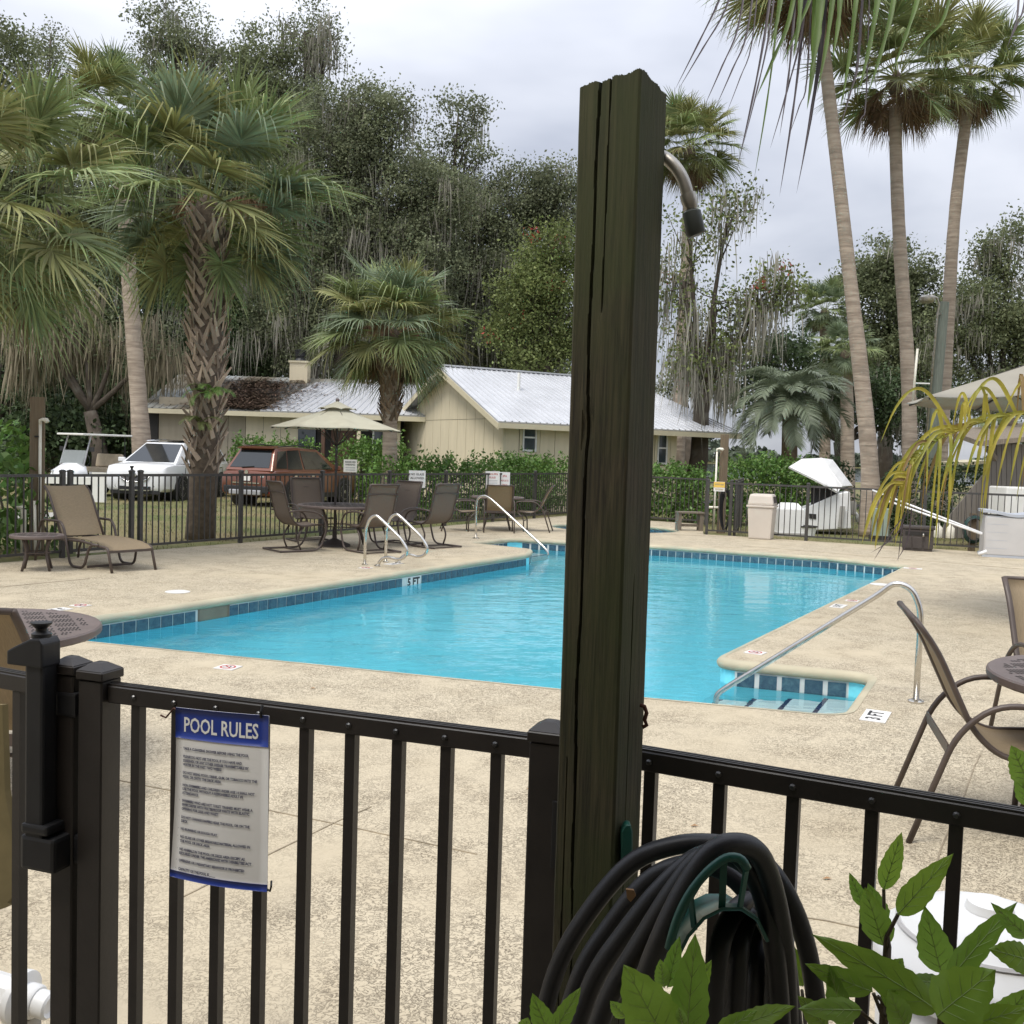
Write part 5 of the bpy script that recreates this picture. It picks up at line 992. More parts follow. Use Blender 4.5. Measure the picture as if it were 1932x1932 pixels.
tb_ = thing('trailer_bed', 'low white flat trailer in front of the golf cart behind the gate', 'trailer', tuple(D(134, 918, 29)), R(0)); obj('bed', MB().box((0, 0, .18), (1.3, .5, .2)), MT['white_paint'], tb_); obj('underside', MB().box((-.0, .1, -.03), (1.1, .4, .2)), MT['trim_black'], tb_)
for x_ in (-.5, .5): obj('wheel', MB().tube([(x_-.05, 0, -.12), (x_+.05, 0, -.12)], .18, 14), MT['tyre'], tb_)
# ================================================================== VEGETATION
mat('palm_leaf', (.225, .275, .112), .5, var=.18, scale=3, island=.32, trans=.22, spec=.4)
mat('palm_leaf_blue', (.215, .270, .165), .5, var=.15, scale=3, island=.28, trans=.25, spec=.4)
mat('palm_leaf_olive', (.275, .280, .112), .5, var=.2, scale=3, island=.32, trans=.22, spec=.4)
mat('palm_dead', (.20, .135, .075), .8, var=.2, island=.35, trans=.15)
mat('petiole', (.14, .17, .06), .55, var=.15)
mat('boot', (.40, .315, .24), .85, var=.25, scale=9, stretch=(6, 6, 1), bump=.3, bscale=40)
mat('fibre', (.12, .092, .068), .95, var=.3, scale=12, bump=.3, bscale=40); mat('boot_dark', (.23, .165, .11), .85, var=.25, scale=9, bump=.3, bscale=40)
m_, N, L, B = node_mat('palm_trunk'); tcn = N.new('ShaderNodeTexCoord'); mp = N.new('ShaderNodeMapping'); mp.inputs['Scale'].default_value = (1, 1, 9); L.new(tcn.outputs['Object'], mp.inputs[0])
ring = nz(N, L, mp.outputs[0], 1.6, 4, .6); blot = nz(N, L, tcn.outputs['Object'], 3, 5, .6)
c = mixc(N, L, mrange(N, L, ring, .36, .64), (.27, .215, .165), (.42, .345, .27)); c = mixc(N, L, mrange(N, L, blot, .52, .72, 0, .7), c, (.23, .195, .155)); L.new(c, B.inputs['Base Color']); B.inputs['Roughness'].default_value = .9
bp = N.new('ShaderNodeBump'); bp.inputs['Strength'].default_value = .8; bp.inputs['Distance'].default_value = .03; L.new(ring, bp.inputs['Height']); L.new(bp.outputs[0], B.inputs['Normal'])
mat('fruit_stalk', (.26, .165, .09), .8, var=.2, island=.3)
for nm_ in ('boot', 'boot_dark'):
    t2 = MT[nm_].node_tree; bs = t2.nodes['Principled BSDF']; src_ = bs.inputs['Base Color'].links[0].from_socket; hs_ = t2.nodes.new('ShaderNodeHueSaturation'); oi_ = t2.nodes.new('ShaderNodeObjectInfo'); mr_ = t2.nodes.new('ShaderNodeMapRange'); mr_.inputs['To Min'].default_value = .5; mr_.inputs['To Max'].default_value = 1.3
    t2.links.new(oi_.outputs['Random'], mr_.inputs[0]); t2.links.new(mr_.outputs[0], hs_.inputs['Value']); t2.links.new(src_, hs_.inputs['Color']); t2.links.new(hs_.outputs[0], bs.inputs['Base Color'])
FR = {}
def fan_frond(elev, seed, dead=False, droop=1.0, nl=60):
    key = (elev, seed, dead, droop)
    if key in FR: return FR[key]
    rg = np.random.default_rng(seed*97+int(elev)+500); e = R(elev); V = []; F = []
    # petiole, bending down a little
    pp = []; p = np.zeros(3); a = e
    for i in range(6): pp.append(p.copy()); p = p+np.array([math.cos(a), 0, math.sin(a)])*.165; a -= .07*math.cos(a)*droop
    pp.append(p.copy()); t = np.array([math.cos(a), 0, math.sin(a)]); n_ = np.array([-math.sin(a), 0, math.cos(a)]); y_ = np.array([0, 1., 0])
    def strip(pts, ws, lat):
        o = len(V)
        for q, w_ in zip(pts, ws): V.append(q-lat*w_); V.append(q+lat*w_)
        for i in range(len(pts)-1): F.append((o+2*i, o+2*i+1, o+2*i+3, o+2*i+2))
    strip(pp, [.018, .014, .012, .011, .010, .010, .010], y_); strip(pp, [.014, .011, .010, .009, .008, .008, .008], n_)
    npet = len(F); h = pp[-1]; ss = np.array([.0, .14, .30, .47, .63, .78, .90, 1.0]); wf = np.array([.25, .75, 1.0, .95, .62, .40, .22, .02])
    for k in range(nl):
        ph = R(-132+264*(k+.5)/nl)+rg.normal(0, .02); Ln = .98*(.66+.34*math.cos(ph*.62))*rg.uniform(.90, 1.06); d = t*math.cos(ph)+y_*math.sin(ph)
        d = d+n_*(.20*abs(math.sin(ph))+rg.normal(0, .035)); d /= np.linalg.norm(d); base_ = h+t*.16*max(0, math.cos(ph))
        g_ = (.12+.16*rg.random())*droop*(1.6 if dead else 1); lat = np.cross(d, n_); lat /= np.linalg.norm(lat); tw_ = (.45 if k % 2 else -.45); lat = lat*math.cos(tw_)+n_*math.sin(tw_)
        brk = rg.random() < .34; kb = rg.uniform(.55, .75); pts = []
        for s_ in ss:
            q = base_+d*s_*Ln; dz = g_*Ln*s_**2.8
            if brk and s_ > kb: dz += (s_-kb)*Ln*1.0; q = q-d*(s_-kb)*Ln*.55
            q = q-np.array([0, 0, dz]); pts.append(q)
        strip(pts, wf*.021, lat)
    me = np_mesh('frond', np.array(V), np.array(F)); FR[key] = (me, npet); return FR[key]
def frond_obj(parent, me, mt, loc, az, scale, roll=0, name='frond'):
    key = (me.name, mt); m2 = FR.get(key)
    if m2 is None: m2 = me.copy(); m2.materials.clear(); m2.materials.append(MT[mt]); FR[key] = m2
    o = link(name, m2, None, parent); o.location = loc; o.rotation_euler = (roll, 0, az); o.scale = (scale,)*3; return o
boot_me = MB().add([(-.5, 0, 0), (.5, 0, 0), (.42, .16, 0), (-.42, .16, 0), (-.30, .50, .75), (.30, .50, .75), (.26, .60, .72), (-.26, .60, .72), (-.16, .86, 1.15), (.16, .86, 1.15), (.12, .90, 1.1), (-.12, .90, 1.1)], [(3, 2, 1, 0), (0, 1, 5, 4), (1, 2, 6, 5), (2, 3, 7, 6), (3, 0, 4, 7), (4, 5, 9, 8), (5, 6, 10, 9), (6, 7, 11, 10), (7, 4, 8, 11), (8, 9, 10, 11)]).mesh('boot')
def palm(name, label, trunk, rad, heart, nf, size, mats, emax=82, emin=-55, dead=6, boots=None, droop=1.0, seed=1, group='sabal palms', boot_mat='boot', heartr=.2, fruit=0, avoid=None, trunk_mat='palm_trunk'):
    rg = random.Random(seed); t_ = thing(name, label, 'palm tree', tuple(Vector(trunk[0])), group=group); o0 = Vector(trunk[0])
    pts = [Vector(p)-o0 for p in trunk]; # densify with a smooth curve
    dp = []; dr = []
    for i in range(len(pts)-1):
        p0, p1, p2, p3 = pts[max(i-1, 0)], pts[i], pts[i+1], pts[min(i+2, len(pts)-1)]
        for k in range(6):
            t = k/6; dp.append(.5*((2*p1)+(p2-p0)*t+(2*p0-5*p1+4*p2-p3)*t*t+(3*p1-p0-3*p2+p3)*t**3)); dr.append((rad[i]+(rad[i+1]-rad[i])*t)*(1+rg.uniform(-.03, .03)))
    dp.append(pts[-1]); dr.append(rad[-1]); obj('trunk', MB().tube(dp, dr, 14), MT[trunk_mat], t_, smooth=True)
    hp = Vector(heart)-o0; obj('crown_shaft', MB().tube([hp-Z*.35, hp-Z*.1, hp+Z*.1, hp+Z*.22], [rad[-1]*.95, rad[-1]*1.1, rad[-1]*.8, .04], 10), MT['fibre'], t_, smooth=True)
    for i in range(nf):
        f = (i+.5)/nf; el = emax-(emax-emin)*f**.95+rg.uniform(-7, 7); az = i*2.39996+rg.uniform(-.25, .25); el = round(el/11)*11; isd = i >= nf-dead
        if avoid and avoid(math.degrees(az) % 360, el): continue
        me, _ = fan_frond(el, 1+i % 3, isd, droop); sc_ = size*(rg.uniform(.86, 1.08) if not isd else rg.uniform(.65, .85))*(.75+.25*math.sin(math.pi*min(1, f+.25)))
        frond_obj(t_, me, 'palm_dead' if isd else mats[i % len(mats)], hp+Vector((math.cos(az), math.sin(az), 0))*heartr*.6+Z*(.25-.45*f), az, sc_, rg.uniform(-.35, .35))
    if boots:
        z0, z1, nb, ln = boots
        bm_ = boot_me.copy(); bm_.materials.clear(); bm_.materials.append(MT[boot_mat])
        for i in range(nb):
            z = z0+(z1-z0)*(i+.5)/nb; # find trunk axis at z
            for a, b, ra, rb in zip(dp, dp[1:], dr, dr[1:]):
                if a.z <= z <= b.z+1e-6: t = (z-a.z)/max(1e-6, b.z-a.z); c_ = a.lerp(b, t); r_ = ra+(rb-ra)*t; break
            else: c_ = dp[-1]; r_ = dr[-1]
            az = i*2.39996+rg.uniform(-.12, .12); q = ln*rg.uniform(.85, 1.15); o = link('leaf_boot', bm_, None, t_); o.location = (c_.x+math.sin(-az)*r_*.96, c_.y+math.cos(az)*r_*.96, z); o.rotation_euler = (rg.uniform(-.12, .18), (1 if i % 2 else -1)*rg.uniform(.35, .7), az); o.scale = (q*.24*rg.uniform(.85, 1.2), q*.30, q*.95)
    for k in range(fruit):                              # spent flower stalks: arching bunches of fine twigs
        a0 = [2.6, .6, 4.5][k % 3]+rg.uniform(-.3, .3); V = []; F = []; ln = size*.95
        for j in range(260):
            s0 = rg.uniform(.25, .95); el = .9-1.1*s0; b = np.array([math.cos(a0)*ln*s0, math.sin(a0)*ln*s0, ln*(.75*s0-.62*s0*s0)]); d = np.array([rg.gauss(0, .3), rg.gauss(0, .3), rg.uniform(-.75, .05)])*ln*.38; w_ = np.array([rg.gauss(0, 1), rg.gauss(0, 1), .2])*.006; o_ = len(V); V += [b-w_, b+w_, b+d*.6+w_+np.array([0, 0, .03]), b+d*.6-w_+np.array([0, 0, .03]), b+d+w_*.3-np.array([0, 0, .06]), b+d-w_*.3-np.array([0, 0, .06])]; F += [(o_, o_+1, o_+2, o_+3), (o_+3, o_+2, o_+4, o_+5)]
        o = link('flower_stalk', np_mesh('stalk', np.array(V), np.array(F)), MT['fruit_stalk'], t_); o.location = hp; o['kind'] = 'stuff'
    return t_
def base_at(u, y, z=-.06): p = D(u, 950, y); return Vector((p.x, y, z))
pl_ = ['palm_leaf', 'palm_leaf_blue', 'palm_leaf']; po_ = ['palm_leaf_olive', 'palm_leaf', 'palm_leaf_olive']
by = 17.65
bp0 = G(378, 1017, -.05)
palm('sabal_palm', 'big shaggy palm with criss-cross trunk stubs beside the white car', [bp0, D(388, 800, by), D(392, 600, by), D(394, 440, by), D(392, 400, by)], [.27, .22, .26, .26, .22], D(392, 392, by), 62, 1.22, ['palm_leaf', 'palm_leaf', 'palm_leaf_blue', 'palm_leaf_olive'], boots=(1.15, 5.45, 275, .36), trunk_mat='fibre', droop=.9, seed=3, dead=0, fruit=2, emin=-58, heartr=.25, avoid=lambda az, el: el < -5 and abs((az-268+180) % 360-180) < 42)
palm('sabal_palm', 'palm with drooping fronds cut by the left edge', [base_at(-75, 13.6), D(-60, 700, 13.6), D(-45, 470, 13.6), D(-35, 440, 13.6)], [.24, .2, .2, .18], D(-30, 415, 13.6), 44, 1.10, po_+['palm_leaf'], seed=5, dead=3, emin=-72, droop=1.15)
palm('sabal_palm', 'tall bare trunked palm rising behind the white car', [base_at(272, 33), D(262, 760, 33), D(246, 560, 33), D(238, 430, 33), D(222, 300, 33), D(214, 250, 33)], [.36, .27, .24, .23, .22, .2], D(210, 225, 33), 44, 1.22, pl_+['palm_leaf_olive'], seed=7, droop=.8, dead=6, emin=-60)
palm('sabal_palm', 'short palm with brown stubby trunk in front of the cream house', [base_at(735, 25.2), D(736, 800, 25.2), D(738, 690, 25.2), D(737, 650, 25.2)], [.23, .17, .27, .25], D(737, 632, 25.2), 66, 1.08, ['palm_leaf', 'palm_leaf_blue', 'palm_leaf_olive'], boots=(2.35, 4.1, 130, .34), seed=9, dead=4, droop=1.2, boot_mat='boot_dark', fruit=3, emin=-58, avoid=lambda az, el: el < -15 and abs((az-268+180) % 360-180) < 26)
palm('sabal_palm', 'tall palm whose crown shows just right of the mossy post', [base_at(1272, 38), D(1286, 700, 38), D(1296, 480, 38), D(1300, 330, 38)], [.3, .24, .22, .2], D(1302, 285, 38), 58, 1.08, po_+['palm_leaf'], seed=11, dead=12, emin=-75, fruit=1)
palm('sabal_palm', 'leaning tall palm, leftmost of the three at upper right', [base_at(1646, 24.4), D(1641, 880, 24.4), D(1626, 720, 24.4), D(1603, 520, 24.4), D(1578, 300, 24.4), D(1556, 110, 24.4), D(1546, 30, 24.4)], [.30, .205, .19, .16, .145, .145, .15], D(1540, -50, 24.4), 54, 1.30, po_, seed=13, droop=.8, dead=16, emin=-72)
palm('sabal_palm', 'straight tall palm, middle one of the three at upper right', [base_at(1712, 26.5), D(1716, 880, 26.5), D(1713, 700, 26.5), D(1697, 450, 26.5), D(1690, 280, 26.5), D(1691, 200, 26.5)], [.28, .19, .18, .16, .155, .16], D(1691, 150, 26.5), 48, 1.16, po_+['palm_leaf'], seed=15, droop=.8, dead=16, emin=-75)
palm('sabal_palm', 'slender curved palm, rightmost of the three at upper right', [base_at(1768, 30), D(1776, 850, 30), D(1788, 620, 30), D(1800, 420, 30), D(1818, 260, 30), D(1827, 195, 30)], [.28, .19, .18, .165, .16, .16], D(1828, 150, 30), 48, 1.08, pl_+['palm_leaf_olive'], seed=17, droop=.8, dead=10, emin=-70)
palm('sabal_palm', 'small distant palm between the leaning palm and mossy tree', [base_at(1555, 48), D(1557, 760, 48), D(1556, 620, 48)], [.3, .22, .22], D(1556, 590, 48), 46, .88, pl_, seed=19, dead=5)
palm('sabal_palm', 'bushy fan palm behind the feathery blue palm', [base_at(1600, 41), D(1598, 760, 41), D(1596, 690, 41)], [.3, .25, .22], D(1596, 668, 41), 46, .72, pl_, seed=21, dead=2, droop=1.4)
palm('sabal_palm', 'low fan palm behind the grey shed at right edge', [base_at(1905, 24.2), D(1905, 830, 24.2)], [.2, .18], D(1905, 800, 24.2), 26, .42, pl_, seed=23, dead=0)
# --- feathery pindo palm
def pinnate(elev, seed, L_=1.0, nl=70, ll=.27, arch=1.6, lw=.0055, vee=.5):
    key = ('pin', elev, seed, arch)
    if key in FR: return FR[key]
    rg = np.random.default_rng(seed+900); V = []; F = []; a = R(elev); p = np.zeros(3); sp = []; ta = []
    n = 16
    for i in range(n+1): sp.append(p.copy()); ta.append(a); p = p+np.array([math.cos(a), 0, math.sin(a)])*L_/n; a -= arch/n*(.5+i/n)
    y_ = np.array([0, 1., 0])
    def strip(pts, ws, lat):
        o = len(V)
        for q, w_ in zip(pts, ws): V.append(q-lat*w_); V.append(q+lat*w_)
        for i in range(len(pts)-1): F.append((o+2*i, o+2*i+1, o+2*i+3, o+2*i+2))
    strip(sp, np.linspace(.016, .003, n+1), y_)
    for k in range(nl):
        f = .16+.84*k/nl; x = f*n; i = min(n-1, int(x)); q = sp[i]+(sp[i+1]-sp[i])*(x-i); aa = ta[i]; t = np.array([math.cos(aa), 0, math.sin(aa)]); n_ = np.array([-math.sin(aa), 0, math.cos(aa)])
        for sd in (-1, 1):
            d = t*.62+y_*sd*.75+n_*vee*rg.uniform(.7, 1.2); d /= np.linalg.norm(d); l_ = ll*math.sin(math.pi*(.12+.82*f))**.6*rg.uniform(.85, 1.1)
            pts = [q+d*l_*s_-np.array([0, 0, .45*l_*s_*s_]) for s_ in (0, .3, .65, 1)]; lat = np.cross(d, n_); lat /= np.linalg.norm(lat); strip(pts, [lw*.6, lw, lw*.8, .001], lat)
    FR[key] = (np_mesh('pfrond', np.array(V), np.array(F)), 1); return FR[key]
mat('pindo', (.215, .255, .165), .5, var=.15, island=.22, trans=.15)
pd = thing('pindo_palm', 'feathery blue green palm with arching fronds behind the right hedge', 'palm tree', tuple(base_at(1490, 31)), group='sabal palms'); hp = D(1490, 775, 31)-Vector(pd.location)
del pd['group']; obj('trunk', MB().tube([(0, 0, 0), tuple(hp*.5), tuple(hp)], [.3, .25, .22], 12), MT['boot_dark'], pd, smooth=True)
for i in range(52):
    f = (i+.5)/52; el = round((88-95*f)/8)*8; az = i*2.39996; me, _ = pinnate(el, i % 2, arch=2.0); frond_obj(pd, me, 'pindo', hp+Z*.1, az, random.uniform(1.75, 2.2), random.uniform(-.3, .3))
# ------------------------------------------------------------------ broadleaf trees
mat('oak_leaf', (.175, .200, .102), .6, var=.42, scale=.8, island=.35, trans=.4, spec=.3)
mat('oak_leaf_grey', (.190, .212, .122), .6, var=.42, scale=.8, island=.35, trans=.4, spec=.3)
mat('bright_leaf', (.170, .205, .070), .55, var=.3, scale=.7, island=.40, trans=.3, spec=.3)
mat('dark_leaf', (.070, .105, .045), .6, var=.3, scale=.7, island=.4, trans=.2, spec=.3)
mat('hedge_leaf', (.125, .225, .050), .45, var=.25, scale=1.5, island=.45, trans=.25, spec=.4)
mat('red_leaf', (.42, .085, .055), .6, island=.35, trans=.3)
mat('moss', (.32, .305, .255), .95, var=.2, scale=.6, island=.28, trans=.25, spec=.1)
mat('moss_warm', (.31, .275, .195), .95, var=.2, scale=.6, island=.28, trans=.25, spec=.1)
mat('bark', (.085, .068, .052), .9, var=.3, scale=3, bump=.5, bscale=14, col2=(.17, .155, .13), c2pos=(.55, .7))
LEAFN = []
def leaf_cloud(C, size, asp=.5, flat=0.0):            # diamond leaves at points C
    n = len(C); a = rng.normal(size=(n, 3)); a[:, 2] -= .35; a /= np.linalg.norm(a, axis=1)[:, None]; b = np.cross(a, rng.normal(size=(n, 3))+np.array([0, 0, flat])); b /= np.linalg.norm(b, axis=1)[:, None]
    s = (size*rng.uniform(.6, 1.35, n))[:, None]; nrm = np.cross(a, b)*s*.12
    V = np.stack([C-a*s*.5, C-b*s*asp*.5+nrm, C+a*s*.5, C+b*s*asp*.5+nrm], 1).reshape(-1, 3); return V, np.arange(4*n).reshape(-1, 4)
def moss_cloud(C, lmin, lmax, wd, per=24, spread=.27):
    n = len(C)*per; c = np.repeat(C, per, 0)+rng.normal(0, spread, (n, 3))*np.array([1, 1, .5]); ln = np.repeat(rng.uniform(lmin, lmax, len(C)), per)*rng.uniform(.35, 1.0, n); az = rng.uniform(0, 2*math.pi, n); w_ = wd*rng.uniform(.5, 1.4, n)
    lat = np.stack([np.cos(az), np.sin(az), np.zeros(n)], 1); sway = rng.normal(0, .10, (n, 3))*np.array([1, 1, 0]); dn = np.array([0, 0, -1.0]); V = []
    for s_, wf in ((0, .35), (.3, 1.0), (.68, .7), (1.0, .06)):
        q = c+dn*(ln*s_)[:, None]+sway*(s_*ln)[:, None]+lat*(np.sin(s_*5+az)*.02*ln)[:, None]; V += [q-lat*(w_*wf)[:, None], q+lat*(w_*wf)[:, None]]
    V = np.stack(V, 1).reshape(-1, 3); b = np.arange(n)[:, None]*8; F = np.concatenate([b+np.array([[2*i, 2*i+1, 2*i+3, 2*i+2]]) for i in range(3)], 1).reshape(-1, 4); return V, F
def tree(name, label, bu, y, lobes, leaf, lmat, cl_m2=1.6, per=36, sig=.34, moss=0., mlen=(.6, 2.0), mmat='moss', trunk_r=.35, group='background trees', depth=1.0, mwd=.020, accents=0, fork=.55, bare=0, hollow=.35):
    b0 = base_at(bu, y); t_ = thing(name, label, 'tree', tuple(b0), group=group); cl = []; ends = []
    for lo in lobes:
        u, v, ru, rv = lo[:4]; c = D(u, v, y)-b0; rx, rz = ru/1935*y, rv/1935*y; ry = max(rx, rz)*.75*depth; n = max(8, int(2.3*cl_m2*4*rx*rz*(.6+.4*ry/2)))
        d = rng.normal(size=(n, 3)); d /= np.linalg.norm(d, axis=1)[:, None]; r_ = (hollow+(1-hollow)*rng.random(n)**.6)[:, None]; P_ = np.array(c)+d*r_*np.array([rx, ry, rz]); P_ += rng.normal(0, .12, P_.shape)*min(rx, rz); cl.append(P_); ends.append((Vector(c), rx, rz, P_))
    allc = np.concatenate(cl); C = np.repeat(allc, int(per*6.6), 0); C = C+rng.normal(0, sig*1.12, C.shape)*np.array([1, 1, .7]); V, F = leaf_cloud(C, leaf*.82, .6); LEAFN.append(len(C)); cr = link('crown', np_mesh('crown', V, F), MT[lmat], t_)
    # trunk and limbs
    top = sum((e[0] for e in ends), Vector())/len(ends); fk = Vector((top.x*.35, top.y*.35, top.z*fork)); tr = MB().tube([(0, 0, -.1), tuple(fk*.45+Vector((.15, 0, 0))), tuple(fk)], [trunk_r*1.25, trunk_r, trunk_r*.8], 10); obj('trunk', tr, MT['bark'], t_, smooth=True)
    lm = MB()
    for c, rx, rz, P_ in ends:
        mid = fk.lerp(c, .5)+Vector((random.uniform(-.3, .3)*rx, 0, -.15*rz)); lm2 = MB().tube(bez(fk, mid, c, 6), [trunk_r*.42*(1-.12*i) for i in range(7)], 7)
        for q in P_[rng.choice(len(P_), min(len(P_), 7+bare), replace=False)]:
            s_ = c.lerp(fk, random.uniform(0, .35)); q = Vector(q); lm2.tube(bez(s_, s_.lerp(q, .5)+Vector((0, 0, random.uniform(-.2, .3)*rz)), q, 4), [trunk_r*.11, trunk_r*.08, trunk_r*.06, trunk_r*.04, .01], 5)
        obj('limb', lm2, MT['bark'], t_, smooth=True)
    if moss > 0:
        k = int(len(allc)*moss*.6); sel = allc[rng.choice(len(allc), k, replace=moss > 1)]+rng.normal(0, .25, (k, 3)); V, F = moss_cloud(sel, mlen[0], mlen[1], mwd); mo = link('spanish_moss', np_mesh('moss', V, F), MT[mmat], t_); mo['kind'] = 'stuff'
    if accents:
        q = allc[rng.choice(len(allc), accents)]; V, F = leaf_cloud(np.repeat(q, 30, 0)+rng.normal(0, .16, (accents*30, 3)), leaf*.9); link('red_leaves', np_mesh('red', V, F), MT['red_leaf'], t_)
    return t_
BG = 'background trees'
# left mossy tree over the golf cart
tree('mossy_oak', 'forked oak hung with long grey moss behind the golf cart', 190, 35.5, [(40, 560, 90, 60), (150, 600, 80, 50), (215, 640, 60, 40), (300, 640, 50, 45), (90, 640, 80, 40), (0, 480, 70, 80)], .15, 'oak_leaf_grey', cl_m2=1.3, per=14, moss=2.6, mlen=(.8, 2.9), mmat='moss_warm', trunk_r=.28, fork=.45, mwd=.024)
tree('oak_tree', 'tall leafy tree at the upper left corner', -20, 44, [(0, 160, 70, 110), (20, 330, 90, 90), (-10, 470, 90, 90)], .17, 'oak_leaf', moss=.1)
tree('oak_tree', 'thin tree top showing above the left palms', 95, 52, [(95, 75, 32, 40), (80, 150, 55, 50), (110, 260, 80, 80)], .17, 'oak_leaf_grey', cl_m2=.9, per=22, bare=8)
tree('mossy_oak', 'tall mossy oak top above the big palm', 330, 47, [(335, 55, 70, 55), (300, 110, 55, 50), (380, 130, 60, 50), (340, 210, 100, 60), (300, 330, 120, 100)], .17, 'oak_leaf_grey', cl_m2=1.2, per=26, moss=.55, mlen=(.8, 2.4), bare=6)
tree('mossy_oak', 'rounded oak crown right of the tall mossy top', 500, 45, [(490, 110, 55, 60), (470, 190, 70, 60), (530, 230, 80, 70), (500, 330, 120, 80)], .16, 'oak_leaf', cl_m2=1.6, moss=.12)
tree('mossy_oak', 'oak top draped in brown grey moss left of centre', 575, 46, [(575, 60, 48, 45), (610, 100, 40, 45), (560, 140, 45, 50), (600, 210, 60, 55)], .16, 'oak_leaf_grey', cl_m2=1.1, per=24, moss=1.3, mlen=(1, 2.8), bare=6)
tree('mossy_oak', 'broad dark oak with curtains of moss in the centre', 640, 42, [(640, 250, 95, 80), (720, 240, 65, 85), (600, 380, 110, 90), (720, 370, 110, 85), (820, 370, 75, 75), (640, 500, 120, 80), (760, 490, 120, 80), (690, 600, 120, 60), (540, 500, 90, 90), (560, 620, 90, 70)], .15, 'oak_leaf_grey', cl_m2=1.75, moss=.62, mlen=(.8, 2.6), trunk_r=.6, depth=.8)
tree('oak_tree', 'airy oak branch top right of the broad central oak', 850, 46, [(865, 215, 52, 45), (880, 285, 42, 50), (830, 300, 60, 60), (850, 400, 80, 80)], .17, 'oak_leaf_grey', cl_m2=1.0, per=22, moss=.3, bare=8)
tree('mossy_oak', 'dark mossy oak left of the wooden post', 960, 46, [(940, 400, 90, 70), (1010, 370, 60, 60), (1060, 340, 38, 40), (1060, 420, 50, 60), (900, 500, 110, 80), (980, 540, 110, 90), (880, 610, 110, 70), (980, 660, 110, 70)], .16, 'oak_leaf_grey', cl_m2=1.7, moss=.5, mlen=(.8, 2.6), trunk_r=.5, depth=.8)
tree('sweetgum', 'bright green tree with red leaf tips left of the wooden post', 1030, 38, [(1040, 470, 60, 60), (1000, 560, 70, 60), (1060, 580, 60, 60), (1000, 650, 80, 50), (1060, 670, 60, 50), (960, 620, 40, 40)], .15, 'bright_leaf', cl_m2=1.9, moss=0, accents=7, group=BG)
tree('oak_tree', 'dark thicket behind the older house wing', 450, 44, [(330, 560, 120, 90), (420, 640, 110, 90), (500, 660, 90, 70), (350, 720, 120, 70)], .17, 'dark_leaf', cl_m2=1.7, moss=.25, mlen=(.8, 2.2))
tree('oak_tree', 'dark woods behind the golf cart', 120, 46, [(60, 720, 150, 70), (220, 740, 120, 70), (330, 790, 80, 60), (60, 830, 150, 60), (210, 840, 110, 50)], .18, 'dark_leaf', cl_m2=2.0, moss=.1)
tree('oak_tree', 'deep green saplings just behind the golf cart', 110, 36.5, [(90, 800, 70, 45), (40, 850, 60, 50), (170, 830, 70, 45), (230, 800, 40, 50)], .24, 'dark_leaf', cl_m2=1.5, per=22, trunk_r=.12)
tree('oak_tree', 'solid dark mass of woods behind the central oaks', 700, 60, [(420, 420, 120, 140), (560, 480, 140, 140), (700, 470, 140, 140), (840, 540, 130, 130), (980, 600, 120, 110), (480, 640, 150, 100), (680, 660, 150, 100), (880, 700, 150, 80)], .34, 'oak_leaf', cl_m2=.9, per=14, sig=.6, trunk_r=.4, depth=.5, hollow=.0)
tree('oak_tree', 'dark woods closing the view behind the left palms', 200, 58, [(40, 420, 140, 120), (180, 420, 140, 120), (300, 520, 120, 120), (100, 600, 160, 100), (260, 680, 120, 90)], .34, 'oak_leaf', cl_m2=.9, per=14, sig=.6, trunk_r=.4, depth=.5, hollow=.0)
# right side
tree('mossy_oak', 'ragged tree with hanging moss just right of the wooden post', 1300, 34, [(1300, 430, 60, 55), (1375, 400, 45, 45), (1290, 530, 55, 60), (1350, 560, 70, 55), (1300, 640, 60, 60), (1390, 640, 60, 50), (1440, 555, 50, 40), (1485, 535, 30, 25), (1320, 720, 60, 40)], .16, 'bright_leaf', cl_m2=1.0, per=13, moss=1.1, mlen=(.8, 2.6), accents=5, trunk_r=.3, bare=6)
tree('oak_tree', 'leafy oak between the leaning and middle tall palms', 1660, 50, [(1680, 500, 60, 50), (1650, 570, 80, 70), (1740, 580, 70, 70), (1690, 680, 110, 80), (1620, 700, 70, 60)], .19, 'oak_leaf', cl_m2=1.6, moss=.15)
tree('mossy_oak', 'mossy dark oak at the right edge behind the umbrella', 1900, 44, [(1905, 480, 60, 60), (1860, 600, 75, 70), (1930, 620, 80, 80), (1820, 660, 60, 60), (1880, 720, 90, 60)], .17, 'oak_leaf', cl_m2=1.5, moss=.55, mlen=(.7, 2.2), accents=0)
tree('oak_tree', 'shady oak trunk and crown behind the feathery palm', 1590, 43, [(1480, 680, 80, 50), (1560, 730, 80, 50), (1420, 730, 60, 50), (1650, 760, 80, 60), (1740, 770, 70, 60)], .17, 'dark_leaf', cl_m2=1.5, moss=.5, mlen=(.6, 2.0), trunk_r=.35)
tree('oak_tree', 'dark trunked oak seen through the house porch', 1300, 45, [(1290, 720, 50, 40), (1340, 700, 60, 50)], .17, 'oak_leaf', cl_m2=1.2, moss=.6, trunk_r=.45)
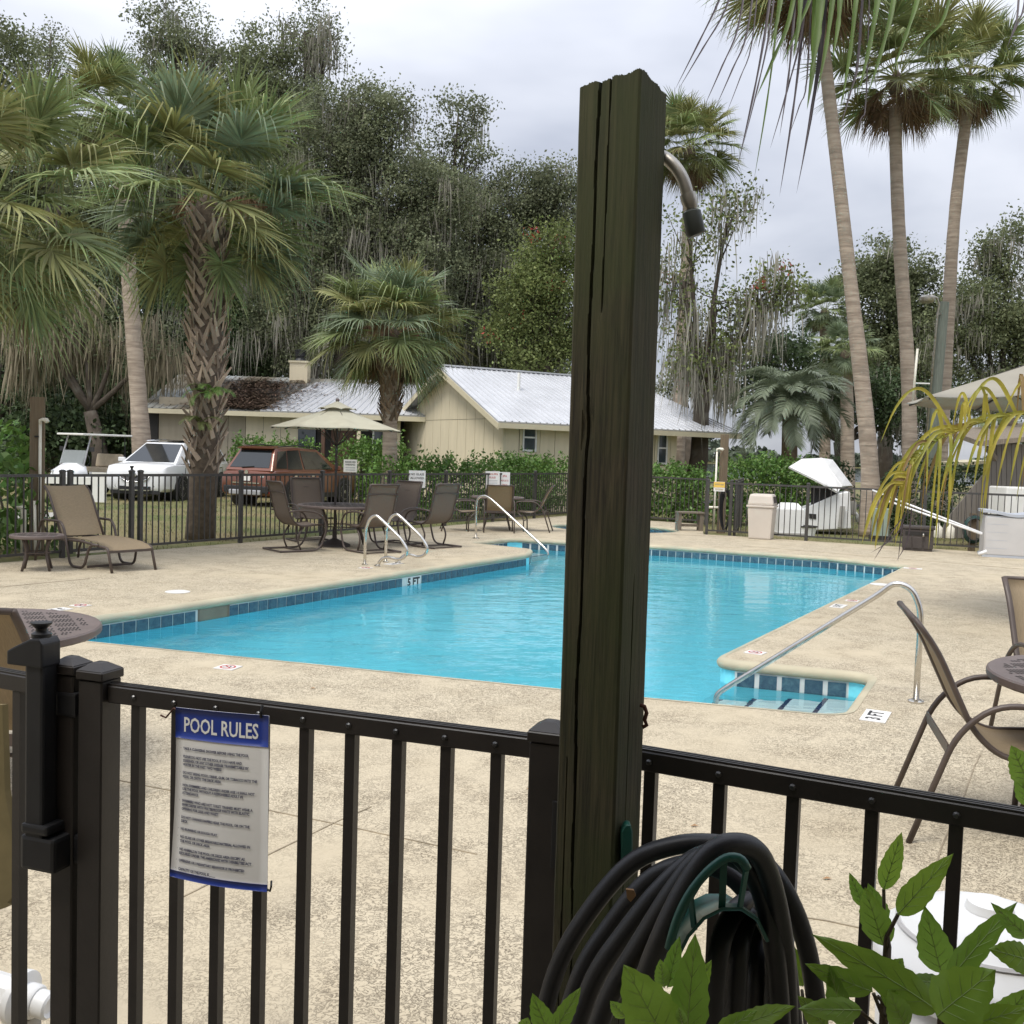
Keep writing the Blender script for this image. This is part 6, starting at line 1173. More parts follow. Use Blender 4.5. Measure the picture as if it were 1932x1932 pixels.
# ------------------------------------------------------------------ hedges and shrubs
def bush(name, label, lumps, leaf, lmat, n_m3=420, stems=6, group=None, sprigs=0, cat='hedge', asp=.5):
    b0 = Vector(lumps[0][0]); b0.z = -.06; t_ = thing(name, label, cat, tuple(b0), group=group); Cs = []
    for c, r in lumps:
        n = int(2.1*n_m3*4.19*r[0]*r[1]*r[2]); d = rng.normal(size=(n, 3)); d /= np.linalg.norm(d, axis=1)[:, None]; d = np.sign(d)*np.abs(d)**.72; rr = (.55+.45*rng.random(n)**.5)[:, None]; P_ = np.array(Vector(c)-b0)+d*rr*np.array(r)+rng.normal(0, .05, (n, 3)); P_ = P_[P_[:, 2] > .0]; Cs.append(P_)
    P_ = np.concatenate(Cs)
    if sprigs:
        tops = P_[P_[:, 2] > np.percentile(P_[:, 2], 86)]; q = tops[rng.choice(len(tops), sprigs)]; h = rng.uniform(.05, .32, (sprigs, 1)); k = 7; s_ = np.tile(np.linspace(0, 1, k)[None, :, None], (sprigs, 1, 1)); up = np.zeros((sprigs, k, 3)); up[:, :, 2] = s_[:, :, 0]*h; P_ = np.concatenate([P_, (q[:, None, :]+up+rng.normal(0, .035, (sprigs, k, 3))).reshape(-1, 3)])
    V, F = leaf_cloud(P_, leaf, asp); link('foliage', np_mesh('foliage', V, F), MT[lmat], t_)
    for i in range(stems):
        c, r = lumps[i % len(lumps)]; q = Vector(c)-b0; x = q.x+random.uniform(-.6, .6)*r[0]; y = q.y+random.uniform(-.5, .5)*r[1]; obj('stem', MB().tube([(x, y, 0), (x+random.uniform(-.1, .1), y, q.z*.6), (x+random.uniform(-.2, .2), y, q.z+r[2]*.6)], [.025, .02, .008], 5), MT['bark'], t_)
    return t_
HG = 'green hedges around the pool'
def hl(a, b, n, off, h, r=(.65, .6), z=None):          # lumps in a row from a to b
    out_ = []
    for i in range(n):
        p = Vector(a).lerp(Vector(b), (i+.5)/n); hh = h*random.uniform(.94, 1.06); out_.append(((p.x, p.y, hh*.5), (r[0]*random.uniform(.95, 1.15), r[1], hh*.5)))
    return out_
bush('hedge', 'clipped hedge against the older house wing above the copper car', hl((-9.0, 33.6), (-6.7, 33.6), 4, 0, 1.85), .12, 'hedge_leaf', 300, group=HG, sprigs=40)
bush('hedge', 'tall bright hedge between the umbrella and the short palm', hl((-5.6, 33.6), (-3.6, 32.6), 4, 0, 1.95), .12, 'hedge_leaf', 330, group=HG, sprigs=60)
bush('hedge', 'hedge behind the far fence at the foot of the short palm', hl((-3.1, 24.6), (-1.3, 26.6), 4, 0, 1.45), .11, 'hedge_leaf', 430, group=HG, sprigs=60)
bush('hedge', 'hedge behind the far fence in front of the house corner', hl((-1.0, 26.9), (1.2, 30.2), 6, 0, 1.52), .11, 'hedge_leaf', 430, group=HG, sprigs=120)
bush('hedge', 'hedge behind the spa fence in front of the house porch', hl((2.9, 28.9), (5.4, 27.4), 5, 0, 1.45), .11, 'hedge_leaf', 430, group=HG, sprigs=60)
bush('hedge', 'bright rounded hedge right of the shower post by the spa', hl((5.9, 27.4), (8.0, 26.7), 4, 0, 1.72, (.75, .7)), .11, 'hedge_leaf', 430, group=HG, sprigs=80)
bush('hedge', 'ivy covered shrub between the tall palms and the grey shed', [((10.0, 25.2, .9), (.9, .7, .95)), ((11.0, 25.0, .8), (.9, .7, 1.0)), ((9.3, 25.6, .6), (.6, .6, .7))], .10, 'dark_leaf', 420, group=HG)
bush('hedge', 'dark shrubs behind the white pump housing', [((8.6, 29.5, .8), (.8, .6, .9)), ((9.4, 31, .9), (.9, .6, 1.0))], .12, 'dark_leaf', 300, group=HG)
bush('leafy_shrub', 'broad leaved shrub behind the fence at the left edge', [((-7.6, 14.6, .7), (.8, .6, .75)), ((-7.9, 15.6, .9), (.6, .6, 1.0)), ((-7.1, 15.2, .35), (.5, .4, .4))], .17, 'hedge_leaf', 170, cat='shrub', sprigs=14)
# tufted grass on the lawn that shows between the pickets
n = 42000; gx = rng.uniform(-16, 14, n); gy = rng.uniform(15, 42, n); ok = (gx < (gy-28.4)/1.78+1.5) | (gx > 4.9+(gy < 26)*0) ; ok &= ~((gx > 4) & (gy < 22.8-(gx-4.3)*.5)); ok &= ~((gx > -.4) & (gx < 8) & (gy > 29.5)); gx, gy = gx[ok], gy[ok]; n = len(gx); az = rng.uniform(0, 2*math.pi, n); h = rng.uniform(.025, .075, n); lat = np.stack([np.cos(az), np.sin(az), 0*az], 1)*.007; b = np.stack([gx, gy, np.full(n, -.056)], 1); tip = b+np.stack([rng.normal(0, .02, n), rng.normal(0, .02, n), h], 1)
mat('grass_blade', (.125, .145, .040), .8, var=.4, scale=.8, island=.45, col2=(.26, .20, .10), c2pos=(.45, .6), c2scale=.6)
tag(link('lawn_grass', np_mesh('grass', np.stack([b-lat, b+lat, tip], 1).reshape(-1, 3), np.arange(3*n).reshape(-1, 3)), MT['grass_blade']), 'short patchy grass on the lawn behind the far fence', 'grass', kind='stuff')



# small ferns growing from the stubs of the big palm
for (u, v, n_, sz, lb) in ((398, 745, 8, .55, 'bright green fern tuft growing on the big palm trunk, upper one'), (380, 800, 6, .42, 'yellowish fern tuft growing on the big palm trunk, lower one')):
    p = D(u, v, by-.24); fn = thing('trunk_fern', lb, 'fern', tuple(p)); rgf = random.Random(u)
    for i in range(n_):
        me, _ = pinnate(round(rgf.uniform(10, 60)/8)*8, i % 2, arch=2.0); frond_obj(fn, me, 'hedge_leaf' if sz > .5 else 'bright_leaf', (0, 0, 0), math.radians(180+180*(i+.5)/n_), sz*rgf.uniform(.7, 1.1), rgf.uniform(-.3, .3))
# ================================================================== FOREGROUND
# --- pool rules sign, a thin bowed plastic sheet tied to the near fence
fA = n0+Vector((ndir.y, -ndir.x))*.030; fB_ = n1+Vector((ndir.y, -ndir.x))*.030
cor = [PL(u, v, fA, fB_) for u, v in ((333, 1334), (508, 1350), (505, 1682), (322, 1652))]; nrm = Vector((ndir.y, -ndir.x, 0)).normalized()
def SG(s_, t, off=0.):                               # sign surface: s to the right, t downwards
    p = cor[0].lerp(cor[1], s_).lerp(cor[3].lerp(cor[2], s_), t); bow = .010*math.sin(math.pi*s_)*(.4+.6*t)-.006*math.sin(math.pi*t)*(1-s_); return p+nrm*(off+bow)
sg = thing('pool_rules_sign', 'blue and white POOL RULES sign tied to the near fence', 'sign', (0, 0, 0))
def sheet(s0, s1, t0, t1, off, m_, name, ns=12, nt_=18, th=.0012): return obj(name, MB().grid([[SG(s0+(s1-s0)*i/ns, t0+(t1-t0)*j/nt_, off) for j in range(nt_+1)] for i in range(ns+1)], th), MT[m_], sg, smooth=True)
sheet(0, 1, 0, 1, 0, 'sign_white', 'panel'); sheet(0, 1, 0, .178, .0016, 'sign_blue', 'header_band', 12, 4); sheet(0, 1, .960, 1, .0016, 'sign_blue', 'footer_band', 12, 2)
SW = (cor[1]-cor[0]).length; SH = (cor[3]-cor[0]).length
def sign_text(txt, s_, t, size, m_, bold=0, align='LEFT', wid=None, name='lettering', par=None):
    me = text_mesh(txt, size, bold, align); v0 = [v.co.copy() for v in me.vertices]
    if wid: x0 = min(v.x for v in v0); x1 = max(v.x for v in v0); k = wid*SW/(x1-x0)
    else: k = sign_text.k
    for v, c_ in zip(me.vertices, v0): v.co = SG(s_+c_.x*k/SW, t-c_.y/SH, .0033)
    me.materials.clear(); me.materials.append(MT[m_]); o = link(name, me, None, sg); return k
sign_text('POOL RULES', .5, .098, .040, 'ink_white', .0007, 'CENTER', wid=.80)
LT = .0067
sign_text.k = sign_text('DO NOT BRING FOOD, DRINK, GUM, OR TOBACCO INTO THE', .095, .3785, LT, 'ink', .0003, wid=.80)
for tx, yv in (('TAKE A CLEANSING SHOWER BEFORE USING THE POOL', 485), ('PLEASE DO NOT USE THE POOL IF YOU HAVE HAD', 560), ('DIARRHEA OR ANY OTHER DISEASE TRANSMITTABLE BY', 600), ('WATER IN THE PAST TWO WEEKS', 637), ('POOL OR ONTO THE DECK AREA', 750), ('NON SWIMMERS AND CHILDREN UNDER AGE 14 SHALL NOT', 828), ('USE THE POOL WITHOUT A RESPONSIBLE ADULT IN', 864), ('ATTENDANCE', 902), ('SWIMMERS WHO ARE NOT TOILET TRAINED MUST WEAR A', 975), ('SWIM DIAPER WITH WATERPROOF PANTS WITH ELASTIC', 1012), ('OPENING FOR LEGS AND WAIST', 1050), ('DO NOT CHANGE DIAPERS NEAR THE POOL, OR ON THE', 1128), ('DECK', 1165), ('NO RUNNING OR ROUGH PLAY', 1238), ('NO GLASS OR OTHER BREAKABLE MATERIAL ALLOWED IN', 1310), ('THE POOL OR DECK AREA', 1350), ('NO ANIMALS IN THE POOL OR DECK AREA EXCEPT AS', 1425), ('REQUIRED UNDER THE AMERICANS WITH DISABILITIES ACT', 1462), ('OFFENSIVE OR UNSANITARY BEHAVIOR IS PROHIBITED', 1530), ('CAPACITY OF THE POOL IS ____', 1608)):
    sign_text(tx, .095, (yv-110)/1590, LT, 'ink', .0003)
for yv in (485, 560, 712, 828, 975, 1128, 1238, 1310, 1425, 1530, 1608): sign_text('*', .062, (yv-108)/1590, LT*.8, 'ink', 0)
sw = (cor[1]-cor[0]).normalized()
c_ = SG(.93, .012); obj('tie', MB().tube([c_+nrm*.004, c_+Z*.012+nrm*.005, c_+Z*.022-nrm*.0], .003, 6), MT['black_plastic'], sg)
c_ = SG(.98, .985); obj('tie', MB().tube([c_, c_+sw*.010-Z*.003, c_+sw*.012+Z*.006, c_-nrm*.02+Z*.006], .0022, 6), MT['black_plastic'], sg)
c_ = SG(.03, .02); obj('tie', MB().tube([c_, c_-sw*.012+Z*.004, c_-sw*.03-Z*.016, c_-sw*.042-Z*.012], .0018, 6), MT['rust'], sg)
# --- hose hanger and hose
hg = thing('hose_hanger', 'green plastic hose hanger screwed to the mossy post', 'hose hanger', (0, 0, 0))
obj('back_plate', MB().slab([D(1172, 1640, 1.535), D(1172, 1570, 1.535), D(1180, 1556, 1.535), D(1190, 1556, 1.535), D(1194, 1570, 1.535), D(1194, 1640, 1.535)], (0, .02, 0)), MT['green_plastic'], hg, bevel=.002, seg=1)
ao = [(1262, 1790), (1276, 1735), (1302, 1682), (1338, 1640), (1372, 1616), (1398, 1618), (1410, 1640)]
obj('outer_lip', MB().tube(fillet([D(u, v, 1.16) for u, v in ao], .02, 3), .0055, 8), MT['green_plastic'], hg, smooth=True)
sa = [(1278, 1800), (1296, 1764), (1326, 1730), (1362, 1712), (1400, 1712), (1432, 1734), (1452, 1776)]
obj('saddle', MB().grid([[D(u, v, 1.16), D(u+(-8), v-10, 1.32), D(u-30, v-26, 1.50)] for u, v in sa], .004), MT['green_plastic'], hg, smooth=True)
for (u0, v0), (u1, v1) in (((1310, 1752), (1302, 1684)), ((1362, 1714), (1366, 1620)), ((1396, 1712), (1408, 1640))): obj('web', MB().bar(D(u0, v0, 1.17), D(u1, v1, 1.165), .008, .003), MT['green_plastic'], hg)
hz_ = thing('garden_hose', 'thick black garden hose looped over the green hanger', 'hose', (0, 0, 0))
loops = [[(1008, 1990, 1.46), (1050, 1830, 1.46), (1110, 1722, 1.45), (1190, 1630, 1.44), (1270, 1596, 1.43), (1350, 1592, 1.42), (1420, 1612, 1.40), (1480, 1680, 1.38), (1525, 1800, 1.38), (1552, 1990, 1.38)],
         [(1050, 1990, 1.40), (1095, 1840, 1.40), (1150, 1750, 1.40), (1220, 1665, 1.39), (1290, 1632, 1.38), (1360, 1640, 1.37), (1420, 1700, 1.36), (1450, 1800, 1.36), (1462, 1990, 1.36)],
         [(1070, 1990, 1.34), (1120, 1850, 1.34), (1180, 1760, 1.33), (1245, 1680, 1.32), (1310, 1622, 1.32), (1370, 1612, 1.31), (1430, 1655, 1.30), (1475, 1760, 1.30), (1500, 1990, 1.30)],
         [(1112, 1990, 1.27), (1150, 1880, 1.27), (1215, 1770, 1.26), (1272, 1680, 1.25), (1325, 1618, 1.25), (1390, 1610, 1.25), (1436, 1680, 1.26), (1462, 1800, 1.27), (1476, 1990, 1.27)],
         [(1190, 1990, 1.20), (1215, 1860, 1.20), (1252, 1760, 1.19), (1296, 1672, 1.19), (1342, 1610, 1.19), (1388, 1592, 1.20), (1432, 1612, 1.22), (1462, 1690, 1.25), (1480, 1800, 1.28), (1490, 1990, 1.30)],
         [(1345, 1990, 1.22), (1350, 1850, 1.22), (1362, 1770, 1.24), (1385, 1722, 1.28), (1410, 1700, 1.33)], [(1385, 1990, 1.25), (1390, 1850, 1.25), (1398, 1770, 1.27), (1412, 1725, 1.31)], [(1420, 1990, 1.30), (1424, 1860, 1.30), (1430, 1780, 1.33), (1432, 1730, 1.36)]]
def smooth_path(pts, k=6):
    pts = [Vector(p) for p in pts]; o = []
    for i in range(len(pts)-1):
        p0, p1, p2, p3 = pts[max(i-1, 0)], pts[i], pts[i+1], pts[min(i+2, len(pts)-1)]
        for j in range(k): t = j/k; o.append(.5*((2*p1)+(p2-p0)*t+(2*p0-5*p1+4*p2-p3)*t*t+(3*p1-p0-3*p2+p3)*t**3))
    return o+[pts[-1]]
for lp_ in loops: obj('hose_loop', MB().tube(smooth_path([D(*q) for q in lp_]), .0135, 12), MT['rubber'], hz_, smooth=True)
mat('hose_yellow', (.20, .15, .04), .6, var=.3, scale=80)
obj('hose_loop', MB().tube(smooth_path([D(1198, 1930, 1.24), D(1222, 1850, 1.235), D(1246, 1770, 1.235), D(1268, 1710, 1.235)]), .008, 8), MT['hose_yellow'], hz_, smooth=True)
mat('dry_leaf', (.36, .21, .10), .8, var=.2); tag(obj('dry_leaf', MB().slab([D(1181, 1678, 1.31), D(1196, 1680, 1.31), D(1200, 1690, 1.31), D(1190, 1702, 1.31), D(1183, 1695, 1.31)], (0, .002, .001)), MT['dry_leaf']), 'small dry tan leaf lying on the black hose', 'leaf')
# --- hibiscus shrub at the bottom right
m_, N, L, B = node_mat('hibiscus'); ge = N.new('ShaderNodeNewGeometry'); oi = N.new('ShaderNodeObjectInfo'); tcn = N.new('ShaderNodeTexCoord')
c = mixc(N, L, mrange(N, L, oi.outputs['Random'], 0, 1), (.200, .350, .045), (.290, .450, .055)); c = mixc(N, L, mrange(N, L, nz(N, L, tcn.outputs['Object'], 40, 4), .4, .7, 0, .3), c, (.15, .28, .04)); c = mixc(N, L, ge.outputs['Backfacing'], c, (.25, .35, .17))
L.new(c, B.inputs['Base Color']); B.inputs['Roughness'].default_value = .32; tl = N.new('ShaderNodeBsdfTranslucent'); L.new(c, tl.inputs[0]); ms = N.new('ShaderNodeMixShader'); ms.inputs[0].default_value = .42; L.new(B.outputs[0], ms.inputs[1]); L.new(tl.outputs[0], ms.inputs[2]); L.new(ms.outputs[0], N['Material Output'].inputs[0])
bp = N.new('ShaderNodeBump'); bp.inputs['Strength'].default_value = .3; bp.inputs['Distance'].default_value = .003; L.new(nz(N, L, tcn.outputs['Object'], 90, 3), bp.inputs['Height']); L.new(bp.outputs[0], B.inputs['Normal'])
mat('vein', (.30, .42, .12), .5); mat('twig', (.10, .075, .045), .8)
def leaf_between(parent, b, t, wd, face=1.0, roll=0., curl=.15, name='leaf'):
    b = Vector(b); t = Vector(t); ax = (t-b); Ln = ax.length; ax.normalize(); view = (Vector((0, 0, EYE))-b).normalized(); side = ax.cross(view).normalized(); nn = side.cross(ax).normalized(); q = Matrix.Rotation(roll, 3, ax); side = q @ side; nn = q @ nn
    prof_ = [(0, .03), (.03, .34), (.08, .62), (.14, .82), (.21, .94), (.29, 1.0), (.37, 1.0), (.45, .955), (.53, .90), (.61, .82), (.69, .71), (.76, .58), (.83, .43), (.89, .29), (.945, .14), (1, .0)]; V = []; F = []; nj = 7
    for i, (s_, wf) in enumerate(prof_):
        ser = 1+(.075 if i % 2 else -.03)*(s_ > .25)
        for j in range(nj):
            x = -1+2*j/(nj-1); ww = wd*.5*wf*(ser if abs(x) > .9 else 1); p = b+ax*Ln*s_+side*x*ww+nn*(abs(x)*wd*.10*wf-x*x*wd*.10*wf-curl*Ln*s_*s_+.02*wd*math.sin(8*s_+3*x)+.012*wd*math.sin(31*s_)*abs(x)); V.append(p)
    for i in range(len(prof_)-1):
        for j in range(nj-1): F.append((i*nj+j, i*nj+j+1, (i+1)*nj+j+1, (i+1)*nj+j))
    o = obj(name, MB().add(V, F), MT['hibiscus'], parent, smooth=True)
    vn = MB(); c0 = 3
    vn.tube([Vector(V[i*nj+3])+nn*.0006 for i in range(0, len(prof_)-1)], [.0009*(1-.8*i/16) for i in range(len(prof_)-1)], 4); 
    for i in (3, 5, 7, 9, 11):
        for q in (1, 5):
            a_ = Vector(V[i*nj+3]); b_ = Vector(V[min(i+2, len(prof_)-2)*nj+q]); vn.tube([a_+nn*.0006, a_.lerp(b_, .5)+nn*.0012, b_+nn*.0008], [.0005, .0004, .0002], 3)
    obj('midrib', vn, MT['vein'], o); return o
hb = thing('hibiscus_shrub', 'leafy green shrub in front of the fence at the bottom right', 'shrub', (0, 0, 0))
u4 = lambda x: 1405.6+.2725*x; v4 = lambda y: 1405.6+.2725*y
L4 = [((960, 1000), (1085, 610), 135, 1.30), ((1060, 1172), (1405, 785), 175, 1.27), ((960, 1390), (830, 990), 200, 1.30), ((950, 1250), (880, 1010), 150, 1.36), ((1330, 1840), (645, 1345), 250, 1.18), ((880, 1705), (465, 1555), 170, 1.22), ((805, 1835), (375, 1825), 150, 1.16), ((1362, 1580), (1255, 1220), 225, 1.28), ((1400, 1650), (1825, 1090), 170, 1.20), ((1330, 1880), (1700, 1560), 380, 1.12), ((1960, 1330), (1800, 1200), 130, 1.20), ((1990, 1500), (1745, 1410), 200, 1.17), ((820, 1120), (725, 890), 90, 1.36), ((1010, 1600), (1090, 1480), 120, 1.24), ((1390, 1660), (1130, 1610), 110, 1.26), ((940, 1700), (1090, 1790), 150, 1.20), ((400, 1670), (300, 1350), 110, 1.42), ((320, 1180), (330, 1060), 90, 1.45), ((200, 1500), (110, 1380), 120, 1.44), ((160, 1230), (120, 1130), 80, 1.45), ((1500, 1960), (1900, 1830), 190, 1.12), ((1750, 1960), (1960, 1700), 200, 1.15), ((-60, 1960), (275, 1800), 150, 1.16), ((560, 1960), (420, 1780), 160, 1.2), ((700, 1960), (600, 1640), 170, 1.22), ((1110, 1960), (1010, 1720), 180, 1.16), ((1960, 260), (1845, 5), 170, 1.10), ((1960, 420), (1900, 160), 120, 1.14)]
for (b, t, wd, y) in L4: leaf_between(hb, D(u4(b[0]), v4(b[1]), y), D(u4(t[0]), v4(t[1]), y-.03+random.uniform(-.02, .02)), wd*1.05*.2725/1935*y, roll=random.uniform(-.35, .35), curl=random.uniform(.0, .30))
uh = lambda x: 958.3+.2394*x; vh = lambda y: 1469.4+.2394*y
L5 = [((1400, 2080), (1478, 1268), 310, 1.02), ((1250, 2080), (915, 1468), 420, 1.00), ((1260, 1640), (1345, 1252), 150, 1.06), ((1440, 1760), (1595, 1448), 140, 1.05), ((1230, 1640), (1200, 1420), 130, 1.06), ((330, 2020), (195, 1730), 190, 1.08), ((350, 2020), (578, 1640), 150, 1.06), ((930, 1880), (805, 1750), 120, 1.06), ((1650, 2010), (1960, 1830), 150, 1.08), ((120, 2040), (160, 1880), 150, 1.06), ((1375, 1930), (1350, 1790), 90, 1.0)]
for (b, t, wd, y) in L5: leaf_between(hb, D(uh(b[0]), vh(b[1]), y), D(uh(t[0]), vh(t[1]), y-.02), wd*.2394/1935*y, roll=random.uniform(-.3, .3), curl=random.uniform(-.03, .12))
root = D(1700, 2150, 1.25); root.z = 0
for pts in ([(975, 1932, 1.2), (890, 1720, 1.2)], [(960, 1890, 1.2), (1060, 1790, 1.2)], [(975, 1960, 1.2), (1000, 1400, 1.28), (965, 1200, 1.3), (960, 1000, 1.3)], [(975, 1340, 1.28), (1060, 1172, 1.27)], [(420, 1960, 1.3), (395, 1700, 1.4)], [(900, 1932, 1.18), (805, 1850, 1.16)], [(1362, 1640, 1.28), (1362, 1580, 1.28)], [(1100, 1960, 1.2), (920, 1740, 1.2)]):
    q = [D(u4(a), v4(b), y) for a, b, y in pts]; st0 = q[0].copy(); st0.z = q[0].z-.25
    obj('twig', MB().tube([st0]+q, [.003]+[.0028-.0008*i/len(q) for i in range(len(q))], 6), MT['twig'], hb, smooth=True)
for q in ((1020, 2000, 1.2), (1060, 2000, 1.05), (1240, 2000, 1.02)): p = D(q[0] if q[2] < 1.1 else u4(q[0]), 1960, q[2]); obj('stem', MB().tube([(p.x, p.y, 0), (p.x+.01, p.y, p.z*.6), tuple(p)], [.007, .006, .004], 6), MT['twig'], hb, smooth=True)
# --- white barrel, reel end, hanging cloth
bc = D(1862, 1800, 2.15); wbr = thing('white_barrel', 'white plastic barrel with domed lid behind the fence at lower right', 'barrel', (bc.x, bc.y, 0))
zt_ = D(1862, 1740, 2.15).z; obj('drum', MB().lathe([(.19, 0), (.215, .06), (.22, zt_-.16), (.20, zt_-.13)], (0, 0, 0), 32), MT['white_plastic'], wbr, auto=50); ldm = obj('lid', MB().lathe([(.20, zt_-.135), (.232, zt_-.13), (.236, zt_-.07), (.225, zt_-.055), (.20, zt_-.04), (.17, zt_-.005), (.10, zt_+.022), (.02, zt_+.03)], (0, 0, 0), 40), MT['white_plastic'], wbr, auto=60)
obj('lid_knob', MB().lathe([(.05, zt_+.028), (.045, zt_+.045), (.02, zt_+.05)], (0, 0, 0), 24), MT['white_plastic'], ldm, auto=50); obj('lid_groove', MB().lathe([(.185, zt_-.020), (.188, zt_-.018), (.183, zt_-.012), (.180, zt_-.014)], (0, 0, 0), 40), MT['grey_plastic'], ldm)
rl = thing('cover_reel', 'white plastic reel end on a grey foot at the bottom left', 'reel', tuple(D(40, 1882, 2.55)), R(-12)); rl.rotation_euler = (0, R(6), R(-14))
def xl(prof, n=20): 
    m2 = MB().lathe([(r, z) for r, z in prof], (0, 0, 0), n); m2.v = [(z, x, y) for x, y, z in m2.v]; return m2
obj('tube', xl([(.045, -.5), (.045, -.012)], 8), MT['white_plastic'], rl); obj('flange', xl([(.062, -.012), (.068, -.008), (.068, .008), (.055, .014)]), MT['white_plastic'], rl, auto=40); obj('collar', xl([(.042, .013), (.042, .045), (.038, .05)]), MT['white_plastic'], rl, auto=40); obj('end_cap', xl([(.034, .049), (.034, .085), (.028, .09), (.020, .082)]), MT['white_plastic'], rl, auto=40); obj('foot', MB().box((.03, 0, -.14), (.06, .08, .20), tap=(.5, .6)), MT['concrete_box'], rl)
mat('tan_cloth', (.20, .16, .075), .9, var=.2, scale=8, trans=.25)
cl_ = [(-30, 1330), (4, 1330), (7, 1420), (9, 1492), (17, 1540), (25, 1589), (26, 1640), (24, 1690), (14, 1703), (17, 1708), (0, 1716), (-30, 1722)]
tag(obj('tan_cloth', MB().slab([D(u, v, 2.7) for u, v in cl_], (.01, .012, 0)), MT['tan_cloth']), 'ragged tan cloth hanging at the left frame edge behind the gate', 'cloth')
# --- palm frond hanging from above, top right
mat('leaflet_dark', (.085, .150, .025), .5, var=.2, island=.3, trans=.4); mat('leaflet_purple', (.060, .045, .050), .55, var=.25, island=.3, trans=.1); mat('leaflet_brown', (.24, .17, .06), .6, var=.3, island=.3, trans=.3); mat('leaflet_yellow', (.40, .36, .055), .5, var=.25, scale=9, island=.35, trans=.35, col2=(.24, .28, .045), c2pos=(.48, .66), c2scale=5)
def leaflet(parent, pts, wd, m_, name='leaflet'):
    q = smooth_path(pts, 4); n = len(q); V = []; F = []
    for i, p in enumerate(q):
        t = (q[min(i+1, n-1)]-q[max(i-1, 0)]).normalized(); view = (Vector((0, 0, EYE))-p).normalized(); sd = t.cross(view).normalized(); f = i/(n-1); w_ = wd*(.55+.45*math.sin(math.pi*min(1, f*1.4+.15))) if f < .6 else wd*(1-f)/.4*.95
        nn = sd.cross(t); V += [p-sd*w_*.5+nn*w_*.25, p, p+sd*w_*.5+nn*w_*.25]
    for i in range(n-1): F += [(3*i, 3*i+1, 3*i+4, 3*i+3), (3*i+1, 3*i+2, 3*i+5, 3*i+4)]
    return obj(name, MB().add(V, F), MT[m_], parent, smooth=True)
pf = thing('hanging_frond', 'green palm frond hanging into the frame at the top right', 'palm frond', (0, 0, 0))
uz = lambda x: 1105+.3717*x+109; yF = 2.6
obj('rachis', MB().tube([D(uz(420), -60, yF), D(uz(900), -110, yF-.1), D(uz(1500), -160, yF-.3), D(uz(2100), -150, yF-.5)], [.004, .007, .010, .012], 8), MT['petiole'], pf, smooth=True)
for a, b, wd, mm in (((385, 0), (155, 465), 10, 1), ((415, 50), (168, 470), 9, 1), ((480, 140), (300, 560), 9, 1), ((525, 170), (360, 560), 9, 1), ((550, 220), (412, 600), 6, 1), ((620, 150), (470, 880), 12, 1), ((640, 160), (500, 760), 9, 1), ((670, 180), (560, 920), 10, 0), ((740, 100), (570, 500), 20, 0), ((760, 140), (690, 700), 12, 1), ((800, 180), (640, 765), 10, 1), ((800, 220), (690, 1000), 13, 1), ((830, 400), (735, 700), 7, 1), ((870, 180), (830, 560), 30, 0), ((900, 200), (790, 920), 14, 1), ((905, 250), (775, 990), 12, 1), ((900, 0), (850, 380), 40, 0), ((960, 0), (880, 480), 24, 0), ((1080, 0), (1000, 560), 22, 0), ((1090, 300), (985, 690), 12, 1), ((1130, 500), (1060, 730), 6, 1), ((1190, 0), (1090, 480), 26, 0), ((1260, 60), (1140, 480), 22, 0), ((1390, 0), (1260, 375), 22, 0), ((1530, 80), (1330, 330), 14, 0), ((1900, 60), (1850, 230), 9, 1), ((1932, 30), (1840, 250), 9, 1), ((700, -20), (640, 260), 20, 0), ((800, -40), (760, 300), 26, 0), ((850, -20), (700, 330), 18, 0), ((1000, -30), (960, 300), 26, 0)):
    s0 = D(uz(a[0])+ (a[0]-b[0])*.12, -80, yF); m0 = D(uz(a[0]), .3717*a[1], yF-.05); e0_ = D(uz(b[0]), .3717*b[1], yF-.1); mid = m0.lerp(e0_, .5)+Vector((.004, 0, .006))
    leaflet(pf, [s0, m0, mid, e0_], wd*.42/1935*yF, 'leaflet_dark' if mm == 0 else 'leaflet_purple')
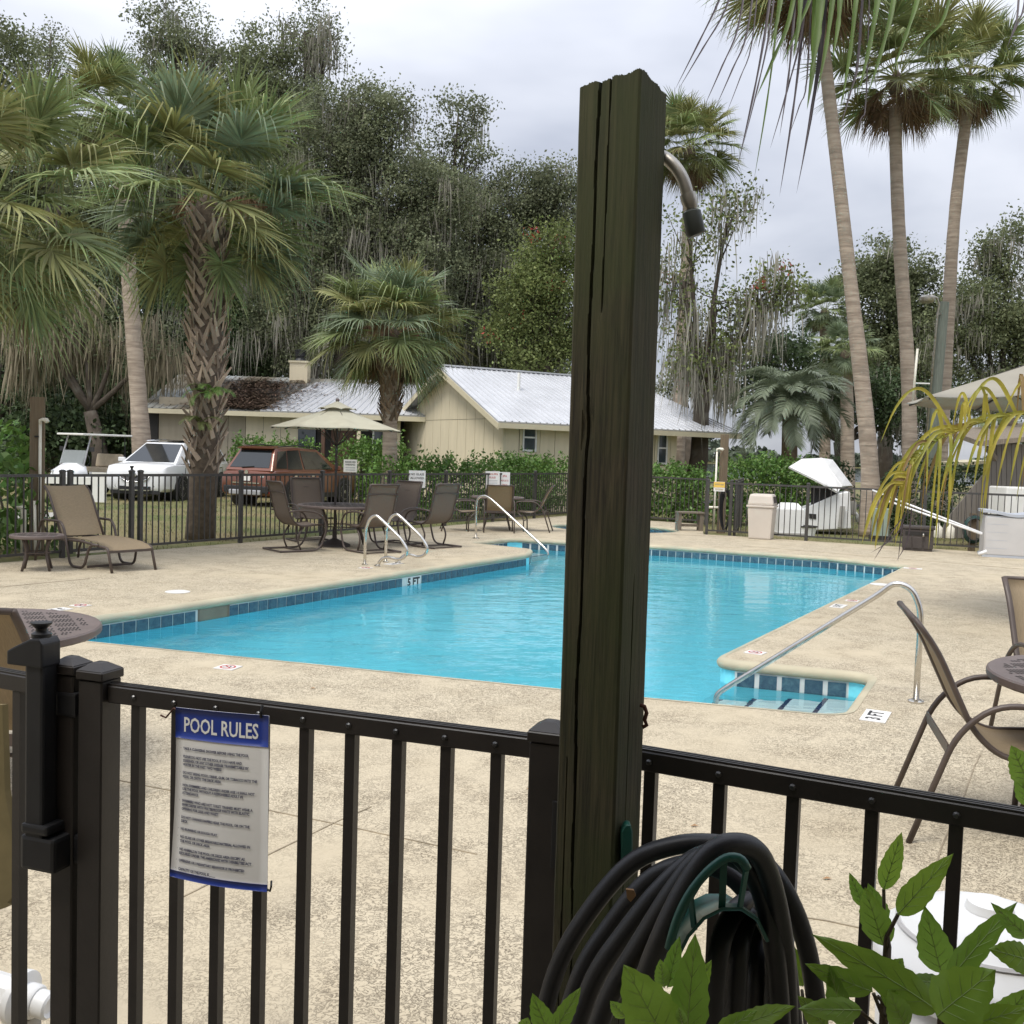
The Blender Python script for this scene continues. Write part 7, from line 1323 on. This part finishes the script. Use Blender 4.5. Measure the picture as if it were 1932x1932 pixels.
# --- yellow green frond at the right
yf_ = thing('yellow_frond', 'yellow green palm frond drooping at the right edge', 'palm frond', (0, 0, 0)); yy = 4.2
rc = [D(2060, 765, yy), D(1960, 778, yy), D(1880, 788, yy), D(1810, 812, yy), D(1755, 840, yy-.05), D(1722, 878, yy-.08), D(1703, 915, yy-.1)]; rcs = smooth_path(rc, 6); obj('rachis', MB().tube(rcs, [.006-.0045*i/len(rcs) for i in range(len(rcs))], 6), MT['leaflet_yellow'], yf_, smooth=True)
rgy = random.Random(4)
for i in range(66):
    f = i/65; p = rcs[min(len(rcs)-1, int(f*(len(rcs)-1)))]; up = (i % 3 == 0) and f < .62; Ln = rgy.uniform(.26, .46)*(1 if f < .7 else .62); sdx = rgy.uniform(-.7, .1); dy = rgy.uniform(-.3, .3)
    if up: pts = [p, p+Vector((sdx*.35*Ln, dy*.3*Ln, .34*Ln)), p+Vector((sdx*.6*Ln, dy*.5*Ln, .40*Ln)), p+Vector((sdx*.85*Ln, dy*.6*Ln, .22*Ln)), p+Vector((sdx*1.05*Ln, dy*.7*Ln, -.12*Ln))]
    else: pts = [p, p+Vector((sdx*.4*Ln, dy*.3*Ln, -.02*Ln)), p+Vector((sdx*.75*Ln, dy*.5*Ln, -.34*Ln)), p+Vector((sdx*.95*Ln, dy*.6*Ln, -.72*Ln)), p+Vector((sdx*1.05*Ln, dy*.6*Ln, -1.05*Ln))]
    leaflet(yf_, pts, rgy.uniform(.006, .017), 'leaflet_yellow' if rgy.random() < .88 else 'leaflet_brown')
for (u0, v0), (u1, v1), (u2, v2) in (((1712, 960), (1690, 1010), (1640, 1045)), ((1700, 980), (1672, 1020), (1648, 1058)), ((1720, 960), (1712, 1020), (1690, 1060)), ((1706, 970), (1700, 1010), (1694, 1062))): leaflet(yf_, [D(u0, v0, yy-.1), D(u1, v1, yy-.1), D(u2, v2, yy-.1)], .005, 'leaflet_purple')

# a few fallen leaves on the deck
for (u, v), lb in (((590, 1300), 'tiny brown fallen leaf on the deck between the rules sign and the pool'), ((1000, 1490), 'tiny brown fallen leaf on the deck left of the wooden post'), ((1310, 1560), 'tiny brown fallen leaf on the deck just above the black hose'), ((1560, 1660), 'tiny brown fallen leaf on the deck between the two right pickets above the shrub')):
    p = G(u, v); tag(obj('fallen_leaf', MB().add([(p.x-.02, p.y, .004), (p.x, p.y-.008, .009), (p.x+.022, p.y+.004, .005), (p.x+.002, p.y+.011, .010)], [(0, 1, 2, 3)]), MT['dry_leaf']), lb, 'leaf')
